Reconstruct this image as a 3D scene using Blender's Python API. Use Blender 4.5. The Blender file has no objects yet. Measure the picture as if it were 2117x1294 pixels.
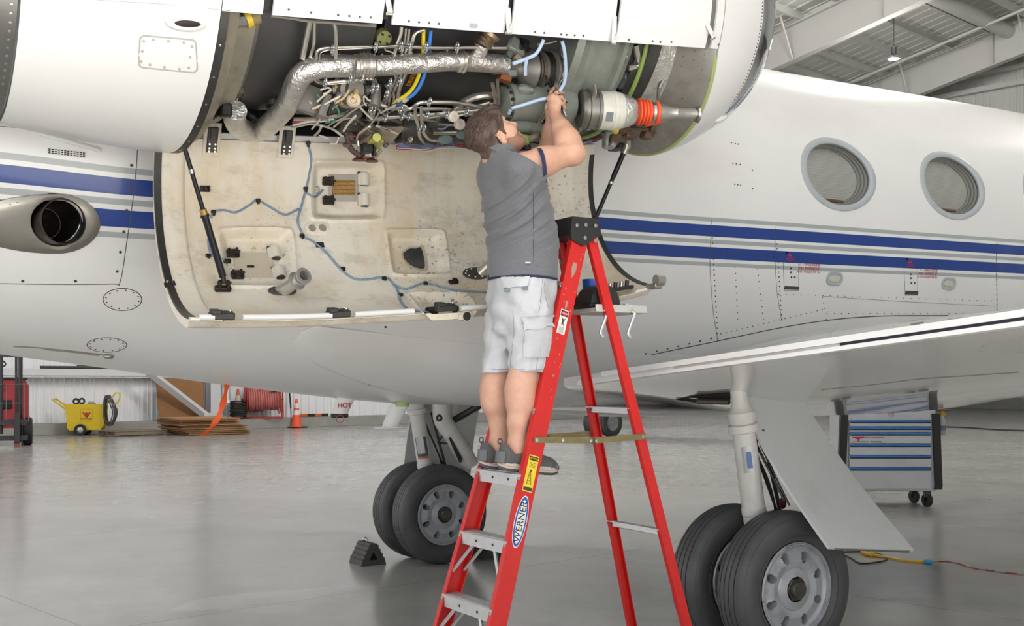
import bpy, math, random
import numpy as np
from mathutils import Vector, Matrix, Euler
random.seed(7)
SC = bpy.context.scene
COL = SC.collection
pi = math.pi
# ------------------------------------------------------------------ camera model (metres; x = nose, -y = starboard, z = up)
FPX = 2400.0; TH = math.radians(31.0); CAM = np.array([-4.6, -7.06, 1.58]); HORIZ = 787.0
FWD = np.array([math.sin(TH), math.cos(TH), 0.0]); RGT = np.array([math.cos(TH), -math.sin(TH), 0.0])
def ray(u, v): return FWD + RGT*(u-1058.5)/FPX + np.array([0, 0, 1.0])*(HORIZ-v)/FPX
def aty(u, v, y): d = ray(u, v); return CAM + d*((y-CAM[1])/d[1])
def atx(u, v, x): d = ray(u, v); return CAM + d*((x-CAM[0])/d[0])
def atz(u, v, z=0.0): d = ray(u, v); return CAM + d*((z-CAM[2])/d[2])
def atd(u, v, Z): return CAM + ray(u, v)*Z
V3 = lambda p: np.array(p, float)
def nrm(v):
    v = np.array(v, float); n = np.linalg.norm(v); return v/n if n > 1e-12 else v
def frame(d):
    d = nrm(d); a = np.array([0, 0, 1.0]) if abs(d[2]) < .9 else np.array([1.0, 0, 0])
    u = nrm(np.cross(a, d)); w = np.cross(d, u); return u, w, d
def smooth_path(pts, n=6):
    P = [V3(p) for p in pts]
    if len(P) < 3 or n <= 1: return P
    P = [2*P[0]-P[1]] + P + [2*P[-1]-P[-2]]; out = []
    for i in range(1, len(P)-2):
        for k in range(n):
            t = k/n; a, b, c, d = P[i-1:i+3]
            out.append(.5*((2*b)+(-a+c)*t+(2*a-5*b+4*c-d)*t*t+(-a+3*b-3*c+d)*t**3))
    out.append(P[-2]); return out
def round_path(pts, r, n=5):
    """polyline with its corners rounded by radius r: like a bent pipe"""
    P = [V3(p) for p in pts]; out = [P[0]]
    for i in range(1, len(P)-1):
        a, b, c = P[i-1], P[i], P[i+1]
        la, lc = np.linalg.norm(a-b), np.linalg.norm(c-b); rr = min(r, la*.48, lc*.48)
        p, q = b+nrm(a-b)*rr, b+nrm(c-b)*rr
        for k in range(n+1):
            t = k/n; out.append((1-t)**2*p+2*t*(1-t)*b+t*t*q)
    out.append(P[-1]); return out
class MB:
    def __init__(s): s.v = []; s.f = []; s.m = []; s.mi = 0; s.uv = None
    def add(s, vs, fs):
        o = len(s.v); s.v += [tuple(map(float, v)) for v in vs]
        for f in fs: s.f.append(tuple(i+o for i in f)); s.m.append(s.mi)
        return s
    def box(s, c, d, R=None, bev=0.0):
        c = V3(c); h = V3(d)/2
        if R is None: R = np.eye(3)
        elif not isinstance(R, np.ndarray): R = np.array(R)
        b = min(bev, *(h*.98)) if bev > 0 else 0
        vs = []; idx = {}
        if b == 0:
            for x in (-1, 1):
                for y in (-1, 1):
                    for z in (-1, 1): vs.append(c+R@(h*np.array([x, y, z])))
            return s.add(vs, [(0, 1, 3, 2), (4, 6, 7, 5), (0, 4, 5, 1), (2, 3, 7, 6), (0, 2, 6, 4), (1, 5, 7, 3)])
        fs = []
        for x in (-1, 1):
            for y in (-1, 1):
                for z in (-1, 1):
                    q = np.array([x, y, z])
                    for a in range(3):
                        p = q*(h-b); p[a] = q[a]*h[a]; idx[x, y, z, a] = len(vs); vs.append(c+R@p)
        S = (-1, 1)
        for a in range(3):
            b1, c1 = (a+1) % 3, (a+2) % 3
            for sg in S:
                loop = []
                for (p, q) in ((-1, -1), (1, -1), (1, 1), (-1, 1)):
                    k = [0, 0, 0]; k[a] = sg; k[b1] = p; k[c1] = q; loop.append(idx[k[0], k[1], k[2], a])
                fs.append(tuple(loop if sg > 0 else loop[::-1]))
        for a in range(3):
            b1, c1 = (a+1) % 3, (a+2) % 3
            for p in S:
                for q in S:
                    L = []
                    for sg in S:
                        k = [0, 0, 0]; k[a] = sg; k[b1] = p; k[c1] = q
                        L.append((idx[k[0], k[1], k[2], b1], idx[k[0], k[1], k[2], c1]))
                    f = (L[0][0], L[1][0], L[1][1], L[0][1])
                    fs.append(f if p*q < 0 else f[::-1])
        for x in S:
            for y in S:
                for z in S:
                    f = tuple(idx[x, y, z, a] for a in range(3)); fs.append(f if x*y*z > 0 else f[::-1])
        return s.add(vs, fs)
    def loft(s, rings, close=True, caps=True, flip=False):
        n = len(rings[0]); vs = [p for r in rings for p in r]; fs = []
        for i in range(len(rings)-1):
            for j in range(n if close else n-1):
                k = (j+1) % n; f = (i*n+j, i*n+k, (i+1)*n+k, (i+1)*n+j); fs.append(f[::-1] if flip else f)
        if caps and close:
            a = tuple(range(n)); b = tuple(range((len(rings)-1)*n, len(rings)*n))
            fs.append(a if flip else a[::-1]); fs.append(b[::-1] if flip else b)
        return s.add(vs, fs)
    def tube(s, path, r, n=10, caps=True):
        P = [V3(p) for p in path]; rs = r if hasattr(r, '__len__') else [r]*len(P)
        if len(P) < 2: return s
        T = [nrm(P[min(i+1, len(P)-1)]-P[max(i-1, 0)]) for i in range(len(P))]
        u, w, _ = frame(T[0]); rings = []
        for i, p in enumerate(P):
            u = nrm(u-T[i]*np.dot(u, T[i])); w = np.cross(T[i], u)
            rings.append([p+rs[i]*(math.cos(2*pi*k/n)*u+math.sin(2*pi*k/n)*w) for k in range(n)])
        return s.loft(rings, caps=caps)
    def cyl(s, a, b, r, r2=None, n=20): return s.tube([a, b], [r, r if r2 is None else r2], n)
    def lathe(s, o, d, prof, n=28, caps=False, a0=0.0, a1=None, up=None):
        """prof: (distance along d, radius) pairs"""
        if up is None: u, w, d = frame(d)
        else:
            d = nrm(d); u = nrm(V3(up)-d*np.dot(V3(up), d)); w = np.cross(d, u)
        o = V3(o); full = a1 is None; m = n if full else n+1
        rings = []
        for (t, r) in prof:
            R = []
            for k in range(m):
                a = 2*pi*k/n if full else a0+(a1-a0)*k/n
                R.append(o+d*t+r*(math.cos(a)*u+math.sin(a)*w))
            rings.append(R)
        return s.loft(rings, close=full, caps=caps)
    def prism(s, pts, ext):
        """planar outline pushed along ext"""
        ext = V3(ext); P = [V3(p) for p in pts]; n = len(P)
        nn = np.zeros(3)
        for i in range(n): nn += np.cross(P[i]-P[0], P[(i+1) % n]-P[0])
        if np.dot(nn, ext) < 0: P = P[::-1]
        vs = P+[p+ext for p in P]
        fs = [tuple(range(n))[::-1], tuple(range(n, 2*n))]+[(i, (i+1) % n, n+(i+1) % n, n+i) for i in range(n)]
        return s.add(vs, fs)
    def ell(s, c, r, n=14, m=9, R=None):
        c = V3(c); r = V3(r) if hasattr(r, '__len__') else V3([r]*3); R = np.eye(3) if R is None else np.array(R); rings = []
        for i in range(m+1):
            a = -pi/2+pi*i/m; q = max(math.cos(a), 1e-3)
            rings.append([c+R@(r*np.array([q*math.cos(2*pi*k/n), q*math.sin(2*pi*k/n), math.sin(a)])) for k in range(n)])
        return s.loft(rings)
    def torus(s, c, d, R, r, n=28, m=8):
        u, w, d = frame(d); c = V3(c); rings = []
        for i in range(n+1):
            a = 2*pi*i/n; e = math.cos(a)*u+math.sin(a)*w
            rings.append([c+e*(R+r*math.cos(2*pi*k/m))+d*r*math.sin(2*pi*k/m) for k in range(m)])
        return s.loft(rings, caps=False, flip=True)
    def shell(s, grid, th, nfn=None):
        """grid[i][j] points -> sheet with thickness th (pushed along the normal)"""
        G = np.array(grid, float); ni, nj = G.shape[:2]
        du = np.gradient(G, axis=0); dv = np.gradient(G, axis=1); N = np.cross(du, dv)
        N /= np.maximum(np.linalg.norm(N, axis=2, keepdims=True), 1e-9)
        B = G+N*th; vs = list(G.reshape(-1, 3))+list(B.reshape(-1, 3)); fs = []; o = ni*nj
        for i in range(ni-1):
            for j in range(nj-1):
                a, b, c, d = i*nj+j, i*nj+j+1, (i+1)*nj+j+1, (i+1)*nj+j
                fs.append((a, b, c, d)); fs.append((o+d, o+c, o+b, o+a))
        bd = [i*nj for i in range(ni)]+[(ni-1)*nj+j for j in range(1, nj)]+[i*nj+nj-1 for i in range(ni-2, -1, -1)]+[j for j in range(nj-2, 0, -1)]
        for k in range(len(bd)):
            a, b = bd[k], bd[(k+1) % len(bd)]; fs.append((a, o+a, o+b, b)) 
        return s.add(vs, fs)
PINV = {}
def setp(o, parent):
    if parent is not None:
        o.parent = parent
        o.matrix_parent_inverse = PINV.get(parent.name, Matrix.Identity(4))
FOLDN = ('seams', 'screws', 'rivets', 'fasteners', 'bolts', 'pins', 'ribs', 'bars', 'grommets', 'roller_pin', 'marks')
FOLDS = {}
def build(name, mb, mats, parent=None, smooth=True, ang=38, **props):
    if parent is not None and parent.type == 'MESH' and name.endswith(FOLDN):
        FOLDS.setdefault(parent.name, (parent, []))[1].append((mb, mats)); return None
    me = bpy.data.meshes.new(name); me.from_pydata(mb.v, [], mb.f)
    ms = mats if isinstance(mats, (list, tuple)) else [mats]
    for m in ms: me.materials.append(m)
    if len(ms) > 1: me.polygons.foreach_set('material_index', mb.m)
    me.validate(); me.update()
    if smooth:
        me.polygons.foreach_set('use_smooth', [True]*len(me.polygons))
        try: me.set_sharp_from_angle(angle=math.radians(ang))
        except Exception: pass
    o = bpy.data.objects.new(name, me); COL.objects.link(o); setp(o, parent)
    for k, v in props.items(): o[k] = v
    return o
def thing(name, label, cat, loc=(0, 0, 0), group=None):
    o = bpy.data.objects.new(name, None); COL.objects.link(o); o.location = [float(q) for q in loc]
    o.empty_display_size = .2
    PINV[o.name] = Matrix.Translation([-float(q) for q in loc])
    o['label'] = label; o['category'] = cat
    if group: o['group'] = group
    return o
def fold_all():
    """surface pattern (screws, seams, bolts) becomes part of the mesh it sits on"""
    for o, items in FOLDS.values():
        me = o.data; nv, npoly, nl = len(me.vertices), len(me.polygons), len(me.loops)
        vs = []; fs = []; mi = []
        for mb, m in items:
            me.materials.append(m); k = len(me.materials)-1; o0 = nv+len(vs); vs += mb.v; fs += [tuple(i+o0 for i in f) for f in mb.f]; mi += [k]*len(mb.f)
        me.vertices.add(len(vs)); co = np.zeros((nv+len(vs))*3); me.vertices.foreach_get('co', co); co = co.reshape(-1, 3); co[nv:] = np.array(vs); me.vertices.foreach_set('co', co.ravel())
        tot = [len(f) for f in fs]; me.loops.add(sum(tot)); me.polygons.add(len(fs))
        vi = np.zeros(nl+sum(tot), dtype=np.int32); me.loops.foreach_get('vertex_index', vi); vi[nl:] = [i for f in fs for i in f]; me.loops.foreach_set('vertex_index', vi)
        ls = np.zeros(npoly+len(fs), dtype=np.int32); me.polygons.foreach_get('loop_start', ls); ls[npoly:] = nl+np.concatenate([[0], np.cumsum(tot)[:-1]]); me.polygons.foreach_set('loop_start', ls)
        a = np.zeros(npoly+len(fs), dtype=np.int32); me.polygons.foreach_get('material_index', a); a[npoly:] = mi; me.polygons.foreach_set('material_index', a)
        me.update(calc_edges=True); me.validate(); me.polygons.foreach_set('use_smooth', [True]*len(me.polygons)); me.set_sharp_from_angle(angle=math.radians(33))
def tag(o, label, cat, group=None):
    o['label'] = label; o['category'] = cat
    if group: o['group'] = group
    return o
def struct(name, mb, mat, **k):
    o = build(name, mb, mat, **k); o['kind'] = 'structure'; return o
def text_obj(name, body, size, origin, xdir, ydir, mat, parent, ext=.001, align='CENTER'):
    """lettering as a real mesh: x along xdir, letters up along ydir"""
    cu = bpy.data.curves.new(name, 'FONT'); cu.body = body; cu.size = size; cu.extrude = ext; cu.align_x = align; cu.align_y = 'CENTER'
    cu.resolution_u = 3
    tmp = bpy.data.objects.new(name+'_src', cu); COL.objects.link(tmp)
    dg = bpy.context.evaluated_depsgraph_get(); me = bpy.data.meshes.new_from_object(tmp.evaluated_get(dg))
    bpy.data.objects.remove(tmp); bpy.data.curves.remove(cu)
    X = nrm(xdir); Y = nrm(V3(ydir)-X*np.dot(X, ydir)); Z = np.cross(X, Y)
    M = Matrix([[X[0], Y[0], Z[0], origin[0]], [X[1], Y[1], Z[1], origin[1]], [X[2], Y[2], Z[2], origin[2]], [0, 0, 0, 1]])
    me.transform(M); me.materials.clear(); me.materials.append(mat); me.name = name
    o = bpy.data.objects.new(name, me); COL.objects.link(o); setp(o, parent); return o
def rotx(a): c, s = math.cos(a), math.sin(a); return np.array([[1, 0, 0], [0, c, -s], [0, s, c]])
def roty(a): c, s = math.cos(a), math.sin(a); return np.array([[c, 0, s], [0, 1, 0], [-s, 0, c]])
def rotz(a): c, s = math.cos(a), math.sin(a); return np.array([[c, -s, 0], [s, c, 0], [0, 0, 1]])
# ------------------------------------------------------------------ materials
def lin(c): return tuple((x/12.92 if x <= .04045 else ((x+.055)/1.055)**2.4) for x in c)
class NT:
    def __init__(s, name):
        s.m = bpy.data.materials.new(name); s.m.use_nodes = True; s.t = s.m.node_tree; s.b = s.t.nodes['Principled BSDF']
        s.co = None
    def n(s, typ, **k):
        q = s.t.nodes.new(typ)
        for a, b in k.items(): setattr(q, a, b)
        return q
    def l(s, a, b): s.t.links.new(a, b)
    def obj(s):
        if s.co is None: s.co = s.n('ShaderNodeTexCoord').outputs['Object']
        return s.co
    def math(s, op, a, b=None, c=None):
        q = s.n('ShaderNodeMath', operation=op)
        for i, x in enumerate((a, b, c)):
            if x is None: continue
            if isinstance(x, (int, float)): q.inputs[i].default_value = x
            else: s.l(x, q.inputs[i])
        return q.outputs[0]
    def noise(s, scale, detail=3, rough=.55, vec=None, stretch=None):
        v = vec if vec is not None else s.obj()
        if stretch:
            mp = s.n('ShaderNodeMapping'); mp.inputs['Scale'].default_value = stretch; s.l(v, mp.inputs[0]); v = mp.outputs[0]
        q = s.n('ShaderNodeTexNoise'); q.inputs['Scale'].default_value = scale; q.inputs['Detail'].default_value = detail; q.inputs['Roughness'].default_value = rough
        s.l(v, q.inputs['Vector']); return q.outputs[0]
    def ramp(s, x, stops, interp='LINEAR'):
        q = s.n('ShaderNodeValToRGB'); r = q.color_ramp; r.interpolation = interp
        while len(r.elements) < len(stops): r.elements.new(.5)
        for e, (p, c) in zip(r.elements, stops): e.position = p; e.color = (*c, 1) if len(c) == 3 else c
        s.l(x, q.inputs[0]); return q.outputs[0]
    def mix(s, f, a, b):
        q = s.n('ShaderNodeMix', data_type='RGBA')
        for i, x in ((0, f), (6, a), (7, b)):
            if isinstance(x, (int, float)): q.inputs[i].default_value = x
            elif isinstance(x, tuple): q.inputs[i].default_value = (*x, 1)
            else: s.l(x, q.inputs[i])
        return q.outputs[2]
    def bump(s, h, strength=.3, dist=.01):
        q = s.n('ShaderNodeBump'); q.inputs['Strength'].default_value = strength; q.inputs['Distance'].default_value = dist
        s.l(h, q.inputs['Height']); s.l(q.outputs[0], s.b.inputs['Normal'])
    def set(s, **k):
        for a, x in k.items():
            i = s.b.inputs[a.replace('_', ' ')]
            if isinstance(x, (int, float)): i.default_value = x
            elif isinstance(x, tuple): i.default_value = (*x, 1)
            else: s.l(x, i)
MC = {}
def M(name, col, rough=.5, metal=0.0, var=0.0, scale=6.0, bump=0.0, bscale=60.0, bdist=.004, coat=0.0, stretch=None, dirt=None, dscale=3.0, damt=.5, spec=None, srgb=True):
    """plain procedural material: colour with noise variation, optional dirt colour, optional bump"""
    if name in MC: return MC[name]
    t = NT(name); c = lin(col) if srgb else col
    base = c
    if var > 0:
        nz = t.noise(scale, 4, .6, stretch=stretch)
        base = t.ramp(nz, [(.3, tuple(max(0, x*(1-var)) for x in c)), (.7, tuple(min(1, x*(1+var)) for x in c))])
    if dirt is not None:
        dz = t.noise(dscale, 6, .65, stretch=stretch); f = t.ramp(dz, [(.52, (0, 0, 0)), (.75, (damt,)*3)])
        base = t.mix(f, base, lin(dirt))
    t.set(Base_Color=base, Roughness=rough, Metallic=metal)
    if coat: t.set(Coat_Weight=coat, Coat_Roughness=.08)
    if spec is not None: t.b.inputs['Specular IOR Level'].default_value = spec
    if bump > 0: t.bump(t.noise(bscale, 4, .6, stretch=stretch), bump, bdist)
    MC[name] = t.m; return t.m
# ================================================================== hangar shell
HP = np.array([.764, 29.216, 0.0]); HE1 = np.array([.97831, .20716, 0.0]); HE2 = np.array([-.20716, .97831, 0.0])
def hp(a, d, z=0.0): return HP+HE1*a-HE2*d+np.array([0, 0, z])
HR = np.array([HE1, -HE2, [0, 0, 1]]).T      # local (a, d, z) -> world
HR[:, 1] = -HE2
def hbox(mb, a, d, z, sa, sd, sz, bev=0):
    R = np.stack([HE1, HE2, np.array([0, 0, 1.0])], axis=1)
    return mb.box(hp(a, d, z), (sa, sd, sz), R, bev)
def mat_floor():
    t = NT('polished_concrete'); o = t.obj()
    n1 = t.noise(.35, 5, .6); n2 = t.noise(2.2, 6, .65); n3 = t.noise(14, 4, .6)
    base = t.ramp(n1, [(.3, lin((.605, .60, .59))), (.7, lin((.685, .68, .67)))])
    base = t.mix(t.ramp(n2, [(.42, (0, 0, 0)), (.8, (.5,)*3)]), base, lin((.51, .505, .495)))
    base = t.mix(t.ramp(n3, [(.5, (0, 0, 0)), (.9, (.25,)*3)]), base, lin((.70, .695, .685)))
    mp = t.n('ShaderNodeMapping'); mp.inputs['Rotation'].default_value = (0, 0, -math.atan2(HE1[1], HE1[0])); mp.inputs['Location'].default_value = (.6, 1.1, 0); t.l(o, mp.inputs[0])
    sx = t.n('ShaderNodeSeparateXYZ'); t.l(mp.outputs[0], sx.inputs[0])
    ds = []
    for ax in (0, 1):
        f = t.math('FRACT', t.math('DIVIDE', sx.outputs[ax], 4.6)); d = t.math('MULTIPLY', t.math('ABSOLUTE', t.math('SUBTRACT', f, .5)), 4.6); ds.append(d)
    j = t.math('LESS_THAN', t.math('MINIMUM', ds[0], ds[1]), .006)
    base = t.mix(t.math('MULTIPLY', j, .55), base, lin((.41, .40, .39)))
    # pale dried spill near the ladder
    vd = t.n('ShaderNodeVectorMath', operation='SUBTRACT'); t.l(o, vd.inputs[0]); sp = atz(560, 1235); vd.inputs[1].default_value = (sp[0], sp[1], 0)
    mq = t.n('ShaderNodeMapping'); mq.inputs['Rotation'].default_value = (0, 0, .35); mq.inputs['Scale'].default_value = (.95, 2.6, 1); t.l(vd.outputs[0], mq.inputs[0])
    ln = t.n('ShaderNodeVectorMath', operation='LENGTH'); t.l(mq.outputs[0], ln.inputs[0])
    k = t.math('ADD', ln.outputs[1], t.math('MULTIPLY', t.noise(1.7, 5, .6), 1.3))
    base = t.mix(t.ramp(k, [(.0, (.4,)*3), (.55, (.4,)*3), (.62, (0, 0, 0))]) if False else t.ramp(t.math('DIVIDE', k, 2.0), [(.62, (.34,)*3), (.66, (0, 0, 0))]), base, lin((.76, .76, .755)))
    rg = t.ramp(n2, [(.3, (.13,)*3), (.75, (.27,)*3)])
    t.set(Base_Color=base, Roughness=rg); t.b.inputs['Specular IOR Level'].default_value = .55
    return t.m
M_floor = mat_floor()
M_wall = M('white_wall_sheet', (.92, .92, .93), .5, var=.02, scale=.6)
M_wall2 = M('grey_white_steel', (.73, .73, .715), .5, var=.03, scale=.4)
M_deck = M('roof_deck', (.84, .84, .82), .55, var=.03, scale=.5)
M_purl = M('purlin_paint', (.78, .785, .77), .5)
M_curb = M('curb_concrete', (.60, .595, .575), .8, var=.08, scale=2.5, bump=.2, bscale=25, dirt=(.45, .44, .42), dscale=1.2)
mb = MB(); mb.box((15, 10, -.1), (190, 150, .2)); struct('floor', mb, M_floor, smooth=False)
def corr_wall(name, a0, a1, z0, z1, fn, per=.305, dep=.04, mat=None):
    mb = MB(); prof = []; a = a0
    while a < a1:
        for q, h in ((0, 0), (.30, 0), (.36, .35), (.42, .35), (.48, 0), (.70, 0), (.76, 1), (.90, 1), (.96, 0)): prof.append((a+q*per, h*dep))
        a += per
    b = [fn(p, h, z0) for p, h in prof]; c = [fn(p, h, z1) for p, h in prof]; n = len(prof)
    bb = [fn(p, -.05, z0) for p, h in prof]; cc = [fn(p, -.05, z1) for p, h in prof]
    fs = [(i, i+1, n+i+1, n+i) for i in range(n-1)]+[(3*n+i, 3*n+i+1, 2*n+i+1, 2*n+i) for i in range(n-1)]
    fs += [(0, n, 3*n, 2*n), (n-1, 3*n-1, 4*n-1, 2*n-1)]+[(n+i, n+i+1, 3*n+i+1, 3*n+i) for i in range(n-1)]+[(i+1, i, 2*n+i, 2*n+i+1) for i in range(n-1)]
    mb.add(b+c+bb+cc, fs)
    return struct(name, mb, mat or M_wall, smooth=False)
corr_wall('wall_back', -30, 51.6, .30, 14.2, lambda p, h, z: hp(p, h, z))
corr_wall('wall_right', -.3, 46, .30, 27, lambda p, h, z: hp(51.6-h, p, z), mat=M_wall2)
corr_wall('wall_front_light_block', -9, 51.6, 0, 22, lambda p, h, z: hp(p, 46.0-h, z), mat=M_wall2)  # unseen wall, added to hold skylight off the forward fuselage
corr_wall('wall_partition', -.3, 46, 6.0, 24, lambda p, h, z: hp(38.2-h, p, z), mat=M_wall2)
mb = MB()
for z in (7.5, 10.7, 13.0, 14.6, 15.3, 17.6, 20.2): hbox(mb, 37.95, 22.9, z, .22, 46, .22)
struct('wall_girt_partition', mb, M_wall2, smooth=False)
mb = MB(); hbox(mb, 10.8, .32, .165, 81.5, .76, .33, .01); struct('trim_1', mb, M_curb)
mb = MB(); hbox(mb, 51.42, 22.8, .3, .36, 46, .6, .01); struct('trim_2', mb, M_curb)
# girts along the walls
mb = MB()
for z in (1.83, 4.3, 6.8, 9.3, 11.7): hbox(mb, 10.8, .28, z, 81.5, .2, .2); hbox(mb, 10.8, .2, z-.14, 81.5, .3, .03)
struct('wall_girt_back', mb, M('girt_white', (.83, .83, .84), .45), smooth=False)
mb = MB()
for z in (4.3, 7.5, 10.7, 13.9, 15.9, 17.9, 20.2): hbox(mb, 51.3, 22.9, z, .22, 46, .3)
struct('wall_girt_right', mb, M_wall2, smooth=False)
# columns with bases; the diagonal brace
def ibeam_col(a, name='wall_column', d=.55, h=12.6):
    mb = MB(); hbox(mb, a, d, h/2, .34, .03, h); hbox(mb, a, d-.3, h/2, .34, .03, h); hbox(mb, a, d-.15, h/2, .02, .3, h); hbox(mb, a, d-.15, .02, .5, .45, .04)
    return struct(name, mb, M('column_white', (.80, .80, .81), .4), smooth=False)
for a in (5.7, 16.2, 26.4, 35.5, -3.6, -13): ibeam_col(a)
def onwall(u, v, d): r = ray(u, v); t_ = ((HP-HE2*d-CAM)@HE2)/(r@HE2); return CAM+r*t_
mb = MB(); A = onwall(304, 766, .95); B = onwall(428, 861, .95); mb.tube([A, B], .13, 4); mb.box(B+V3((0, 0, -.06)), (.34, .3, .34), HR)
struct('wall_brace', mb, M('column_white', (.80, .80, .81), .4), smooth=False)
# roof: slope rises from the back wall towards the door
SLOPE = .19; RZ = lambda d: 12.5+SLOPE*d
D1 = 48.0
mb = MB()
mb.add([hp(a, d, RZ(d)+1.78+e) for e in (0, .12) for (a, d) in ((-30, -.3), (51.8, -.3), (51.8, D1), (-30, D1))], [(3, 2, 1, 0), (4, 5, 6, 7), (0, 1, 5, 4), (1, 2, 6, 5), (2, 3, 7, 6), (3, 0, 4, 7)])
a = -30
k = 0
while a < 51.8:     # ribs of the steel deck
    mb.prism([hp(a, 0, RZ(0)+1.78), hp(a+.12, 0, RZ(0)+1.78), hp(a+.10, 0, RZ(0)+1.735), hp(a+.02, 0, RZ(0)+1.735)], hp(0, D1, RZ(D1))-hp(0, 0, RZ(0))); a += .6
struct('ceiling', mb, M_deck, smooth=False)
def rafter(a, nm):
    mb = MB()
    for o, w, h in ((0, .36, .05), (1.38, .36, .05)):
        P = [hp(a-w/2, 0, RZ(0)+o), hp(a+w/2, 0, RZ(0)+o), hp(a+w/2, 0, RZ(0)+o+h), hp(a-w/2, 0, RZ(0)+o+h)]
        mb.prism(P, hp(0, D1, RZ(D1))-hp(0, 0, RZ(0)))
    mb.prism([hp(a-.015, 0, RZ(0)), hp(a+.015, 0, RZ(0)), hp(a+.015, 0, RZ(0)+1.4), hp(a-.015, 0, RZ(0)+1.4)], hp(0, D1, RZ(D1))-hp(0, 0, RZ(0)))
    d = 2.0
    while d < D1:
        hbox(mb, a, d, RZ(d)+.71, .34, .02, 1.3); d += 5.2
    d = 3.4
    while d < D1:           # flange braces down from the purlins
        mb.tube([hp(a-.16, d, RZ(d)+.05), hp(a-1.0, d, RZ(d)+1.55)], .045, 6); mb.tube([hp(a+.16, d, RZ(d)+.05), hp(a+1.0, d, RZ(d)+1.55)], .045, 6); d += 5.2
    # haunch towards the column
    mb.prism([hp(a-.012, 0, RZ(0)), hp(a-.012, 0, RZ(0)-2.2), hp(a-.012, 2.4, RZ(2.4))], HE1*.024)
    struct(nm, mb, M_wall2, smooth=False)
for i, a in enumerate((-13, -3.6, 7.0, 16.8, 26.4, 35.5)): rafter(a, 'ceiling_rafter')
mb = MB(); d = .9
while d < D1:
    P = [hp(-30, d-.11, RZ(d)+1.42), hp(-30, d-.11+.02, RZ(d)+1.42), hp(-30, d-.09, RZ(d)+1.76), hp(-30, d+.11, RZ(d)+1.76), hp(-30, d+.11, RZ(d)+1.785), hp(-30, d-.11, RZ(d)+1.785)]
    mb.prism(P, HE1*81.5); hbox(mb, 10.8, d-.04, RZ(d)+1.43, 81.5, .14, .018); d += 1.62
struct('ceiling_purlins', mb, M_purl, smooth=False)
# sprinkler pipe and the big pipe under the roof
mb = MB(); a = 33.2; mb.tube([hp(a, 1, RZ(1)+.95), hp(a, D1, RZ(D1)+.95)], .06, 8)
tag(build('sprinkler_pipe', mb, M_wall2), 'thin white pipe running under the roof beside the far rafter', 'pipe')
mb = MB(); mb.tube([hp(18, 13.0, RZ(13.0)+1.2), hp(50, 13.0, RZ(13.0)+1.2)], .3, 14)
tag(build('roof_pipe', mb, M_wall2), 'wide pale pipe hung just under the roof at top right', 'pipe')
# high-bay lamps
def lamp(p, label, group=None):
    t = thing('high_bay_lamp', label, 'lamp', p, group); x, y, z = p; K = .55
    mb = MB(); mb.cyl((x, y, z+.30*K), (x, y, z+.72*K), .17*K, n=16); mb.lathe((x, y, z+.72*K), (0, 0, 1), [(0, .17*K), (.08*K, .18*K), (.12*K, .10*K), (.14*K, 0.001)], 16); build('ballast_housing', mb, M('ballast_grey', (.30, .30, .30), .4, .6), t)
    mb = MB(); mb.lathe((x, y, z), (0, 0, 1), [(q*K, r*K) for q, r in ((0, .42), (.10, .36), (.24, .22), (.32, .12), (.32, .10), (.24, .20), (.10, .34), (.01, .40), (0, .42))], 24); build('reflector', mb, M('spun_aluminium', (.8, .8, .8), .25, 1.0), t)
    mb = MB(); mb.ell((x, y, z+.16*K), (.09*K, .09*K, .13*K)); em = MC.get('lamp_glow')
    if em is None:
        q = NT('lamp_glow'); q.set(Base_Color=(1.0, 1.0, 1.0)); q.b.inputs['Emission Color'].default_value = (1, .97, .92, 1); q.b.inputs['Emission Strength'].default_value = 12; em = MC['lamp_glow'] = q.m
    build('bulb', mb, em, t)
    mb = MB(); mb.cyl((x, y, z+.84*K), (x, y, z+3.4), .012, n=6); build('hanger', mb, M('dark_hook', (.25, .25, .25), .5, .7), t)
    L = bpy.data.lights.new('high_bay_light', 'POINT'); L.energy = LAMP_W; L.shadow_soft_size = .5; L.color = (1, .97, .93)
    o = bpy.data.objects.new('high_bay_light', L); o.location = (x, y, z-.25); COL.objects.link(o)
    return t
LAMP_W = 350
P = atd(1848, 122, 43.0)
lamp(P, 'silver high bay lamp with black top hanging under the roof')
for (a, d, LAMP_W) in ((14, 13, 1300), (4, 13, 900), (-8, 14, 700), (12, 23, 2400), (19, 32, 2600), (-22, 24, 800)):  # lamps added out of view to brighten floor, walls and roof
    lamp(hp(a, d, RZ(d)-2.2), 'added high bay lamp hanging unseen from the roof to light the hangar', group='added high bay lamps outside the picture')
# ================================================================== the business jet
JET = thing('business_jet', 'white twin engine business jet with blue and grey side stripes and open engine cowl', 'airplane', (0, 0, 0))
def ip(x, tab):
    xs = [a for a, _ in tab]; ys = [b for _, b in tab]
    if x <= xs[0]: return ys[0]
    if x >= xs[-1]: return ys[-1]
    i = max(k for k in range(len(xs)) if xs[k] <= x); i = min(i, len(xs)-2)
    h = [xs[k+1]-xs[k] for k in range(len(xs)-1)]; m = [(ys[k+1]-ys[k])/h[k] for k in range(len(h))]
    def sl(k):
        if k == 0: return m[0]
        if k == len(xs)-1: return m[-1]
        return 0 if m[k-1]*m[k] <= 0 else 2*m[k-1]*m[k]/(m[k-1]+m[k])
    t = (x-xs[i])/h[i]
    return (2*t**3-3*t*t+1)*ys[i]+(t**3-2*t*t+t)*h[i]*sl(i)+(3*t*t-2*t**3)*ys[i+1]+(t**3-t*t)*h[i]*sl(i+1)
T_zc = [(-10, 2.98), (-6, 2.90), (-3.7, 2.83), (1.7, 2.85), (4.8, 2.88), (9, 2.86), (11, 2.72), (12.6, 2.45), (13.3, 2.35)]
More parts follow.
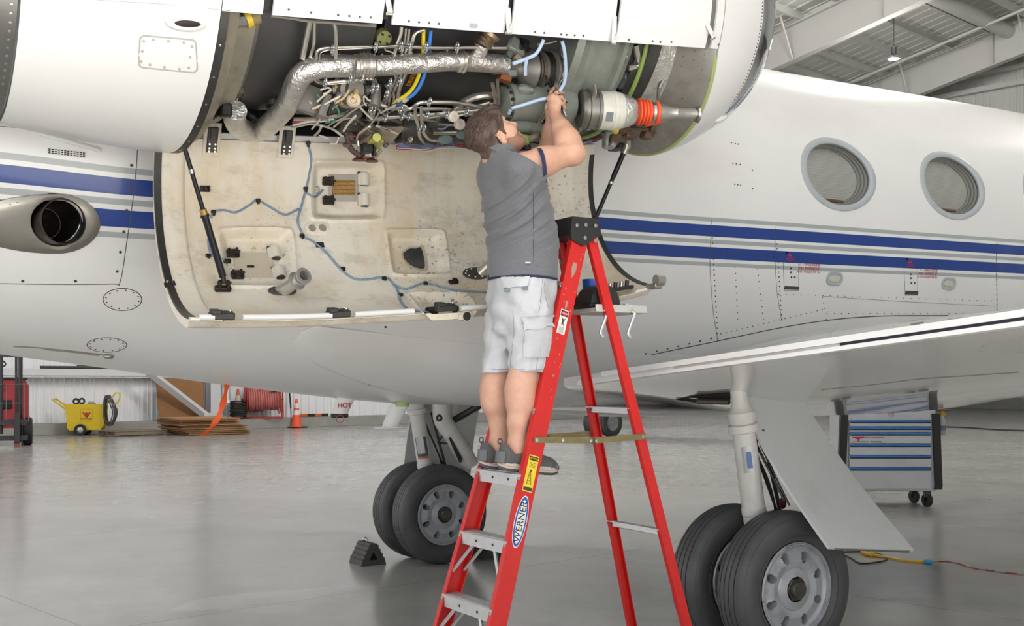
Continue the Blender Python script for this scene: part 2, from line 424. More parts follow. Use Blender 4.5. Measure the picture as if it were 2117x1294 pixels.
T_rt = [(-10, .25), (-7, .72), (-5, 1.03), (-3.6, 1.17), (-2.2, 1.2), (8.5, 1.2), (10.5, 1.05), (12, .72), (13, .32), (13.3, .06)]
T_zb = [(-10, 2.75), (-7, 2.2), (-5, 1.90), (-3.7, 1.727), (-3.18, 1.66), (-2.62, 1.58), (-2.01, 1.503), (-1.27, 1.43), (-.61, 1.405), (.2, 1.37), (1.5, 1.345), (3, 1.37), (5, 1.48), (8, 1.63), (10.5, 1.74), (12, 1.9), (13, 2.14), (13.3, 2.29)]
def fpt(x, t, off=0.0):
    """fuselage point; t = 0 at the starboard side, +pi/2 top, -pi/2 keel"""
    zc = ip(x, T_zc); r = ip(x, T_rt); rb = zc-ip(x, T_zb)
    c, s = math.cos(t), math.sin(t)
    if s >= 0: y, z = -r*c, r*s; n = np.array([0, -c, s])
    else:
        e = 2/ip(x, [(-4, 2.0), (-2, 2.1), (0, 2.35), (5, 2.2), (9, 2.0)])
        y = -r*math.copysign(abs(c)**e, c); z = -rb*abs(s)**e; n = nrm([0, -math.copysign(abs(c)**(2-e), c)/r, -abs(s)**(2-e)/rb])
    return np.array([x, y, zc+z])+n*off
def fnorm(x, t):
    a = fpt(x+.01, t)-fpt(x-.01, t); b = fpt(x, t+.01)-fpt(x, t-.01); n = nrm(np.cross(a, b))
    return n if np.dot(n, fpt(x, t)-np.array([x, 0, ip(x, T_zc)])) > 0 else -n
def proj_arr(P):
    r = P-CAM; Z = r@FWD; return np.stack([1058.5+FPX*(r@RGT)/Z, HORIZ-FPX*r[..., 2]/Z], axis=-1)
_gx = np.linspace(-4.6, 5.2, 491); _gt = np.linspace(-1.75, 1.1, 229)
_G = np.array([[fpt(x, t) for t in _gt] for x in _gx]); _GP = proj_arr(_G)
def fhit(u, v):
    """fuselage parameters (x, t) seen at a picture point, refined between grid nodes"""
    d = (_GP[..., 0]-u)**2+(_GP[..., 1]-v)**2; i, j = np.unravel_index(np.argmin(d), d.shape); x, t = _gx[i], _gt[j]
    for _ in range(4):
        e = 1e-4; p0, p1, p2 = proj_arr(np.array([fpt(x, t), fpt(x+e, t), fpt(x, t+e)]))
        J = np.stack([(p1-p0)/e, (p2-p0)/e], axis=1)
        try: s = np.linalg.solve(J, np.array([u, v])-p0)
        except Exception: break
        if np.abs(s).max() > .2: break
        x += s[0]; t += s[1]
    return x, t
def mat_paint(name, stripes):
    t = NT(name); o = t.obj()
    n = t.noise(.8, 3, .5); base = t.ramp(n, [(.3, lin((.868, .866, .86))), (.7, lin((.90, .898, .893)))])
    if stripes:
        uv = t.n('ShaderNodeUVMap'); uv.uv_map = 'stripe'; sx = t.n('ShaderNodeSeparateXYZ'); t.l(uv.outputs[0], sx.inputs[0])
        B = lin((.09, .235, .53)); G = lin((.64, .66, .665)); W = (1, 1, 1)
        s = t.math('DIVIDE', t.math('ADD', sx.outputs[1], .5), 2.0)
        st = [(0.0, None)]
        seq = [(0, 'W'), (.5, G), (.5+.0855*.5, 'W'), (.5+.15*.5, B), (.5+.385*.5, 'W'), (.5+.45*.5, G), (.5+.535*.5, 'W'), (.5+.605*.5, B), (.5+.845*.5, 'W'), (.5+.915*.5, G), (1.0, 'W')]
        seq = [((p-.5)+.25, c) if p > 0 else (0, c) for p, c in seq]
        mask = t.ramp(s, [(p, (0, 0, 0) if c == 'W' else (1, 1, 1)) for p, c in seq], 'CONSTANT')
        colr = t.ramp(s, [(p, (.5, .5, .5) if c == 'W' else c) for p, c in seq], 'CONSTANT')
        base = t.mix(mask, base, colr)
    dz = t.noise(.55, 7, .7, stretch=(1, 1, 3)); base = t.mix(t.ramp(dz, [(.55, (0, 0, 0)), (.85, (.22,)*3)]), base, lin((.70, .67, .61)))
    t.set(Base_Color=base, Roughness=.3, Coat_Weight=.22, Coat_Roughness=.06); return t.m
M_fus = mat_paint('white_aircraft_paint_with_stripes', True)
M_white = mat_paint('white_aircraft_paint', False)
M_seam = M('seam_dark', (.34, .33, .31), .7)
M_screw = M('dark_screw', (.33, .31, .29), .5, .5)
M_alu = M('bare_aluminium', (.72, .71, .69), .32, 1.0, var=.06, scale=9)
M_chrome = M('polished_lip', (.86, .87, .88), .06, 1.0)
M_black = M('black_rubber', (.05, .05, .052), .55)
M_dgrey = M('dark_grey_metal', (.24, .235, .225), .45, .5, var=.2, scale=20)
M_steel = M('steel_tube', (.78, .755, .715), .28, .85, var=.12, scale=12)
# ---- fuselage
ZT = [(-6, 2.70), (-3.85, 2.656), (-3.17, 2.631), (-.34, 2.641), (1.07, 2.665), (3.8, 2.71), (9, 2.78)]
ZBt = [(-6, 2.36), (-3.17, 2.297), (-.34, 2.327), (1.07, 2.346), (3.8, 2.396), (9, 2.46)]
xs = list(np.linspace(-10, -5, 14))+list(np.linspace(-4.8, 5.2, 140))+list(np.linspace(5.6, 12.6, 26))+[12.9, 13.15, 13.3]
NT_ = 128
mb = MB(); rings = [[fpt(x, 2*pi*k/NT_-pi) for k in range(NT_)] for x in xs]
mb.loft(rings, flip=False)
def add_uv(me):
    uv = me.uv_layers.new(name='stripe'); co = np.zeros(len(me.vertices)*3); me.vertices.foreach_get('co', co); co = co.reshape(-1, 3)
    s = np.array([(ip(x, ZT)-z)/(ip(x, ZT)-ip(x, ZBt)) for x, y, z in co]); vi = np.zeros(len(me.loops), int); me.loops.foreach_get('vertex_index', vi)
    out = np.stack([co[vi, 0], np.clip(s[vi], -.4, 1.4)], axis=1); uv.data.foreach_set('uv', out.ravel())
def fix_normals(o):
    import bmesh
    b = bmesh.new(); b.from_mesh(o.data); bmesh.ops.recalc_face_normals(b, faces=b.faces); b.to_mesh(o.data); b.free()
def cut(o, cutters):
    """real openings: subtract solids, then drop them"""
    for c in cutters:
        md = o.modifiers.new('cut', 'BOOLEAN'); md.object = c; md.operation = 'DIFFERENCE'; md.solver = 'EXACT'; md.material_mode = 'TRANSFER'
    dg = bpy.context.evaluated_depsgraph_get(); dg.update()
    me = bpy.data.meshes.new_from_object(o.evaluated_get(dg)); o.modifiers.clear(); old = o.data; o.data = me; bpy.data.meshes.remove(old)
    for c in cutters: m = c.data; bpy.data.objects.remove(c); bpy.data.meshes.remove(m)
fus = build('fuselage', mb, M_fus, JET); fix_normals(fus); add_uv(fus.data)
WIN = [(1.645, 3.052), (2.872, 3.078), (4.10, 3.10), (5.33, 3.115), (6.56, 3.12)]
WA, WB = .372, .268
def wpt(cx, cz, a, k, off):
    x = cx+WA*k*math.cos(a); z = cz+WB*k*math.sin(a); zc = ip(x, T_zc); r = ip(x, T_rt); rb = zc-ip(x, T_zb); e_ = 2/ip(x, [(-4, 2.0), (-2, 2.1), (0, 2.35), (5, 2.2), (9, 2.0)]); t = math.asin((z-zc)/r) if z >= zc else -math.asin(((zc-z)/rb)**(1/e_)); return fpt(x, t, off)
cutters = []
for cx, cz in WIN:
    m = MB(); m.loft([[(cx+WA*.855*math.cos(2*pi*k/48), yy, cz+WB*.845*math.sin(2*pi*k/48)) for k in range(48)] for yy in (-1.6, -.98)]); c = build('cut', m, M('window_bezel', (.70, .695, .67), .5)); fix_normals(c); cutters.append(c)
AP = aty(116, 458, -1.12)   # exhaust outlet of the auxiliary power unit
m = MB(); m.tube([AP+V3((.12, -.5, .0)), AP+V3((-.10, .42, .02))], .127, 28); c = build('cut', m, M_black); fix_normals(c); cutters.append(c)
cut(fus, cutters); fus.data.polygons.foreach_set('use_smooth', [True]*len(fus.data.polygons))
fus.data.set_sharp_from_angle(angle=math.radians(38))
M_ring = M('window_ring_grey', (.665, .685, .70), .35, var=.02)
def mat_blind():
    t = NT('pleated_window_blind'); sx = t.n('ShaderNodeSeparateXYZ'); t.l(t.obj(), sx.inputs[0])
    f = t.math('FRACT', t.math('MULTIPLY', sx.outputs[2], 62.0)); h = t.math('ABSOLUTE', t.math('SUBTRACT', f, .5))
    c = t.ramp(t.math('MULTIPLY', h, 2.0), [(0, lin((.70, .695, .67))), (.25, lin((.82, .815, .79))), (1, lin((.86, .855, .83)))])
    t.set(Base_Color=c, Roughness=.8); t.bump(h, .5, .01); return t.m
M_blind = mat_blind()
def thin_glass(name, tint=(1, 1, 1)):
    t = NT(name); tr = t.n('ShaderNodeBsdfTransparent'); tr.inputs[0].default_value = (*tint, 1); gl = t.n('ShaderNodeBsdfGlossy'); gl.inputs['Roughness'].default_value = .02
    fr = t.n('ShaderNodeFresnel'); fr.inputs[0].default_value = 1.45; mx = t.n('ShaderNodeMixShader'); t.l(fr.outputs[0], mx.inputs[0]); t.l(tr.outputs[0], mx.inputs[1]); t.l(gl.outputs[0], mx.inputs[2])
    t.l(mx.outputs[0], t.t.nodes['Material Output'].inputs[0]); return t.m
M_glass = thin_glass('cabin_glass', (.93, .94, .93))
M_bez = M('window_bezel', (.70, .695, .67), .5)
M_wood = M('sill_wood', (.55, .40, .28), .5)
for cx, cz in WIN:
    mb = MB(); n = 56
    R = [[wpt(cx, cz, 2*pi*k/n, kk, of) for k in range(n)] for kk, of in ((1.0, -.004), (1.0, .004), (.985, .007), (.87, .006), (.842, 0), (.842, -.02))]
    mb.loft(R, caps=False); W = build('cabin_window', mb, M_ring, JET)
    mb = MB(); R = []
    for kk, yy in ((.846, .008), (.846, .03), (.80, .034), (.80, .05), (.77, .055), (.77, .075), (.74, .08), (.74, .10)):
        R.append([wpt(cx, cz, 2*pi*k/n, kk, 0)+V3((0, yy, 0)) for k in range(n)])
    mb.loft(R, caps=False); build('window_bezel', mb, M_bez, W)
    mb = MB(); R = [[wpt(cx, cz, 2*pi*k/n, .78*kk, 0)+V3((0, .092, 0)) for k in range(n)] for kk in (1, .66, .33, .01)]; mb.loft(R, caps=False); build('window_blind', mb, M_blind, W)
    mb = MB(); mb.box((cx-.02, wpt(cx, cz, -pi/2, .70, 0)[1]+.075, cz-WB*.69), (.24, .02, .018), bev=.004); build('blind_bar', mb, M_wood, W)
    mb = MB(); R = [[wpt(cx, cz, 2*pi*k/n, .84*kk, 0)+V3((0, .012, 0)) for k in range(n)] for kk in (1, .75, .5, .25, .01)]
    mb.loft(R, caps=False); build('window_pane', mb, M_glass, W)
# ---- surface details on the fuselage
def fs(u, v, off=0.0): x, t = fhit(u, v); return fpt(x, t, off)
def seam(mb, pts, w=.004, off=.0012, n=5, par=False):
    """thin ribbon lying on the fuselage through picture points (or parameters)"""
    Q = [p if par else fhit(*p) for p in pts]; Q = smooth_path([(a, b, 0) for a, b in Q], n)
    for i in range(len(Q)-1):
        a = fpt(Q[i][0], Q[i][1], off); b = fpt(Q[i+1][0], Q[i+1][1], off); nn = fnorm(Q[i][0], Q[i][1]); s = nrm(np.cross(nn, b-a))*w/2; e = nn*.0008
        mb.add([a-s, a+s, b+s, b-s, a-s-e, a+s-e, b+s-e, b-s-e], [(0, 1, 2, 3), (7, 6, 5, 4), (0, 4, 5, 1), (2, 6, 7, 3), (1, 5, 6, 2), (3, 7, 4, 0)])
def dots(mb, pts, r=.007, off=.001, par=False):
    for p in pts:
        x, t = p if par else fhit(*p); nn = fnorm(x, t); c = fpt(x, t, off); mb.lathe(c-nn*.002, nn, [(0, r), (.003, r), (.0035, r*.7), (.0035, .0001)], 8)
def line_pts(a, b, n): return [(a[0]+(b[0]-a[0])*i/(n-1), a[1]+(b[1]-a[1])*i/(n-1)) for i in range(n)]
mb = MB()
seam(mb, [(1243, 758), (1340, 735), (1450, 712), (1600, 680), (1720, 661), (1830, 653), (1960, 652)], .007)
for pp in ([(1471, 455), (1469, 500), (1468, 560), (1474, 640), (1484, 707)], [(1604, 470), (1602, 525), (1606, 600), (1616, 665)], [(2061, 500), (2059, 560), (2061, 640)]): seam(mb, pp, .003)
seam(mb, [(0, 586), (120, 588), (232, 587), (248, 583), (262, 500), (275, 410), (283, 330), (284, 292)], .004); seam(mb, [(0, 261), (100, 269), (220, 278)], .003)
seam(mb, [(1700, 612), (1850, 622), (2000, 630), (2060, 633)], .002)
seam(mb, [(760, 745), (783, 739), (850, 752), (895, 766), (905, 773), (895, 782), (868, 788), (800, 792)], .0035); seam(mb, [(770, 776), (840, 792)], .012)
seam(mb, [(1108, 857-12), (1170, 815), (1244, 819)], .003)
build('panel_seams', mb, M_seam, fus)
mb = MB(); seam(mb, [(28, 716), (70, 718), (110, 722), (150, 726), (185, 730), (212, 733)], .020); seam(mb, [(90, 722), (150, 728), (205, 735)], .016, off=.0014); build('worn_marks', mb, M('worn_primer', (.60, .575, .54), .7, var=.15, scale=30), fus)
mb = MB()
dots(mb, line_pts((1471, 470), (1484, 700), 22)+line_pts((1604, 475), (1616, 660), 20)+line_pts((2060, 505), (2061, 640), 14), .005)
dots(mb, line_pts((1490, 690), (1700, 640), 20)+line_pts((1710, 648), (2080, 648), 26)+line_pts((1520, 552), (1525, 660), 9)+line_pts((1566, 556), (1578, 660), 9)+line_pts((1700, 615), (1708, 660), 5), .004)
dots(mb, line_pts((1610, 608), (2050, 622), 30)+line_pts((1480, 520), (1600, 530), 12), .0035)
dots(mb, line_pts((1245, 752), (1470, 700), 11), .007)
dots(mb, [(1512, 295), (1520, 297), (1526, 298), (1515, 338), (1522, 339), (1530, 340), (1519, 381), (1525, 382), (1531, 383), (1555, 352), (1556, 390)], .005)
dots(mb, [(268, 300), (272, 342), (268, 390), (262, 435), (256, 479), (249, 521), (242, 561), (156, 581), (47, 581), (195, 282), (88, 273)], .008)
dots(mb, [(792, 729), (795, 701), (787, 727), (797, 676), (778, 746), (858, 751), (873, 755), (889, 759), (919, 754), (633, 729), (658, 752), (620, 708), (764, 795), (791, 757), (801, 761), (811, 765), (867, 772), (877, 776), (886, 779), (776, 768), (789, 771)], .008)
build('panel_screws', mb, M_screw, fus)
def acc_panel(name, cx, cy, rx, ry, ns=12, sr=.004):
    mb = MB(); P = [(cx+rx*math.cos(2*pi*k/36), cy+ry*math.sin(2*pi*k/36)) for k in range(37)]; seam(mb, P, .004, n=1)
    dots(mb, [(cx+.86*rx*math.cos(2*pi*k/ns+.2), cy+.82*ry*math.sin(2*pi*k/ns+.2)) for k in range(ns)], sr); build(name, mb, M_screw, fus)
acc_panel('oval_access_panel', 253, 619, 40, 23); acc_panel('oval_access_panel', 221, 713, 41, 15, 12)
# service panels with latch holes below the windows
M_redp = M('placard_red_ink', (.72, .16, .26), .6); M_label = M('worn_red_lettering', (.70, .22, .22), .6); M_hole = M('hole_black', (.10, .10, .10), .7)
for (u0, u1, v0, v1) in ((1619, 1651, 543, 600), (1869, 1897, 555, 610)):
    mb = MB(); seam(mb, [(u0, v0), (u0+1, (v0+v1)/2), (u0+2, v1), (u1, v1), (u1, (v0+v1)/2), (u1, v0)], .003, n=1); cx = (u0+u1)/2
    dots(mb, [(cx, v0+12), (cx, v0+20), (cx+1, v0+30), (cx+8, v0+30)], .008)
    x0, t0 = fhit(u0+3, v1-9); x1, t1 = fhit(u1, v1-1)
    mb.add([fpt(x0, t0, .002), fpt(x1, t0, .002), fpt(x1, t1, .002), fpt(x0, t1, .002)], [(0, 3, 2, 1)]); build('service_panel', mb, M_screw, fus)
for (u, v, h, s) in ((1634, 532, 'FUEL FILLER', 0.022), (1883, 545, 'FUEL FILLER', .022)):
    p = fs(u, v+4, .002); text_obj('red_placard', 'PUSH', .034, p, (1, 0, 0), (0, 0, 1), M_redp, fus, .0004); mb = MB(); R_ = random.Random(int(u)); [mb.box(fs(u+du+(9-.9*dv)*q/5-(4.5 if dv else 0)*0, v-dv, .0015), (.012, .002, .012)) for dv, n_, du in ((10, 8, -8), (4, 5, -4)) for q in range(n_)]; build('placard_marks', mb, M_redp, fus)
for (u, v) in ((1672, 555), (1918, 566)):
    p = fs(u, v, .003); text_obj('red_placard', '<— OPEN DOOR\nPULL HANDLE UP\nPUSH WINDOW IN', .026, p, (1, 0, .02), (0, -.3, 1), M_label, fus, .0004)
M_lens = M('light_lens', (.78, .77, .72), .12)
for (u, v) in ((1725, 576), (1961, 586)):
    x, t = fhit(u, v); p = fpt(x, t); nn = fnorm(x, t); T = V3((1, 0, 0)); U = np.cross(nn, T); U = nrm(U if U[2] > 0 else -U); mb = MB()
    def oval(rx, ry, of): return [p+T*(math.copysign(max(0, abs(rx*math.cos(a))-(rx-ry)*0), math.cos(a))*1+0)+U*ry*math.sin(a)+nn*of for a in [2*pi*k/28 for k in range(28)]]
    def stad(w, h, of): return [p+T*((w-h) if math.cos(a) > 0 else -(w-h))+T*h*math.cos(a)+U*h*math.sin(a)+nn*of for a in [2*pi*(k+.5)/28 for k in range(28)]]
    mb.loft([stad(.082, .048, -.006), stad(.082, .048, .006), stad(.078, .044, .009), stad(.058, .030, .006), stad(.055, .028, -.004)]); L = build('emergency_light', mb, M_ring, fus)
    mb = MB(); mb.loft([stad(.05, .026, .001), stad(.046, .022, .006), stad(.02, .01, .008)]); build('light_lens', mb, M_lens, L)
# vent grille, long blade cover and small half-moon port at the tail
mb = MB(); x0, t0 = fhit(99, 306); x1, t1 = fhit(176, 326)
mb.add([fpt(x0, t0, .002), fpt(x1, t0, .002), fpt(x1, t1, .002), fpt(x0, t1, .002)], [(0, 3, 2, 1)]); G = build('vent_grille', mb, M_hole, fus)
mb = MB()
for i in range(13): x = x0+(x1-x0)*i/12; mb.tube([fpt(x, t0, .004), fpt(x, t1, .004)], .0022, 5)
for j in range(4): t = t0+(t1-t0)*j/3; mb.tube([fpt(x0, t, .004), fpt(x1, t, .004)], .0022, 5)
build('grille_bars', mb, M_white, G)
mb = MB(); Q = [fhit(*q) for q in ((78, 276), (200, 309))]; mb.tube([fpt(*Q[0], .004), fpt(*Q[0], .006)+.02*nrm(fpt(*Q[1])-fpt(*Q[0])), fpt(*Q[1], .010), fpt(*Q[1], .004)+.02*nrm(fpt(*Q[1])-fpt(*Q[0]))], [.004, .010, .013, .006], 8); build('blade_cover', mb, M_white, fus)
mb = MB(); c = fhit(36, 238); nn = fnorm(*c); p = fpt(*c, .002)
U = nrm(V3((0, 0, 1))-nn*nn[2]); mb.add([p+V3((1, 0, 0))*.024*math.cos(a)+U*.024*math.sin(a) for a in np.linspace(pi, 2*pi, 12)], [tuple(range(12))]); build('half_moon_port', mb, M_dgrey, fus)
# auxiliary power unit outlet: bare metal fairing, pipe and inner cone
mb = MB()
def fair(k, off):
    P = []
    for a in range(48):
        an = 2*pi*a/48; ca, sa = math.cos(an), math.sin(an); u = 116+(92*ca if ca > 0 else 200*ca); v = 462+62*sa*(1 if ca > 0 else 1-.12*ca*ca)
        P.append((116+(u-116)*k, 460+(v-460)*k, off))
    return P
tail_pts = lambda k, off: [fpt(*fhit(max(u, -40), v), o) for u, v, o in fair(k, off)]
R = [tail_pts(1.0, -.004), tail_pts(.985, .008), tail_pts(.9, .014), tail_pts(.8, .02)]
C0 = AP; ax = nrm(V3((-.22, .92, .02)))
u_, w_, _ = frame(ax)
hole = [C0+V3((.112*math.cos(2*pi*a/48)*1.02, 0, .112*math.sin(2*pi*a/48)*-1)) for a in range(48)]
# project the rim of the hole onto the fuselage side
def rim(k, off):
    out = []
    for a in range(48):
        an = 2*pi*a/48; P = proj_arr(np.array([C0+V3((.118*k*math.cos(an), 0, -.112*k*math.sin(an)))]))[0]; out.append(fpt(*fhit(*P), off))
    return out
R += [rim(1.12, .022), rim(1.0, .02), rim(.97, -.02)]
mb.loft(R, caps=False); A = build('exhaust_fairing', mb, M('fairing_metal', (.66, .645, .61), .38, .9, var=.1, scale=4, dirt=(.50, .46, .40), dscale=2.5, damt=.5), fus)
mb = MB(); mb.lathe(C0+V3((.03, -.02, 0)), ax, [(0, .112), (.0, .106), (.34, .104), (.34, .02)], 32); mb.lathe(C0+V3((.0, .0, 0)), ax, [(.12, .075), (.12, .07), (.32, .062), (.32, .001)], 28); build('exhaust_pipe', mb, M('burnt_steel', (.30, .27, .25), .35, .9, var=.3, scale=5), A)
mb = MB(); dots(mb, [(64, 420), (38, 447), (52, 490), (75, 506), (12, 494), (20, 420), (34, 415)], .005, .018); build('fairing_rivets', mb, M_alu, A)
# "HOT" drain mast, second mast with green base, hanging orange streamer
def mast(u0, v0, u1, v1, w, y, name, col):
    a = aty(u0, v0, y); b = aty(u1, v1, y); d = b-a; mb = MB(); rings = []
    for k, s in ((0, 1.0), (.85, .85), (1.0, .8)):
        c = a+d*k; rings.append([c+V3((w*s*math.cos(q)*.5, w*s*.22*math.sin(q), 0)) for q in [2*pi*i/20 for i in range(20)]])
    mb.loft(rings); return build(name, mb, col, fus), a, b
D_, a, b = mast(722, 806, 702, 855, .135, -.06, 'drain_mast', M_white)
mb = MB(); mb.box(b+V3((0, 0, -.012)), (.115, .036, .03), bev=.008); build('mast_heel', mb, M_dgrey, D_)
mb = MB(); mb.box(a+V3((.01, 0, .012)), (.21, .09, .012), bev=.005); build('mast_flange', mb, M_white, D_)
text_obj('hot_lettering', 'HOT', .046, a+(b-a)*.66+V3((0, -.0305, -.0)), (1, 0, 0), (.05, 0, 1), M('hot_red', (.75, .12, .10), .5), D_, .002)
D2, a, b = mast(828, 834, 805, 884, .14, -.1, 'drain_mast', M_white)
mb = MB(); mb.cyl(a+V3((.0, 0, -.02)), a+V3((0, 0, .05)), .055); build('mast_base', mb, M('green_primer', (.60, .70, .42), .5), D2)
mb = MB(); mb.box(b, (.2, .06, .014), bev=.005); build('mast_foot', mb, M_white, D2)
mb = MB(); mb.torus(atd(703, 866, 7.3), (0, 1, 0), .025, .0025, 20, 5); tag(build('pin_ring', mb, M('red_wire', (.66, .30, .22), .5)), 'thin red wire ring hanging under the white HOT mast', 'ring')
P = [aty(471, 785, -.05), aty(466, 815, -.05), aty(456, 850, -.07), aty(440, 880, -.04), aty(419, 901, 0)]
mb = MB(); Q = smooth_path(P, 6); wv = []
for i, p in enumerate(Q): s = .017+.004*math.sin(i*.9); r = .5*math.sin(i*.35); wv.append([p+V3((math.cos(r)*s, math.sin(r)*s, 0)), p-V3((math.cos(r)*s, math.sin(r)*s, 0))])
mb.shell(wv, .0015)
tag(build('streamer', mb, M('orange_streamer', (.95, .38, .16), .6)), 'orange warning streamer hanging under the jet belly above the cardboard stack', 'streamer')
# small latch light under the belly at the tail
mb = MB(); c = fhit(224, 735); nn = fnorm(*c); mb.ell(fpt(*c, .006), (.03, .03, .014)); build('belly_drain', mb, M_alu, fus)
# belly fairing: a slightly raised skin with its own edge
B_ = [(655, 671), (622, 684), (606, 704), (618, 728), (650, 750), (700, 772), (760, 792), (850, 815), (960, 833)]
BQ = sorted([(fhit(*q)[1], fhit(*q)[0]) for q in B_])
bt = [a for a, _ in BQ]; bx = [b for _, b in BQ]
grid = []
tt = np.linspace(bt[0]-.0, bt[-1], 40)
for t in tt:
    x0 = float(np.interp(t, bt, bx)); row = []
    for k in range(60):
        f = k/59; x = x0+(5.0-x0)*f**1.5; row.append(fpt(x, t, .012*min(1, (x-x0)/.06+.15)*min(1, .02+(bt[-1]-t)/.16+max(0, 1-(x-x0)/.5))-.004*(x-x0 > 1.5)))
    grid.append(row)
mb = MB(); mb.shell(grid, -.006); build('belly_fairing', mb, M_white, fus)
# ================================================================== starboard engine nacelle with its open lower cowl
NY = -1.97
def nax(x): return np.array([x, NY, 3.58+.088*x])
T_R = [(-4.3, .55), (-3.97, .60), (-3.6, .67), (-3.25, .712), (-2.5, .728), (-1.6, .73), (-1.1, .722), (-.74, .70), (-.55, .665), (-.38, .61), (-.30, .578), (-.24, .545)]
def npt(x, ph, off=0.0, R=None, tilt=0.0):
    """nacelle point; ph = 0 outboard (towards -y), +pi/2 up"""
    r = (ip(x, T_R) if R is None else R)+off; xx = x+tilt*r*math.sin(ph)
    return nax(xx)+np.array([0, -r*math.cos(ph), r*math.sin(ph)])
def nhit(u, v, off=0.0, R=None):
    """first point of the nacelle body on the sight line"""
    d = ray(u, v); lo = None
    for t in np.arange(3.0, 8.5, .02):
        P = CAM+d*t; a = nax(P[0]); r = (ip(P[0], T_R) if R is None else R)+off
        if math.hypot(P[1]-a[1], P[2]-a[2]) < r: lo = t; break
    if lo is None:     # closest approach
        best = min(np.arange(3, 8.5, .01), key=lambda t: math.hypot(*(CAM+d*t-nax((CAM+d*t)[0]))[1:])); return CAM+d*best
    a0, a1 = lo-.02, lo
    for _ in range(12):
        m = (a0+a1)/2; P = CAM+d*m; a = nax(P[0]); r = (ip(P[0], T_R) if R is None else R)+off
        if math.hypot(P[1]-a[1], P[2]-a[2]) < r: a1 = m
        else: a0 = m
    return CAM+d*a1
def nparam(P): a = nax(P[0]); return P[0], math.atan2(P[2]-a[2], -(P[1]-a[1]))
XA, XF = -3.25, -.72; PHO = math.radians(-23.3); PHI = math.radians(233)
def nshell(xs, p0, p1, th=.03, n=40, tilt0=0, Rf=None):
    g = [[npt(x, p0+(p1-p0)*k/n) for k in range(n+1)] for x in xs]; m = MB(); m.shell(g, -th); return m
def band(name, xs, th, mat, parent, prof=None):
    """full ring section of the nacelle with wall thickness"""
    m = MB(); o = [[npt(x, 2*pi*k/72) for k in range(72)] for x in xs]; i = [[npt(x, 2*pi*k/72, -th) for k in range(72)] for x in xs][::-1]
    m.loft(o+i+[o[0]], caps=False); ob = build(name, m, mat, parent); fix_normals(ob); return ob
# tail section: bare metal reverser shell and white rear cowl
M_tailmetal = M('reverser_metal', (.52, .515, .50), .38, .85, var=.14, scale=3)
nac = band('engine_nacelle', list(np.linspace(-3.955, XA, 12)), .035, M_white, JET)
rv = band('thrust_reverser', list(np.linspace(-4.6, -3.965, 8)), .03, M_tailmetal, JET)
def ndots(mb, pts, r=.006, off=.001, par=False):
    for p in pts:
        P = npt(*p) if par else nhit(*p); x, ph = nparam(P); nn = nrm(P-nax(x)-V3((.05, 0, 0))); mb.lathe(P-nn*.002+nn*off, nn, [(0, r), (.003, r), (.0035, r*.7), (.0035, .0001)], 8)
mb = MB(); ndots(mb, [(x, ph) for ph in np.radians(np.arange(-60, 20, 3.2)) for x in (-3.985, -4.045)]+[(x, ph) for ph in np.radians(np.arange(-30, 20, 8)) for x in (-4.12, -4.2)], .006, par=True); build('reverser_rivets', mb, M_alu, rv)
# front cowl, polished lip, inner barrel
def npb(x, ph, off=0.0, R=None, tl=0.0):
    r = (ip(x, T_R) if R is None else R)+off; p = npt(x, ph, off, R); return p+V3((1, 0, .088))*(tl*r*min(0.0, math.sin(ph)+.40))
TLX = lambda x: -.28*max(0.0, (-.39-x)/.33)
m = MB(); xs_ = list(np.linspace(XF, -.39, 10)); o = [[npb(x, 2*pi*k/96, 0, None, TLX(x)) for k in range(96)] for x in xs_]; i = [[npb(x, 2*pi*k/96, -.012, None, TLX(x)) for k in range(96)] for x in xs_][::-1]; m.loft(o+i+[o[0]], caps=False); fc = build('fan_cowl', m, M_white, JET); fix_normals(fc)
mb = MB(); prof = [(-.39, .612), (-.34, .595), (-.29, .572), (-.25, .548), (-.215, .518), (-.20, .488), (-.215, .462), (-.26, .45), (-.34, .452), (-.5, .47)]
mb.loft([[npt(x, 2*pi*k/80, 0, R) for k in range(80)] for x, R in prof], caps=False); lip = build('inlet_lip', mb, M_chrome, JET); fix_normals(lip)
mb = MB(); mb.loft([[npt(x, 2*pi*k/64, 0, R) for k in range(64)] for x, R in ((-.5, .468), (-1.1, .50), (-1.42, .515))], caps=False); mb.loft([[npt(x, 2*pi*k/64, 0, R) for k in range(64)] for x, R in ((-.5, .478), (-1.1, .51), (-1.42, .525))], caps=False)
barrel = build('inlet_barrel', mb, M('barrel_grey', (.66, .655, .64), .35, .5, var=.05, scale=3), JET)
mb = MB(); ndots(mb, [(-.405, ph) for ph in np.radians(np.arange(-70, 50, 1.6))], .004, par=True); build('lip_screws', mb, M_screw, lip)
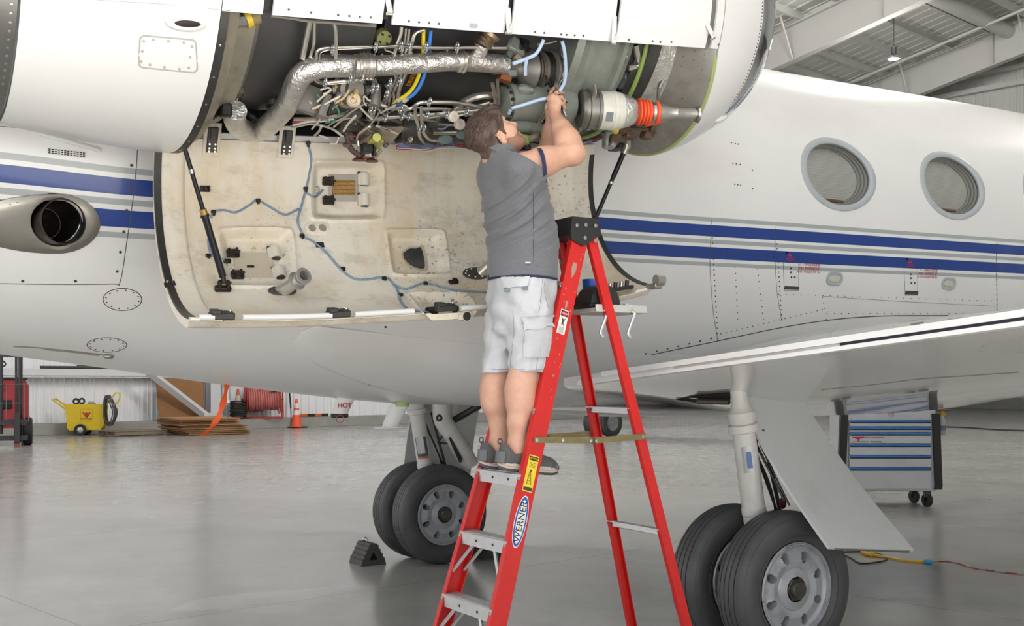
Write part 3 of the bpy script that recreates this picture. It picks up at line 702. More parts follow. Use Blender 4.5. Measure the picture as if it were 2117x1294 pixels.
# upper fixed cowl: three panels, with gaps where the latches hang
M_gap = M('bay_dark', (.085, .083, .083), .6)
segs = [(XA+.004, -2.565), (-2.535, -1.985), (-1.96, -1.405), (-1.38, -.80), (-.775, XF-.006)]
segs = [(XA+.004, XA+.165), (XA+.205, -2.575), (-2.53, -1.985), (-1.955, -1.402), (-1.378, -.815), (-.775, XF-.006)]
for i, (a, b) in enumerate(segs):
    mb = nshell(np.linspace(a, b, 6), PHO, math.radians(26), .012, 14); build('cowl_panel', mb, M_white, JET)
mb = nshell(np.linspace(XA+.004, XF-.006, 12), math.radians(26.4), PHI, .03, 44); build('upper_cowl', mb, M_white, JET)
mb = MB()
for (u, v) in ((597, 20), (643, 26), (699, 31), (722, 33), (744, 35), (766, 36), (845, 44), (866, 46), (887, 48), (907, 49), (1106, 66), (1125, 68), (1160, 71), (1171, 72), (1188, 73), (1206, 74), (1300, 82), (1349, 85), (1365, 87), (1388, 87), (1485, 92)): ndots(mb, [(u, v)], .005)
build('cowl_fasteners', mb, M_screw, nac)
# latches hanging at the panel joints
def latch(u0, v0, u1, v1, w):
    a = nhit(u0, v0, .004); b = nhit(u1, v1, .035); d = nrm(b-a); s = nrm(np.cross(d, V3((0, -1, .2)))); n = np.cross(s, d); R = np.stack([s, d, n], axis=1); L = np.linalg.norm(b-a); mb = MB()
    mb.box((a+b)/2, (w, L, .012), R, .003); mb.box(a+(b-a)*.72+n*.008, (w*.7, L*.3, .006), R, .002); o = build('cowl_latch', mb, M_white, JET)
    mb = MB(); mb.tube([a+(b-a)*.55+n*.007-s*w*.3, a+(b-a)*.75+n*.012+s*w*.2, a+(b-a)*.86+n*.008+s*w*.3], .003, 6); mb.cyl(b-s*w*.6-n*.008, b+s*w*.6-n*.008, .007, n=8); build('latch_hook', mb, M_steel, o)
latch(802, 0, 807, 27, .022); latch(1050, 16, 1053, 68, .024); latch(1271, 33, 1269, 90, .022); latch(1462, 50, 1476, 78, .022)
mb = MB(); P = nhit(979, 53, .002); x, ph = nparam(P); n = nrm(P-nax(x)); T = V3((1, 0, .088)); U = np.cross(n, T); U = U if U[2] > 0 else -U
mb.loft([[P+nrm(T)*(.010*(1 if math.cos(a) > 0 else -1)+.011*math.cos(a))+U*.0095*math.sin(a)+n*o_ for a in [2*pi*(k+.5)/24 for k in range(24)]] for o_ in (-.002, .003)]); build('flush_latch', mb, M_ring, nac)
# aft frame of the opening: dark seal strip and bevelled land
mb = nshell(np.linspace(XA+.002, XA+.035, 3), math.radians(-118), math.radians(-23), .012, 30); SE = build('cowl_seal', mb, M_dgrey, nac)
mb = nshell([XA+.035, XA+.10, XA+.115, XA+.19], math.radians(-112), math.radians(-18), .02, 30)
g = [[npt(x, math.radians(-114)+math.radians(100)*k/30, o) for k in range(31)] for x, o in ((XA+.03, -.025), (XA+.09, -.05), (XA+.10, -.12), (XA+.19, -.14))]; mb = MB(); mb.shell(g, -.008)
build('aft_frame', mb, M('sooty_frame', (.55, .52, .46), .55, .4, var=.2, scale=9, dirt=(.25, .23, .2), dscale=7, damt=.8), nac)
mb = MB(); ndots(mb, [(XA+.016, math.radians(a)) for a in range(-100, -20, 11)], .005, par=True); build('seal_screws', mb, M_alu, SE)
# drain bump, oval outlet and access panel on the rear cowl
mb = MB()
for k in range(37):
    pass
def nseam(mb, pts, w=.004, off=.0012):
    Q = [nhit(*p) for p in pts]
    for i in range(len(Q)-1):
        a, b = Q[i], Q[i+1]; nn = nrm(a-nax(a[0])); s = nrm(np.cross(nn, b-a))*w/2; e = nn*.001; a = a+nn*off; b = b+nn*off
        mb.add([a-s, a+s, b+s, b-s, a-s-e, a+s-e, b+s-e, b-s-e], [(0, 1, 2, 3), (7, 6, 5, 4), (0, 4, 5, 1), (2, 6, 7, 3), (1, 5, 6, 2), (3, 7, 4, 0)])
rr = []
for (cx, cy, sx, sy) in ((395, 92, 1, -1), (398, 140, 1, 1), (297, 130, -1, 1), (299, 84, -1, -1)):
    for k in range(6): a = (pi/2)*k/5; rr.append((cx+sx*10*(math.sin(a) if sx*sy < 0 else math.cos(a)), cy+sy*10*(math.cos(a) if sx*sy < 0 else math.sin(a))))
M_line = M('panel_line_grey', (.68, .665, .645), .7)
nseam(mb, rr+[rr[0]], .006); ndots(mb, [(297, 85), (317, 82), (348, 85), (380, 88), (397, 96), (393, 118), (390, 140), (371, 143), (340, 139), (310, 134), (292, 127), (294, 106)], .0055); build('access_panel', mb, M_line, nac)
mb = MB(); P = nhit(386, 47); x, ph = nparam(P); n = nrm(P-nax(x)); T = nrm(V3((1, -.05, .088))); U = nrm(np.cross(n, T)); U = U if U[2] > 0 else -U
def ov(cx, w, h, o_): return [P+T*(cx+w*math.cos(a))+U*h*math.sin(a)+n*o_ for a in [2*pi*k/32 for k in range(32)]]
mb.loft([ov(.0, .088, .040, -.02), ov(-.004, .075, .030, .014), ov(-.01, .070, .024, .018), ov(.0, .050, .0135, .018), ov(.0, .047, .011, -.012)]); OV = build('overboard_outlet', mb, M_white, nac)
mb = MB(); mb.loft([ov(.0, .05, .0125, .0165), ov(0, .047, .011, .0172)]); build('outlet_hole', mb, M('outlet_dark', (.16, .11, .10), .6), OV)
nseam_m = MB(); nseam(nseam_m, [(200, 0), (330, 8), (452, 20)], .003); build('cowl_seam', nseam_m, M_line, nac)
# white drain bulge on the fan cowl
mb = MB(); P = nhit(1487, 245); mb.ell(P, (.055, .03, .022), R=roty(-.35)); build('cowl_bulge', mb, M_white, fc)
# front frame: riveted annular bulkhead inside the open bay
M_bulk = M('bulkhead_metal', (.60, .585, .555), .5, .55, var=.18, scale=5, dirt=(.44, .41, .37), dscale=6, damt=.6)
mb = MB(); ring = lambda x, R, tl: [npb(x, 2*pi*k/96, 0, R, tl) for k in range(96)]
mb.loft([ring(-.724, .690, -.28), ring(-.745, .680, -.28), ring(-.80, .60, -.24), ring(-.86, .535, -.12), ring(-.86, .525, -.12)], caps=False); BK = build('bulkhead', mb, M_bulk, nac); fix_normals(BK)
mb = MB(); mb.loft([[npb(-.726, math.radians(-150)+math.radians(124)*k/60, o, None, -.28)+V3((dx, 0, 0)) for k in range(61)] for o, dx in ((-.004, 0), (-.012, -.008), (-.013, -.003), (-.006, .006), (-.004, 0))], close=False, caps=False)
build('bulkhead_seal', mb, M('green_sealant', (.62, .68, .40), .5), BK)
mb = MB()
for R_, st in ((.665, 2.2), (.62, 4), (.57, 5)):
    for a in np.radians(np.arange(-130, -10, st)):
        x_ = -.765-(.688-R_)*.62; P = npb(x_, a, 0, R_, -.26); mb.ell(P+V3((-.002, 0, 0)), .0035, 6, 4)
build('bulkhead_rivets', mb, M_alu, BK)
# green flange ring of the fan case inlet and foil blanket over the barrel
mb = MB(); mb.torus(nax(-1.12), (1, 0, .088), .60, .012, 72, 8); build('green_flange', mb, M('flange_green', (.50, .60, .30), .45), barrel)
mb = MB(); mb.loft([[npt(x, 2*pi*k/64, 0, R) for k in range(64)] for x, R in ((-1.13, .585), (-1.10, .595), (-1.05, .585), (-1.05, .50))], caps=False); build('barrel_flange', mb, M_dgrey, barrel)
def mat_foil():
    t = NT('crinkled_foil'); n = t.noise(14, 4, .6); t.set(Base_Color=t.ramp(n, [(.3, lin((.74, .725, .70))), (.7, lin((.88, .87, .85)))]), Metallic=.85, Roughness=.33)
    t.bump(t.noise(13, 4, .65), .85, .022); return t.m
M_foil = mat_foil()
mb = MB(); mb.loft([[npt(x, math.radians(-75)+math.radians(110)*k/30, .012, R) for k in range(31)] for x, R in ((-.82, .53), (-.90, .515), (-1.03, .505))], close=False, caps=False); build('foil_blanket', mb, M_foil, barrel)
# pylon to the fuselage
mb = MB(); rings = []
for y in (-1.3, -.9): rings.append([(x_, y, 3.42+.08*x_+h*.09) for x_, h in ((-3.6, 0), (-3.0, 1), (-1.8, 1.2), (-.9, 1), (-.5, 0), (-.9, -1), (-1.8, -1.2), (-3.0, -1))])
mb.loft(rings); build('pylon', mb, M_white, JET)
# ---- lower cowl door, swung open about its inboard hinge
OPEN = math.radians(71)
def dpt(x, s, off=0.0):
    """door point: s = 0 hinge, 1 free edge; off > 0 towards the inner face"""
    P = npt(x, PHI+(math.radians(335.2)-PHI)*s, -off); H = npt(x, PHI); r = P-H; c, q = math.cos(OPEN), math.sin(OPEN)
    return H+np.array([r[0], r[1]*c-r[2]*q, r[1]*q+r[2]*c])
XD0, XD1 = -3.235, -.76
_dx = np.linspace(XD0, XD1, 200); _ds = np.linspace(0, 1, 120); _DG = np.array([[dpt(x, s, .035) for s in _ds] for x in _dx]); _DP = proj_arr(_DG)
def dhit(u, v):
    d = (_DP[..., 0]-u)**2+(_DP[..., 1]-v)**2; i, j = np.unravel_index(np.argmin(d), d.shape); return _dx[i], _ds[j]
def dsurf(u, v, off=0.0): x, s = dhit(u, v); return dpt(x, s, .035+off)
def dnorm(x, s): return nrm(dpt(x, s, .1)-dpt(x, s, 0))
def sst(a, b, x): t = np.clip((x-a)/(b-a), 0, 1); return t*t*(3-2*t)
RECS = [((645, 335), (790, 335), (790, 452), (645, 452), .045), ((455, 478), (600, 472), (612, 588), (462, 592), .045), ((800, 478), (915, 476), (928, 568), (812, 566), .045), ((845, 610), (960, 605), (1000, 655), (880, 655), .032)]
def door_relief(PU):
    u, v = PU[..., 0], PU[..., 1]; h = np.zeros_like(u)
    for (a, b, c, d, dep) in RECS:
        cx = (a[0]+b[0]+c[0]+d[0])/4; cy = (a[1]+b[1]+c[1]+d[1])/4; hw = (b[0]-a[0]+c[0]-d[0])/4; hh = (d[1]-a[1]+c[1]-b[1])/4; sk = ((d[0]-a[0])+(c[0]-b[0]))/2/(2*hh)
        du = np.abs((u-cx)-sk*(v-cy))/hw; dv = np.abs(v-cy)/hh; m = np.maximum(du, dv)*.5+.5*(du**6+dv**6)**(1/6)
        h -= dep*(1-sst(.74, 1.0, m)); h += .010*np.exp(-((m-1.05)/.05)**2)
    return h
nx, ns = 300, 170
gx = np.linspace(XD0, XD1, nx); gs = np.linspace(0, 1, ns)
base = np.array([[dpt(x, s, .035) for s in gs] for x in gx]); rel = door_relief(proj_arr(base))
NN = np.array([[dnorm(x, s) for s in gs] for x in gx])
edge = .012*(1-sst(0, .05, (gx-XD0)/(XD1-XD0)))[:, None]+.012*(sst(.95, 1, (gx-XD0)/(XD1-XD0)))[:, None]
step = -.018*sst(.052, .056, (gx-XD0)/(XD1-XD0))[:, None]*(1-sst(.945, .949, (gx-XD0)/(XD1-XD0)))[:, None]
inner = base+NN*(rel+.016+step*.9)[..., None]
outer = np.array([[dpt(x, s, 0) for s in gs] for x in gx])+NN*(np.minimum(0, rel+.035-.008)+.038*sst(.955, .995, gs)[None, :])[..., None]
mb = MB(); N_ = nx*ns; vs = np.concatenate([inner.reshape(-1, 3), outer.reshape(-1, 3)]); fs_ = []
for i in range(nx-1):
    for j in range(ns-1):
        a, b, c, d = i*ns+j, i*ns+j+1, (i+1)*ns+j+1, (i+1)*ns+j; fs_.append((a, b, c, d)); fs_.append((N_+d, N_+c, N_+b, N_+a))
bd = [i*ns for i in range(nx)]+[(nx-1)*ns+j for j in range(1, ns)]+[i*ns+ns-1 for i in range(nx-2, -1, -1)]+[j for j in range(ns-2, 0, -1)]
for k in range(len(bd)): a, b = bd[k], bd[(k+1) % len(bd)]; fs_.append((a, N_+a, N_+b, b))
mb.add(vs, fs_)
def mat_door():
    t = NT('stained_cream_composite'); n = t.noise(1.6, 5, .6); base = t.ramp(n, [(.3, lin((.83, .795, .73))), (.7, lin((.90, .88, .83)))])
    st = t.noise(1.1, 7, .7, stretch=(2.2, 2.2, .5)); base = t.mix(t.ramp(st, [(.46, (0, 0, 0)), (.68, (.75,)*3)]), base, lin((.78, .68, .51)))
    fx = t.n('ShaderNodeSeparateXYZ'); t.l(t.obj(), fx.inputs[0])
    sp = t.noise(42, 3, .7); near = t.ramp(fx.outputs[0], [(0, (1,)*3), (1, (1,)*3)])
    zone = t.ramp(t.noise(1.5, 4, .6), [(.46, (0, 0, 0)), (.62, (1, 1, 1))]); spots = t.ramp(sp, [(.60, (0, 0, 0)), (.64, (1, 1, 1))])
    m = t.math('MULTIPLY', t.math('MULTIPLY', spots, zone), .75); base = t.mix(m, base, lin((.30, .25, .20)))
    sc = t.noise(5, 8, .75, stretch=(1, 1, 2)); base = t.mix(t.ramp(sc, [(.52, (0, 0, 0)), (.76, (.5,)*3)]), base, lin((.47, .42, .36)))
    t.set(Base_Color=base, Roughness=.5, Coat_Weight=.1, Coat_Roughness=.3); t.bump(t.noise(70, 3, .6), .12, .003); return t.m
M_door = mat_door()
door = build('lower_cowl_door', mb, M_door, JET, ang=50); fix_normals(door)
# seal strips along its two ends
for x0, x1, s0, s1 in ((XD0-.006, XD0+.026, .02, .62), (XD0-.006, XD0+.026, .64, .97), (XD1-.026, XD1+.004, .05, .95)):
    g = [[dpt(x, s0+(s1-s0)*k/30, .055) for k in range(31)] for x in (x0, x1)]; mb = MB(); mb.shell(g, .014); build('door_seal', mb, M_dgrey, door)
# white gasket channels along the free edge, and the four latch keepers
M_wtape = M('white_gasket', (.86, .86, .85), .45)
for (u0, u1) in ((397, 428), (486, 582), (584, 678), (732, 855), (953, 1012)):
    m = 656+((u0+u1)/2-380)*.012; x0 = dhit(u0, m)[0]; x1 = dhit(u1, m)[0]; mb = MB()
    mb.tube([dpt(x0, .997, .052), dpt((x0+x1)/2, .997, .052), dpt(x1, .997, .052)], .014, 10); build('edge_gasket', mb, M_wtape, door)
def keeper(u):
    x = dhit(u, 656+(u-380)*.012)[0]; T = nrm(dpt(x+.05, .97)-dpt(x-.05, .97)); n = dnorm(x, .97); U = np.cross(n, T); R = np.stack([T, U, n], axis=1); c = dpt(x, .985, .058); mb = MB()
    mb.box(c, (.105, .05, .03), R, .004); mb.box(c-T*.028+n*.018, (.04, .058, .02), R, .004); mb.box(c+T*.02+n*.016, (.05, .03, .012), R, .003); K = build('door_latch', mb, M_dgrey, door)
    mb = MB()
    for a, b in ((-.04, .012), (-.018, -.012), (.008, .01), (.034, -.008), (.034, .012)): mb.lathe(c+T*a+U*b+n*.018, n, [(0, .006), (.008, .006), (.008, .0001)], 8)
    build('latch_bolts', mb, M_steel, K)
for u in (446, 702, 922): keeper(u)
# latch mechanisms inside the stamped pockets
def onD(u, v): x, s = dhit(u, v); T = nrm(dpt(x+.05, s)-dpt(x-.05, s)); n = dnorm(x, s); S = nrm(dpt(x, s+.02)-dpt(x, s-.02)); return dpt(x, s, .035+.016-.016+float(door_relief(proj_arr(np.array([dpt(x, s, .035)])))[0])), T, S, n
def hook_pair(pts, roll, nm='pocket_latch'):
    for (u, v) in pts:
        p, T, S, n = onD(u, v); R = np.stack([T, S, n], axis=1); mb = MB(); mb.box(p+n*.012, (.06, .042, .022), R, .004); mb.box(p+n*.026, (.045, .03, .010), R, .003)
        mb.cyl(p+n*.03-T*.03, p+n*.03+T*.03, .006, n=8); mb.cyl(p+n*.02-S*.026+T*.02, p+n*.02+S*.026+T*.02, .007, n=8); mb.cyl(p+n*.02-S*.024-T*.018, p+n*.02+S*.024-T*.018, .006, n=8); build(nm, mb, M('latch_dark', (.21, .185, .17), .5, .6, var=.4, scale=40), door)
    for (u, v) in roll:
        p, T, S, n = onD(u, v); mb = MB(); R = np.stack([T, S, n], axis=1); mb.lathe(p+n*.012-S*.032, S, [(0, .001), (0, .026), (.064, .026), (.064, .001)], 18); mb.box(p+n*.008-T*.02, (.035, .06, .03), R, .004); o = build('pocket_roller', mb, M('cream_part', (.80, .775, .72), .5), door)
        mb = MB(); mb.lathe(p+n*.012+S*.0325, S, [(0, .022), (.002, .02), (.002, .0001)], 16); mb.box(p-S*.03+n*.004-T*.03, (.012, .02, .02), R, .002); build('roller_pin', mb, M_dgrey, o)
hook_pair([(682, 371), (682, 410)], [(757, 369), (757, 409)]); hook_pair([(485, 516), (494, 557)], [(572, 514), (580, 555)]); hook_pair([(893, 635)], [(938, 629), (958, 645)])
mb = MB(); p, T, S, n = onD(719, 388); R = np.stack([T, S, n], axis=1); mb.box(p+n*.006, (.125, .076, .012), R, .002); PL = build('rusty_plate', mb, M('rusty_strip', (.62, .47, .24), .6, .3, var=.3, scale=30, dirt=(.75, .72, .66), dscale=40, damt=.9, stretch=(1, 1, 6)), door)
mb = MB()
for k in range(4): mb.box(p+n*.013+S*(-.03+.02*k), (.12, .004, .004), R, .001)
build('plate_ribs', mb, M('rust_brown', (.50, .34, .14), .7), PL)
mb = MB(); mb.box(p+n*.002, (.17, .145, .004), R, .003); build('pocket_plate', mb, M('pocket_grey', (.66, .64, .60), .5, .2, var=.06), door)
mb = MB(); p, T, S, n = onD(659, 388); R = np.stack([T, S, n], axis=1); mb.box(p+n*.006, (.03, .035, .006), R, .003); mb.cyl(p+n*.01-S*.008, p+n*.014-S*.008, .005, n=8); mb.cyl(p+n*.01+S*.008, p+n*.014+S*.008, .005, n=8); build('cable_bracket', mb, M_steel, door)
p, T, S, n = onD(532, 537); R = np.stack([T, S, n], axis=1); mb = MB(); mb.box(p+n*.003, (.20, .16, .004), R, .004); mb.box(p+n*.006+T*.0, (.035, .012, .003), R); build('pocket_plate', mb, M('pocket_cream', (.74, .70, .62), .55, var=.05), door)
mb = MB(); p, T, S, n = onD(524, 540); R = np.stack([T, S, n], axis=1); mb.box(p+n*.010, (.035, .012, .003), R); build('pocket_slot', mb, M_hole, door)
mb = MB(); p, T, S, n = onD(470, 537); R = np.stack([T, S, n], axis=1); mb.box(p+n*.016, (.045, .022, .018), R, .004); build('cable_bracket', mb, M('latch_dark', (.21, .185, .17), .5, .6), door)
# through-opening with a bright skin behind (third pocket)
p, T, S, n = onD(858, 522); mb = MB(); P = []
for (u, v) in ((838, 512), (850, 503), (870, 500), (882, 500), (892, 545), (875, 546), (852, 541), (840, 528)): P.append(onD(u, v)[0])
P = smooth_path(P+[P[0]], 4)[:-1]; mb.loft([[q+n*.004 for q in P], [q+n*.003 for q in [p+(q-p)*.8 for q in P]], [p+(q-p)*.8-n*.022 for q in P]], caps=False); VT = build('door_vent', mb, M('vent_edge', (.70, .66, .58), .5, var=.15, scale=30, dirt=(.45, .30, .15), dscale=30), door)
mb = MB(); mb.loft([[p+(q-p)*.82+n*.0045 for q in P], [p+(q-p)*.3+n*.0055 for q in P]]); build('vent_screen', mb, M('vent_mirror', (.63, .64, .66), .15, .9), VT)
# double grommet, dark plate, small brackets
mb = MB(); p, T, S, n = onD(657, 471); 
def stadD(p, T, S, n, w, h, o_): return [p+T*((w-h) if math.cos(a) > 0 else -(w-h))+T*h*math.cos(a)+S*h*math.sin(a)+n*o_ for a in [2*pi*(k+.5)/32 for k in range(32)]]
p = p+n*.0; mb.loft([stadD(p, T, S, n, .068, .038, -.002), stadD(p, T, S, n, .068, .038, .004), stadD(p, T, S, n, .064, .034, .006)]); GR = build('grommet_plate', mb, M_door, door)
mb = MB()
for k in (-.028, .028): mb.lathe(p+T*k+n*.006, n, [(0, .02), (.003, .019), (.003, .012), (.001, .010), (.001, .001)], 18)
build('grommets', mb, M('grommet_grey', (.55, .52, .46), .5), GR)
for (u, v, w, h) in ((662, 505, .045, .03), (366, 325, .03, .012)):
    p, T, S, n = onD(u, v); R = np.stack([T, S, n], axis=1); mb = MB(); mb.box(p+n*.002, (w, h, .003), R, .001); build('data_plate', mb, M_dgrey, door)
for (u, v) in ((424, 389), (352, 591), (936, 584)):
    p, T, S, n = onD(u, v); R = np.stack([T, S, n], axis=1); mb = MB(); mb.box(p+n*.006, (.05, .03, .012), R, .003); mb.lathe(p+n*.012, n, [(0, .011), (.016, .010), (.018, .006), (.018, .0001)], 12); mb.box(p+n*.014+T*.018, (.008, .03, .016), R, .002); build('striker', mb, M('latch_dark', (.21, .185, .17), .5, .6), door)
# hinge straps at the top
for (u, v) in ((437, 275), (592, 270)):
    p, T, S, n = onD(u, max(v, 262)); R = np.stack([T, S, n], axis=1); mb = MB(); mb.box(p+n*.012, (.05, .12, .012), R, .003); mb.box(p+n*.02-S*.03, (.03, .06, .014), R, .003); HS = build('hinge_strap', mb, M_dgrey, door)
    mb = MB(); mb.box(p+n*.004, (.085, .16, .008), R, .004)
    build('strap_doubler', mb, M_door, HS); mb = MB()
    for a in (-.014, .014):
        for b in (.02, .04, .055): mb.lathe(p+T*a+S*b+n*.018, n, [(0, .005), (.004, .005), (.004, .0001)], 8)
    build('strap_bolts', mb, M_steel, HS)
# duct stub with oval foot
p, T, S, n = onD(582, 604); 
e = aty(628, 570, p[1]-.17); d = nrm(e-p); mb = MB(); mb.loft([[p+T*.07*math.cos(a)+S*.035*math.sin(a)+n*o_ for a in [2*pi*k/32 for k in range(32)]] for o_ in (.0, .008)]); FT = build('drain_duct_foot', mb, M('foot_grey', (.36, .35, .34), .45, .5), door)
mb = MB(); L = np.linalg.norm(e-p); M_duct_s = M('bright_duct', (.78, .77, .75), .3, .8); mb.lathe(p, d, [(-.01, .036), (.03, .030), (L*.62, .028), (L*.66, .045), (L*.69, .045), (L*.70, .026), (L*.8, .024), (L*.82, .034), (L*.86, .034), (L*.87, .022), (L*.95, .024), (L*.97, .040), (L*1.02, .040), (L*1.02, .024), (L*.9, .020)], 26); build('drain_duct', mb, M_duct_s, FT)
p2, T, S, n = onD(985, 568); mb = MB(); mb.loft([[p2+T*.08*math.cos(a)+S*.045*math.sin(a)+n*o_ for a in [2*pi*k/32 for k in range(32)]] for o_ in (.0, .009)]); F2 = build('drain_duct_foot', mb, M('foot_grey', (.36, .35, .34), .45, .5), door)
mb = MB(); 
for k in range(10): a = 2*pi*k/10; mb.ell(p2+T*.066*math.cos(a)+S*.033*math.sin(a)+n*.01, .0055, 7, 5)
build('foot_bolts', mb, M_steel, F2); mb = MB(); mb.lathe(p2+T*.03, nrm(n+T*.5), [(0, .03), (.12, .028), (.12, .022)], 20); build('drain_duct', mb, M_steel, F2)
# blue lacing cord with clamps
def on(u, v, o_=.006): p, T, S, n = onD(u, v); return p+n*o_
M_cord = M('blue_grey_braid', (.44, .53, .62), .6, var=.25, scale=120)
cabs = [[(640, 262), (638, 290), (642, 330), (638, 375), (630, 395), (622, 430), (617, 455), (620, 480), (628, 492), (645, 500), (675, 525), (705, 558), (730, 578), (760, 580), (795, 575), (815, 590), (825, 605), (828, 625), (845, 640), (875, 645), (893, 640)], [(618, 432), (590, 443), (565, 430), (534, 413), (515, 425), (490, 440), (460, 436), (440, 440), (434, 450)], [(630, 398), (645, 405), (660, 404), (672, 392)], [(815, 590), (840, 600), (880, 587), (940, 600), (1012, 607)], [(431, 495), (433, 520), (440, 532), (462, 537)]]
for c in cabs:
    mb = MB(); mb.tube(smooth_path([on(u, v) for u, v in c], 5), .0052, 7); build('bonding_cord', mb, M_cord, door)
for (u, v) in ((638, 280), (631, 388), (534, 413), (440, 440), (624, 490), (707, 558), (795, 577), (880, 588), (432, 531), (828, 610)):
    p, T, S, n = onD(u, v); R = np.stack([T, S, n], axis=1); mb = MB(); mb.box(p+n*.008, (.024, .016, .014), R, .003); mb.lathe(p+n*.01+S*.014, n, [(0, .007), (.008, .007), (.008, .0001)], 8); build('cord_clamp', mb, M('latch_dark', (.21, .185, .17), .5, .6), door)
# hold-open rods
def rod(pts, parent):
    Q = pts; mb = MB(); mb.tube([Q[0], Q[1]], .011, 12); mb.tube([Q[1], Q[2]], .013, 12); o = build('hold_open_rod', mb, M('rod_black', (.13, .13, .14), .35, .4), parent)
    return o
R0 = npt(XA+.01, math.radians(-96), -.05); R0 = aty(380, 300, -1.95)
E_ = onD(459, 597)[0]+onD(459, 597)[3]*.05; r = [R0+(E_-R0)*f for f in (0, .46, .5, .52, .97)]
mb = MB(); mb.tube([r[0], r[1]], .0105, 12); mb.tube([r[3], r[4]], .0165, 10); mb.tube([r[2], r[3]], .021, 12); o = build('hold_open_rod', mb, M('rod_black', (.13, .13, .14), .35, .4), door)
mb = MB(); mb.tube([r[1], r[2]], .017, 12); build('rod_collar', mb, M('brass_band', (.66, .54, .30), .4, .6), o)
q0 = R0+(E_-R0)*.17; mb = MB(); mb.tube([q0, q0+(E_-R0)*.03], .0125, 10); build('rod_collar', mb, M_alu, o)
p, T, S, n = onD(459, 600); R = np.stack([T, S, n], axis=1); mb = MB(); mb.box(p+n*.012, (.075, .03, .024), R, .004); mb.box(p+n*.034-T*.02, (.012, .03, .04), R, .003); mb.box(p+n*.034+T*.02, (.012, .03, .04), R, .003); mb.cyl(p+n*.045-T*.032, p+n*.045+T*.032, .007, n=8); mb.tube([r[4], p+n*.045], .012, 8); build('rod_bracket', mb, M('latch_dark', (.21, .185, .17), .5, .6), door)
A_ = aty(1291, 312, -1.95); B_ = aty(1226, 464, -1.86); mb = MB(); mb.tube([A_, B_], .0115, 12); mb.tube([A_+(B_-A_)*.0, A_+(B_-A_)*.35], .014, 12); o = build('hold_open_rod', mb, M('rod_black', (.13, .13, .14), .35, .4), door)
mb = MB(); mb.tube([A_+(B_-A_)*.42, A_+(B_-A_)*.45], .0150, 10); mb.tube([A_-(B_-A_)*.06, A_+(B_-A_)*.04], .020, 10); mb.box(A_-(B_-A_)*.09, (.035, .03, .05), bev=.006); build('rod_collar', mb, M_steel, o)
mb = MB(); mb.tube([B_, B_+(B_-A_)*.07], .02, 12); build('rod_tip', mb, M('tan_plastic', (.74, .65, .50), .5), o)
mb = MB(); mb.box(A_+V3((.0, .06, .03)), (.06, .12, .03), bev=.005); build('rod_bracket', mb, M_dgrey, BK)
# latch roller at the front corner of the free edge
mb = MB(); p = dpt(XD1-.03, 1.0, .03); mb.box(p+V3((.0, -.03, .02)), (.05, .09, .03), bev=.006); mb.cyl(p+V3((-.02, -.07, .05)), p+V3((.03, -.07, .05)), .028, n=16); build('corner_latch', mb, M_alu, door)
# ================================================================== wings
def wing_z(L): return 1.53+.077*(L-1.4), 1.37+.09*(L-1.2)
def wing_sec(L, n=26):
    zt, zb = wing_z(L); xt = -.97-.02*(L-1.2)+.85*max(0, 1.6-L); xl = 4.6-.62*(L-1.2); c = xl-xt; k = max(.25, c/5.6)
    dep = (zt-zb); th = .50*k; zl = zb+.26*k
    lo = []; up = []
    for i in range(n+1):
        f = (i/n)**1.15
        if f < .38: q = f/.38; z = zt-dep*(1-(1-q)**2.0) if False else zt-dep*(3*q*q-2*q**3)**.8
        else: q = (f-.38)/.62; z = zb+(zl-zb)*q**3.2
        lo.append((xt+c*f, z))
        zu = zt+.05+k**1.6*ip(f, [(0, 0), (.10, .05), (.22, .17), (.35, .31), (.57, .43), (.75, .40), (.92, .26), (1, .12)]); zu = zu*(1-sst(.85, 1, f))+max(zl, lo[-1][1])*sst(.85, 1, f); up.append((xt+c*f, max(zu, z+.0005)))
    up[-1] = lo[-1]
    up[-1] = (lo[-1][0]+.03, lo[-1][1]+.01)
    return lo, up
def wing_pts(L, sgn):
    lo, up = wing_sec(L); return [(x, sgn*L, z) for x, z in lo]+[(x, sgn*L, z) for x, z in up[::-1]]
M_wing = NT('glossy_wing_paint'); _n = M_wing.noise(1.2, 3, .5); M_wing.set(Base_Color=lin((.80, .795, .78)), Roughness=.13, Coat_Weight=.8, Coat_Roughness=.03)
M_wing.bump(M_wing.noise(3.2, 3, .55, stretch=(.35, 1.0, 1)), .05, .02); M_wing = M_wing.m
def wing(sgn):
    mb = MB(); Ls = [.5, .9, 1.2, 1.6, 2.0, 2.5, 3, 3.6, 4.4, 5.5, 7, 9, 10.6, 10.8]
    R = [wing_pts(L, sgn) for L in Ls]; mb.loft(R, flip=(sgn > 0)); w = build('wing', mb, M_wing, JET); fix_normals(w); return w
WR = wing(-1); WL = wing(1)
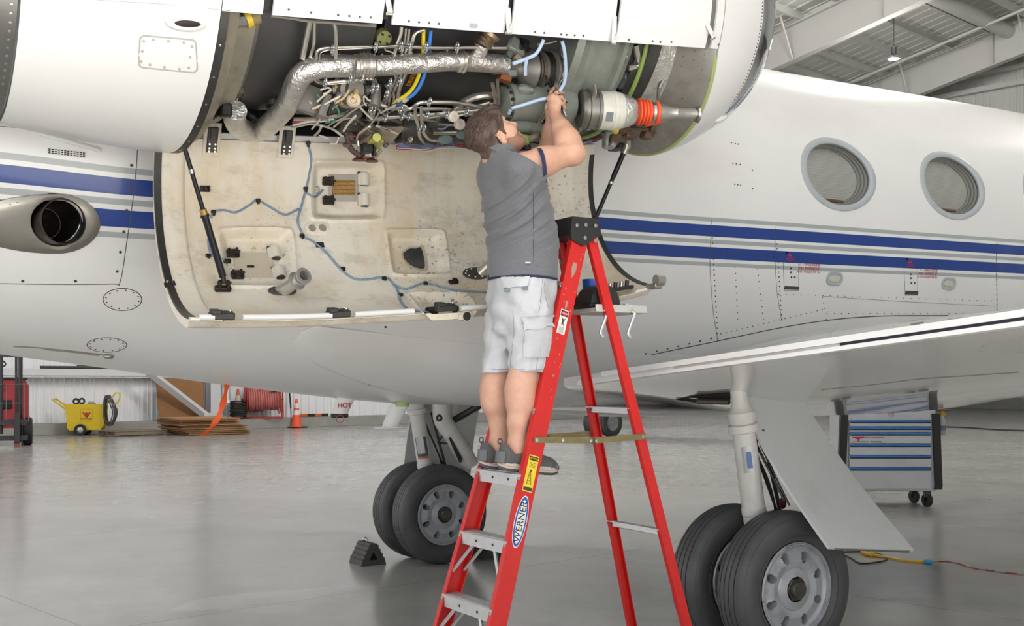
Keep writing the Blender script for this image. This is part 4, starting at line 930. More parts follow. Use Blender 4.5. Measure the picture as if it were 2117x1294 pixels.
# trailing edge: flap skins with the dark slot between them
def te(L, h, dx=0.0): zt, zb = wing_z(L); return V3((-.97-.02*(L-1.2)+dx, -L, zt+h))
Ls = np.linspace(1.75, 9.5, 26)
mb = MB()
mb.loft([[te(L, -.004, -.012), te(L, -.004, .05), te(L, .014, .05), te(L, .014, -.012)] for L in Ls]); build('flap_edge', mb, M_white, WR)
mb = MB(); mb.loft([[te(L, .026, -.020), te(L, .026, .05), te(L, .055, .05), te(L, .052, -.020)] for L in np.linspace(2.0, 9.5, 26)]); build('flap_edge', mb, M_white, WR)
mb = MB(); mb.loft([[te(L, .013, -.006), te(L, .013, .04), te(L, .027, .04), te(L, .027, -.006)] for L in np.linspace(3.7, 9.5, 26)]); build('flap_slot', mb, M('slot_navy', (.05, .06, .16), .4), WR)
mb = MB(); mb.loft([[te(L, .014, -.004), te(L, .014, .05), te(L, .04-.02*(2.6-L), .05), te(L, .04-.02*(2.6-L), -.004)] for L in np.linspace(1.75, 2.6, 8)]); build('flap_edge', mb, M_white, WR)
def whit(u, v):
    """lower wing skin seen at a picture point: (x, L)"""
    best = None
    for L in np.linspace(1.0, 5, 81):
        lo, _ = wing_sec(L); P = np.array([(x, -L, z) for x, z in lo]); Q = proj_arr(P)
        for i in range(len(P)-1):
            for f in (0, .25, .5, .75):
                q = Q[i]+(Q[i+1]-Q[i])*f; d = (q[0]-u)**2+(q[1]-v)**2
                if best is None or d < best[0]: best = (d, P[i]+(P[i+1]-P[i])*f)
    return best[1]
# wheel well: flat dark plate under the wing, colour standing in for recess shade
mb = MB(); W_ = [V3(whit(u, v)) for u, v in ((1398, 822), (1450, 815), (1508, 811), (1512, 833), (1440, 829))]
mb.loft([[p+V3((0, 0, -.004)) for p in W_], [p+V3((0, 0, -.010)) for p in W_], [p*.8+sum(W_)/5*.2+V3((0, 0, -.006)) for p in W_]]); build('wheel_well_shade', mb, M('well_dark', (.10, .085, .075), .8), WR)
mb = MB(); mb.tube([whit(1440, 824)+V3((0, 0, -.02)), whit(1506, 820)+V3((0, 0, -.03))], .018, 10); build('well_actuator', mb, M('well_brown', (.40, .36, .33), .5, .5), WR)
# faint seams and screws of the lower skin
mb = MB()
def wseam(pts, w=.004):
    P = [V3(whit(*p))+V3((0, 0, -.0015)) for p in pts]; mb.tube(smooth_path(P, 4), w/2, 4)
wseam([(1700, 806), (1800, 796), (1900, 787), (2000, 779), (2110, 769)], .0018)
build('skin_seams', mb, M_seam, WR)
# ================================================================== landing gear
XG = .045
M_tyre = NT('tyre_rubber'); _n = M_tyre.noise(5, 5, .6); M_tyre.set(Base_Color=M_tyre.ramp(_n, [(.3, lin((.255, .255, .26))), (.7, lin((.325, .325, .33)))]), Roughness=.5); M_tyre.bump(M_tyre.noise(40, 3, .6), .1, .003); M_tyre = M_tyre.m
M_hub = M('wheel_hub_grey', (.66, .67, .69), .38, .25, var=.12, scale=14, dirt=(.38, .37, .36), dscale=9, damt=.6)
M_nut = M('axle_nut', (.36, .35, .33), .4, .8, var=.2, scale=20)
M_gear = M('gear_white', (.80, .795, .775), .4, var=.04, scale=5, dirt=(.60, .58, .54), dscale=4, damt=.4)
def wheel(c, out, parent, tread=True, scale=1.0, sub='tyre'):
    """c: wheel centre, out: axle direction of the visible face"""
    s = scale; d = nrm(out); half = [(.088, .262), (.104, .275), (.117, .305), (.121, .34), (.113, .378), (.098, .404), (.084, .416)]
    tr = [(.075, .4215), (.058, .4255), (.057, .418), (.051, .418), (.050, .4265), (.022, .4285), (.021, .420), (.015, .420), (.014, .4288)]
    prof = [(-a, r) for a, r in half]+[(-a, r) for a, r in tr]+[(a, r) for a, r in tr[::-1]]+[(a, r) for a, r in half[::-1]]+[(.06, .25), (-.06, .25), (-.088, .262)]
    mb = MB(); mb.lathe(c, d, [(a*s, r*s) for a, r in prof], 72); T = build('tyre', mb, M_tyre, parent)
    # moulded sidewall ribs
    mb = MB()
    for r_ in (.30, .395): mb.torus(V3(c)+d*(.1165 if r_ == .30 else .1035)*s, d, r_*s, .0018*s, 60, 5)
    build('sidewall_ribs', mb, M_tyre, T)
    H = []
    for sg in (1, -1):
        e = d*sg; nr, na = 34, 160
        rs = np.concatenate([np.linspace(.262, .222, 9), np.linspace(.218, .11, 22), np.linspace(.105, .07, 4)])
        u, w, _ = frame(e); vs = []; mat = []
        for r in rs:
            for k in range(na):
                a = 2*pi*k/na+.2
                if r > .253: ax = .098
                elif r > .236: ax = .104-.02*(r < .246)
                elif r > .215: ax = .080-.4*(.236-r)
                else: ax = .072+.25*(.215-r) if r > .16 else .0858-.25*(.16-r)
                if r < .12: ax = .080+.25*(.12-r)
                notch = 0
                if .240 < r < .262 and (k*10 % na) < 10: notch = .006
                dep = 0; q = ((a*8/(2*pi)) % 1)-.5; l = abs(q)*2*pi/8*r; rr = r-.185
                wd = .019*(1+.25*rr/.03)
                m = math.sqrt((l/wd)**2+(rr/.030)**2) if rr > -.05 else 9
                if m < 1.0: dep = .055
                elif m < 1.22: dep = -.003
                vs.append(V3(c)+e*(ax-dep-notch)*s+(math.cos(a)*u+math.sin(a)*w)*r*s); mat.append(1 if dep > 0 else 0)
        mb = MB(); n2 = len(rs)
        fs = []; mm = []
        for i in range(n2-1):
            for k in range(na):
                k2 = (k+1) % na; f = (i*na+k, (i+1)*na+k, (i+1)*na+k2, i*na+k2); fs.append(f); mm.append(1 if sum(mat[q] for q in f) == 4 else 0)
        mb.add(vs, fs); mb.m = mm; H.append(mb)
    hub = build('wheel_hub', H[0], [M_hub, M_hole], parent, ang=30); build('wheel_hub', H[1], [M_hub, M_hole], parent, ang=30)
    mb = MB(); mb.lathe(V3(c)+d*.078*s, d, [(0, .072*s), (.012*s, .072*s), (.020*s, .066*s), (.020*s, .05*s)], 6); mb.lathe(V3(c)+d*.09*s, d, [(0, .05*s), (.028*s, .049*s), (.034*s, .044*s), (.034*s, .0005)], 28); build('axle_nut', mb, M_nut, parent)
    return T
def main_gear(sg):
    y0 = sg*2.085; out = V3((0, sg, 0))
    top = V3((XG-.165, y0, 1.55)); bot = V3((XG-.02, y0, .70)); mb = MB(); d = bot-top
    mb.lathe(top, d, [(0, .045), (.10, .05), (.135, .062), (.15, .078), (.20, .078), (.215, .072), (.22, .085), (.262, .085), (.268, .066), (.70, .066), (.705, .07), (.74, .07), (.745, .066), (.86, .064), (.92, .055)], 28)
    mb.tube([bot+V3((-.01, 0, .02)), V3((XG-.06, y0, .52)), V3((XG, y0, .43))], [.06, .065, .06], 16)
    mb.cyl(V3((XG, y0-.3, .43)), V3((XG, y0+.3, .43)), .038); mb.box(V3((XG-.10, y0, .60)), (.10, .10, .14), bev=.02)
    g = build('main_landing_gear', mb, M_gear, JET)
    for k in (-1, 1):
        f = -1 if True else 1
        wheel(V3((XG, y0+k*.2, .428)), (0, -1, 0), g)
    mb = MB(); c = top+d*(.48 if sg < 0 else .62); T = nrm(d); n = nrm(V3((-.6, -.8, 0))); n = nrm(n-T*np.dot(n, T)); s = np.cross(T, n); R = np.stack([s, T, n], axis=1); g2 = [[c+T*tt+(math.sin(a)*s+math.cos(a)*n)*.0675 for a in np.linspace(-.5, .5, 7)] for tt in (-.075, .075)]; mb.shell(g2, -.002)
    build('strut_placard', mb, M('placard_silver', (.66, .67, .68), .35, .5), g); mb = MB(); g2 = [] if sg > 0 else [[c+T*tt+(math.sin(a)*s+math.cos(a)*n)*.0682 for a in np.linspace(-.3, .15, 5)] for tt in (-.045, .05)]; sg > 0 or mb.shell(g2, -.002); sg > 0 or build('placard_marks', mb, M('placard_blue', (.35, .45, .62), .5), g)
    mb = MB()
    A = top+V3((.05, 0, -.28)); 
    mb.tube([V3((XG+.02, y0-.10*0, 1.30)), V3((XG+.22, y0, .62))], .012, 8); mb.tube([V3((XG-.05, y0+.01, 1.24)), V3((XG+.20, y0+.02, .72))], .008, 8); mb.tube(smooth_path([V3((XG-.04, y0, 1.18)), V3((XG+.05, y0-.02, 1.0)), V3((XG+.12, y0, .8)), V3((XG+.02, y0, .62))], 6), .007, 7); build('brake_line', mb, M_dgrey, g)
    mb = MB()
    if sg < 0: mb.tube([V3((XG+.04, y0, .80)), V3((XG+.10, y0, .66)), V3((XG+.02, y0, .50))], [.05, .06, .05], 18)
    else:
        P = [aty(912, 826, 1.95), aty(914, 868, 1.95), aty(926, 886, 1.95), aty(952, 925, 1.95), aty(972, 962, 1.95)]; mb.tube(round_path(P, .06), .082, 22); mb.tube([P[2]-V3((0, 0, .01)), P[2]+(P[3]-P[2])*.10], .092, 22); mb.tube([P[3], P[3]+(P[4]-P[3])*.12], .088, 22); mb.box(aty(938, 840, 2.0), (.10, .08, .22), bev=.02)
    build('trailing_link', mb, M_gear, g)
    return g
GR_ = main_gear(-1); GL_ = main_gear(1)
# port gear extras seen under the belly: side brace, folding links, tall silver jack point
mb = MB(); 
A = aty(985, 842, 1.75); B = aty(940, 868, 1.95); mb.tube([A+(A-B)*.8, B], .03, 10); build('side_brace', mb, M_dgrey, GL_)
mb = MB(); P = [aty(908, 838, 1.9), aty(912, 866, 1.9), aty(952, 955, 1.9)]; mb.tube(P, .012, 7); P = [aty(925, 838, 1.9), aty(918, 880, 1.9), aty(955, 950, 1.88)]; mb.tube(P, .009, 7); mb.torus(aty(908, 864, 1.88), (0, 1, 0), .022, .010, 16, 6); mb.tube([aty(905, 915, 1.95), aty(930, 880, 1.95), aty(938, 918, 1.95), aty(905, 915, 1.95)], .009, 6); build('folding_link', mb, M_dgrey, GL_)
mb = MB(); c = aty(1014, 1016, 2.0); mb.lathe(c, (-.5, -.85, 0), [(-.06, .03), (0, .035), (.012, .035), (.012, .02), (.0, .018)], 20); build('jack_point', mb, M_alu, GL_)
mb = MB(); c = V3((XG-.07, 2.085, 1.0)); T = nrm(V3((.145, 0, -.85))); n = nrm(V3((-.5, -.87, 0))); s = np.cross(T, n); g2 = [[c+T*tt+(math.sin(a)*s+math.cos(a)*n)*.0672 for a in np.linspace(-.75, .75, 9)] for tt in (-.09, .09)]; mb.shell(g2, -.0025); build('strut_placard', mb, M('placard_black', (.33, .32, .31), .5, var=.5, scale=60), GL_)
mb = MB(); g2 = [[c+T*tt+(math.sin(a)*s+math.cos(a)*n)*.069 for a in np.linspace(-.75, .75, 9)] for tt in (.085, .105)]; mb.shell(g2, -.002); build('strut_placard', mb, M('placard_red', (.72, .45, .40), .5), GL_)
# red streamer stowed on the near gear
mb = MB(); mb.ell(aty(1618, 1040, -2.06), (.022, .022, .035)); build('gear_pin_flag', mb, M('dark_red_fabric', (.40, .10, .13), .7), GR_)
# gear doors
def gear_door(C4, inward):
    A, B, C_, D = [V3(p) for p in C4]; ni, nj = 14, 18; g = []; nn = nrm(np.cross(B-A, D-A))
    for i in range(ni+1):
        f = i/ni; row = []
        for j in range(nj+1):
            q = j/nj; L_ = A+(D-A)*q; R_ = B+(C_-B)*q; p = L_+(R_-L_)*f
            row.append(p+nn*.03*math.sin(pi*q)*inward)
        g.append(row)
    mb = MB(); mb.shell(g, .016*inward); d = build('gear_door', mb, M('door_grey_paint', (.80, .81, .81), .33, var=.02, scale=3, dirt=(.58, .56, .52), dscale=2.0, damt=.3), JET, ang=30); fix_normals(d)
    mb = MB(); P = [V3(g[i][0]) for i in range(ni+1)]
    mb.tube([P[0]+V3((0, 0, .012)), P[-1]+V3((0, 0, .012))], .009, 8)
    for k in (3, 7, 12): mb.box(P[k]+V3((0, 0, .018)), (.045, .03, .025), bev=.004)
    build('door_hinge', mb, M_dgrey, d)
    mb = MB(); Bq = [V3(g[i][nj]) for i in range(ni+1)]; mb.tube([Bq[1]+V3((0, .014, -.006)), Bq[-1]+V3((-.03, .014, -.006))], .010, 8); build('door_lip', mb, M_alu, d)
    return d, g
gd, gg = gear_door([atx(1521, 813, -.0), atx(1661, 828, .56), atx(1890, 1136, .62), atx(1714, 1131, .0)], 1)
gear_door([(.0, 2.26, 1.45), (.68, 2.26, 1.45), (.70, 2.52, .70), (.0, 2.52, .74)], 1)
mb = MB(); mb.tube([atx(1563, 918, .02), atx(1622, 1035, .08)], .008, 8); mb.tube([atx(1572, 920, .03), atx(1632, 1045, .09)], .006, 8); mb.ell(atx(1560, 912, .02), .02); build('door_rod', mb, M_dgrey, gd)
# keel fairing between the wells
mb = MB(); rings = []
for x, zc_, ry, rz in ((-.35, 1.40, .10, .02), (-.1, 1.385, .42, .04), (.4, 1.365, .66, .05), (1.2, 1.355, .70, .055), (2.2, 1.365, .68, .05), (3.2, 1.39, .5, .03)): rings.append([(x, ry*math.cos(a), zc_+rz*math.sin(a)*1.0) for a in [2*pi*k/32 for k in range(32)]])
mb.loft(rings); build('keel_fairing', mb, M_white, fus)
# ================================================================== the exposed engine
def E(u, v, R=.60): return nhit(u, v, 0, R)
def cylX(x0, x1, R0, R1=None, n=72, cap=True):
    return [[npt(x, 2*pi*k/n, 0, r) for k in range(n)] for x, r in ((x0, R0), (x1, R0 if R1 is None else R1))]
def mat_duct():
    t = NT('black_bypass_duct'); n = t.noise(3, 5, .6); t.set(Base_Color=t.ramp(n, [(.3, lin((.17, .168, .168))), (.75, lin((.225, .222, .22)))]), Roughness=.5); t.bump(t.noise(220, 2, .5), .15, .001); return t.m
M_duct = mat_duct()
M_duct2 = M('black_liner', (.14, .138, .138), .6)
mb = MB(); mb.loft([[npt(x, 2*pi*k/72, 0, r) for k in range(72)] for x, r in ((-2.45, .40), (-2.44, .455), (-1.95, .458), (-1.47, .462), (-1.46, .40))]); ENG = build('bypass_duct', mb, M_duct, JET)
mb = MB(); mb.loft([[npt(x, 2*pi*k/72, 0, r) for k in range(72)] for x, r in ((-3.2, .44), (-3.15, .51), (-2.53, .512), (-2.50, .508), (-2.495, .45))]); build('mixer_cowl', mb, M('mixer_dark_grey', (.285, .28, .275), .42, .35, var=.08, scale=3), ENG)
g = [[npt(x, math.radians(-22)+(PHI-math.radians(-22))*k/50, -.032) for k in range(51)] for x in np.linspace(XA+.05, -1.35, 6)]; mb = MB(); mb.shell(g, -.004); build('cowl_liner', mb, M_duct2, nac)
# heat stained frame strip at the rear and the mixer ports
g = [[npt(x, math.radians(-95)+math.radians(75)*k/24, o-.0, .52) for k in range(25)] for x, o in ((-3.19, .02), (-3.03, .012))]; mb = MB(); mb.shell(g, -.006); HS_ = build('heat_shield', mb, M('heat_stained', (.46, .435, .40), .45, .6, var=.25, scale=6, dirt=(.30, .33, .38), dscale=5, damt=.6), ENG)
mb = MB()
for (u, v) in ((495, 82), (486, 122), (474, 158), (463, 187), (451, 206)): P = E(u, v, .535); n = nrm(P-nax(P[0])); mb.lathe(P-n*.002, n, [(0, .008), (.006, .008), (.006, .0001)], 8)
build('shield_bolts', mb, M_dgrey, HS_)
def pad(u, v, R, r, name, mat, h=.02, bolts=4, tilt=None):
    P = E(u, v, R); n = nrm(P-nax(P[0])) if tilt is None else nrm(tilt); mb = MB(); mb.lathe(P-n*.02, n, [(0, r), (h+.012, r), (h+.018, r*.93), (h+.018, r*.3), (h+.014, r*.28), (h+.014, .0001)], 26); o = build(name, mb, mat, ENG); m2 = MB(); u_, w_, _ = frame(n)
    for k in range(bolts): a = 2*pi*k/bolts+.7; m2.lathe(P+n*(h-.003)+(math.cos(a)*u_+math.sin(a)*w_)*r*.68, n, [(0, r*.14), (.012, r*.14), (.012, .0001)], 8)
    build('pad_bolts', m2, M_dgrey, o); return o
M_grn = M('pale_green_cad', (.72, .72, .48), .4, .4); M_castg = M('cast_grey_green', (.505, .525, .49), .38, .15, var=.10, scale=8, dirt=(.42, .38, .30), dscale=6, damt=.5)
M_cast = M('cast_grey', (.46, .45, .425), .42, .45, var=.15, scale=14)
M_cst2 = M('cast_light_grey', (.60, .61, .60), .35, .35, var=.12, scale=16)
M_cop = M('copper_orange', (.62, .40, .25), .45, .6); M_brn = M('rusty_brown', (.36, .21, .14), .6, .2, var=.3, scale=25)
pad(493, 190, .515, .028, 'borescope_pad', M_cast); pad(792, 77, .47, .036, 'igniter_pad', M_grn); pad(565, 212, .515, .035, 'borescope_pad', M_dgrey)
# pipes: picture points on concentric layers round the engine
NP = 0
def pipe(pts, r, R=.60, mat=None, name='engine_pipe', rnd=.05, n=9):
    P = [E(p[0], p[1], p[2] if len(p) > 2 else R) for p in pts]; mb = MB(); mb.tube(round_path(P, rnd, 5), r, n); return build(name, mb, mat or M_steel, ENG)
# bleed duct in crinkled foil
bd_ = smooth_path([E(u, v, .60) for u, v in ((487, 228), (485, 245), (494, 262), (515, 272), (538, 270), (560, 254), (588, 224), (602, 200), (612, 172), (626, 153), (650, 141), (690, 136), (730, 137))], 5); mb = MB(); mb.tube(bd_, .0485, 24); build('bleed_duct', mb, M_foil, ENG)
bd2 = smooth_path([E(u, v, .60) for u, v in ((770, 136), (800, 135), (860, 131), (920, 127), (950, 127))], 5); mb = MB(); mb.tube(bd2, [.044]*len(bd2), 24); build('bleed_duct', mb, M_foil, ENG)
bd3 = [E(u, v, .60) for u, v in ((962, 127), (1000, 129), (1046, 134))]; mb = MB(); mb.tube(bd3, .044, 24); mb.tube([E(985, 122, .60), E(998, 92, .61)], .034, 20); build('bleed_duct', mb, M_foil, ENG)
def ringband(a, b, R, prof, name, mat):
    A = E(*a, R); B = E(*b, R); mb = MB(); mb.lathe(A, B-A, [(t*np.linalg.norm(B-A), r) for t, r in prof], 26, True); return build(name, mb, mat, ENG)
ringband((728, 137), (772, 136), .60, [(0, .047), (.18, .049), (.2, .052), (.3, .052), (.32, .048), (.42, .056), (.5, .050), (.58, .058), (.66, .051), (.76, .057), (.84, .05), (.9, .055), (1, .047)], 'duct_bellows', M_steel)
ringband((944, 127), (966, 127), .60, [(0, .045), (.2, .052), (.4, .046), (.55, .054), (.8, .046), (1, .045)], 'duct_bellows', M_steel)
ringband((998, 94), (1014, 68), .62, [(0, .036), (.15, .042), (.3, .036), (.45, .045), (.6, .038), (.75, .048), (1, .05)], 'duct_bellows', M('tan_steel', (.60, .53, .44), .35, .8))
ringband((736, 118), (732, 168), .655, [(0, .006), (1, .006)], 'clamp_strap', M_alu)
for k in range(22):
    p = (bd_+bd2)[k*4 % len(bd_+bd2)]
mb = MB()
for P in (bd_[::4]+bd2[::3]): mb.ell(P+V3((0, -.02, .045)), .006, 7, 5); mb.ell(P+V3((0, -.035, -.036)), .006, 7, 5)
build('duct_rivets', mb, M_alu, bpy.data.objects['bleed_duct'])
T = [  # (points, radius)
 ([(560, 32), (600, 36), (640, 43), (688, 46), (776, 53)], .0085, .66), ([(672, 45), (690, 46), (694, 62), (694, 122)], .0085, .63),
 ([(654, 122), (654, 104), (672, 99), (760, 97), (830, 96), (900, 99), (985, 98), (1046, 99)], .0075, .62), ([(652, 155), (652, 166), (664, 172), (735, 165), (760, 162), (773, 164), (773, 205), (766, 236), (776, 244), (850, 240), (950, 232), (1012, 226)], .0085, .62),
 ([(660, 122), (662, 108), (680, 103), (750, 100), (830, 93)], .003, .63), ([(658, 155), (659, 172), (680, 175), (735, 169)], .003, .63), ([(776, 162), (779, 175), (778, 215), (774, 236)], .0035, .63),
 ([(641, 42), (625, 122)], .013, .58), ([(650, 44), (649, 95), (640, 122)], .008, .58),
 ([(830, 55), (828, 74), (818, 98), (813, 125)], .009, .58), ([(839, 58), (836, 92), (826, 122)], .006, .57), ([(846, 60), (843, 92), (834, 122)], .007, .57), ([(876, 62), (858, 66), (851, 92), (844, 122)], .009, .58),
 ([(832, 148), (813, 190), (795, 214), (783, 232)], .009, .56), ([(826, 150), (806, 188), (790, 212)], .006, .55), ([(840, 148), (822, 190), (824, 212), (838, 222)], .010, .57), ([(812, 188), (815, 205), (808, 222)], .007, .57), ([(796, 175), (808, 192), (800, 235)], .005, .58),
 ([(795, 95), (796, 104), (812, 108), (818, 116)], .004, .60), ([(770, 156), (815, 152), (820, 160), (800, 198)], .007, .60),
 ([(768, 204), (780, 208), (797, 223), (850, 226), (866, 211), (940, 211), (1000, 223), (1024, 226)], .0095, .61), ([(872, 226), (925, 225), (935, 228)], .008, .58), ([(915, 231), (985, 220), (1012, 212)], .009, .58),
 ([(942, 224), (962, 208), (988, 198), (1024, 196)], .018, .58), ([(960, 222), (1000, 216), (1030, 214)], .009, .56), ([(845, 244), (900, 240), (960, 236), (1005, 236)], .008, .58), ([(850, 246), (890, 244), (930, 236), (990, 230)], .006, .6),
 ([(858, 222), (858, 240), (866, 262), (867, 283), (878, 297), (905, 297)], .0085, .64), ([(871, 222), (872, 258), (876, 276), (888, 289), (912, 290)], .0085, .64),
 ([(896, 275), (972, 273)], .0095, .63), ([(935, 295), (1000, 291)], .0085, .62), ([(908, 296), (960, 289), (1000, 283)], .006, .62), ([(905, 257), (935, 258), (955, 257)], .007, .62), ([(970, 252), (1000, 252)], .010, .60), ([(900, 236), (938, 241), (960, 237), (1000, 236)], .006, .64),
 ([(606, 246), (650, 246), (700, 238), (716, 232), (760, 210)], .009, .60), ([(712, 238), (740, 222), (755, 212)], .006, .62), ([(690, 262), (720, 235), (745, 218)], .006, .63), ([(700, 248), (730, 240), (760, 262)], .008, .58), ([(720, 240), (760, 262), (790, 262)], .008, .56), ([(735, 240), (770, 258)], .006, .55),
 ([(741, 302), (739, 285), (742, 276), (762, 262), (766, 262)], .0085, .62), ([(720, 272), (750, 275)], .006, .58), ([(718, 280), (748, 280)], .006, .58),
 ([(1108, 281), (1112, 258), (1130, 226), (1142, 206)], .011, .70), ([(1227, 172), (1231, 188), (1226, 208), (1210, 244)], .010, .70), ([(1018, 172), (1024, 205), (1026, 232)], .009, .62), ([(1028, 165), (1031, 215)], .007, .62), ([(1150, 172), (1154, 186), (1146, 200)], .008, .69),
 ([(1282, 92), (1290, 112), (1296, 118)], .008, .60), ([(1300, 95), (1294, 130)], .006, .56), ([(1314, 93), (1319, 118), (1320, 136), (1298, 141)], .016, .58), ([(1195, 284), (1270, 268), (1300, 262)], .006, .58), ([(1200, 296), (1255, 283)], .006, .58), ([(1060, 300), (1120, 297), (1150, 300)], .008, .60),
 ([(1232, 92), (1245, 96), (1262, 88)], .020, .58), ([(1112, 92), (1135, 88), (1150, 84)], .006, .58),
]
for pts, r, R in T: pipe(pts, r, R)
rng = random.Random(5)
for k in range(30):       # dense small plumbing under the duct
    u = rng.uniform(690, 985); v = rng.uniform(222, 292); R = rng.uniform(.50, .60); a = rng.choice((0, 0, .15, -.5, .6, 1.4)); L = rng.uniform(25, 70)
    p = [(u, v), (u+L*math.cos(a), min(298, v+L*.5*math.sin(a)))]
    if rng.random() < .6: p.append((p[1][0]+rng.uniform(6, 22), min(302, max(218, p[1][1]+rng.uniform(-20, 26)))))
    pipe(p, rng.uniform(.0045, .0085), R, rng.choice((M_steel, M_steel, M_dgrey, M_cast)), 'small_pipe', .03, 7)
rng = random.Random(21); M_lw = M('cable_cream', (.78, .75, .70), .5); M_lg = M('cable_grey2', (.58, .57, .55), .45)
for k in range(26):       # loose light cables fanning out under the foil duct
    u = rng.uniform(640, 790); v = rng.uniform(205, 285); a = rng.choice((-.9, -.7, -.5, .35, .8, 2.2)); L = rng.uniform(18, 46)
    pipe([(u, v), (u+L*.5*math.cos(a)+rng.uniform(-5, 5), v+L*.5*math.sin(a)), (u+L*math.cos(a), min(296, v+L*math.sin(a)))], rng.uniform(.003, .006), rng.uniform(.58, .66), rng.choice((M_lw, M_lw, M_lg, M_steel)), 'loose_cable', .05, 6)
M_clamp = M('clamp_zinc', (.70, .715, .71), .3, .8)
def clamp(u, v, R=.645, s=.017, vert=True):
    P = E(u, v, R); n = nrm(P-nax(P[0])); T_ = nrm(V3((1, 0, .088))); U = np.cross(n, T_); Rm = np.stack([T_, U, n], axis=1); mb = MB()
    mb.torus(P+U*(.011 if vert else 0), T_, .0105, .0045, 14, 6); mb.torus(P-U*(.011 if vert else 0), T_, .0105, .0045, 14, 6); mb.box(P+n*.006, (.013, .018, .02), Rm, .003); build('pipe_clamp', mb, M_clamp, ENG)
for (u, v) in ((688, 103), (777, 97), (829, 95), (846, 97), (881, 98), (945, 98), (672, 172), (724, 165), (748, 163), (770, 183), (779, 183), (766, 226), (773, 226), (828, 226), (831, 240), (888, 211), (797, 243), (846, 240), (883, 238), (867, 264), (876, 264), (924, 236), (965, 232), (848, 288), (826, 172), (806, 172), (799, 195)): clamp(u, v)
# hoses and wiring
pipe([(876, 60), (875, 90), (873, 120), (868, 150), (860, 172), (846, 192), (828, 204), (812, 212)], .0088, .57, M('yellow_hose', (.90, .82, .16), .4), 'hydraulic_hose', .1)
pipe([(891, 62), (888, 90), (885, 120), (879, 150), (870, 175), (856, 195), (836, 207), (818, 218)], .0088, .57, M('blue_hose', (.25, .52, .88), .4), 'hydraulic_hose', .1)
mb = MB(); mb.tube([E(822, 207, .575), E(828, 203, .575)], .013, 12); mb.tube([E(834, 209, .575), E(841, 203, .575)], .013, 12); build('hose_ferrule', mb, M('tan_band', (.78, .74, .62), .5), ENG)
P = E(850, 163, .466); n = nrm(P-nax(P[0])); t_ = nrm(E(855, 154, .466)-E(846, 172, .466)); s_ = np.cross(n, t_); Rm = np.stack([t_, s_, n], axis=1); mb = MB()
for k in range(5):
    c_ = P+n*.002+t_*(-.036+.018*k)
    for q in (-.005, .005): mb.box(c_+t_*q, (.003, .022, .001), Rm)
    mb.box(c_+s_*(.009 if k % 2 else -.009), (.012, .003, .001), Rm); mb.box(c_+s_*(.0 if k % 3 else .009), (.012, .003, .001), Rm)
build('duct_marks', mb, M('orange_ink', (.92, .58, .12), .5), ENG)
wc = [M('wire_red', (.66, .22, .24), .5), M('wire_blue', (.42, .50, .64), .5), M('wire_white', (.78, .76, .72), .5), M('wire_violet', (.40, .30, .48), .5), M('wire_green', (.30, .62, .50), .5)]
def bundle(pts, R, cols, r=.005, spread=.012, name='wire_bundle'):
    rg = random.Random(len(pts)*7+int(pts[0][0])); base = [E(u, v, R) for u, v in pts]; base = smooth_path(base, 4)
    for c in cols:
        o = V3((0, rg.uniform(-1, 1), rg.uniform(-1, 1)))*spread; mb = MB(); mb.tube([p+o*(1+.25*math.sin(i*.8+c)) for i, p in enumerate(base)], r, 7); build(name, mb, wc[c], ENG)
bundle([(604, 254), (640, 248), (670, 245), (690, 243)], .60, (0, 1, 2, 0, 3, 1)); bundle([(603, 263), (640, 256), (668, 260), (690, 268), (708, 282)], .59, (2, 2, 2, 2)); bundle([(822, 303), (850, 305), (876, 306), (905, 302), (940, 300)], .60, (0, 1, 3, 0, 1, 2)); bundle([(938, 301), (965, 306), (990, 312), (1004, 314)], .60, (0, 1, 3, 2, 2))
bundle([(876, 310), (910, 304), (935, 302)], .61, (2,)); bundle([(1195, 293), (1225, 290), (1248, 279), (1268, 268), (1278, 264)], .60, (3, 3, 0)); bundle([(712, 278), (735, 281), (752, 282)], .58, (3, 0, 1)); bundle([(655, 196), (668, 208), (682, 215), (695, 222), (700, 232)], .62, (4,), .004); bundle([(700, 232), (690, 248), (672, 254)], .6, (4,), .0045); bundle([(676, 212), (690, 205), (700, 196)], .62, (4,), .004)
pipe([(722, 186), (712, 202), (690, 215), (668, 220), (645, 225)], .0055, .65, M('cable_tan', (.78, .68, .50), .5), 'engine_cable', .1); pipe([(760, 205), (752, 197), (752, 212), (757, 218)], .004, .66, wc[2], 'engine_cable', .1); pipe([(662, 186), (680, 180), (686, 188), (668, 194)], .004, .63, wc[2], 'engine_cable', .08); pipe([(824, 222), (836, 216), (845, 224)], .004, .62, wc[2], 'engine_cable', .08); pipe([(905, 266), (918, 267), (928, 258)], .004, .65, wc[1], 'engine_cable', .08); pipe([(868, 300), (826, 296), (815, 300)], .005, .62, M_steel, 'engine_cable', .08)
M_slv = M('blue_sleeve', (.68, .76, .86), .45)
for pts in ([(1060, 132), (1085, 123), (1108, 113), (1117, 98), (1124, 82)], [(1089, 120), (1086, 138), (1086, 155)], [(1162, 85), (1168, 110), (1170, 150), (1167, 172), (1157, 188)], [(1057, 224), (1085, 216), (1115, 206), (1136, 202)], [(1052, 235), (1055, 228)]): pipe(pts, .0085, .71, M_slv, 'sleeved_cable', .06)
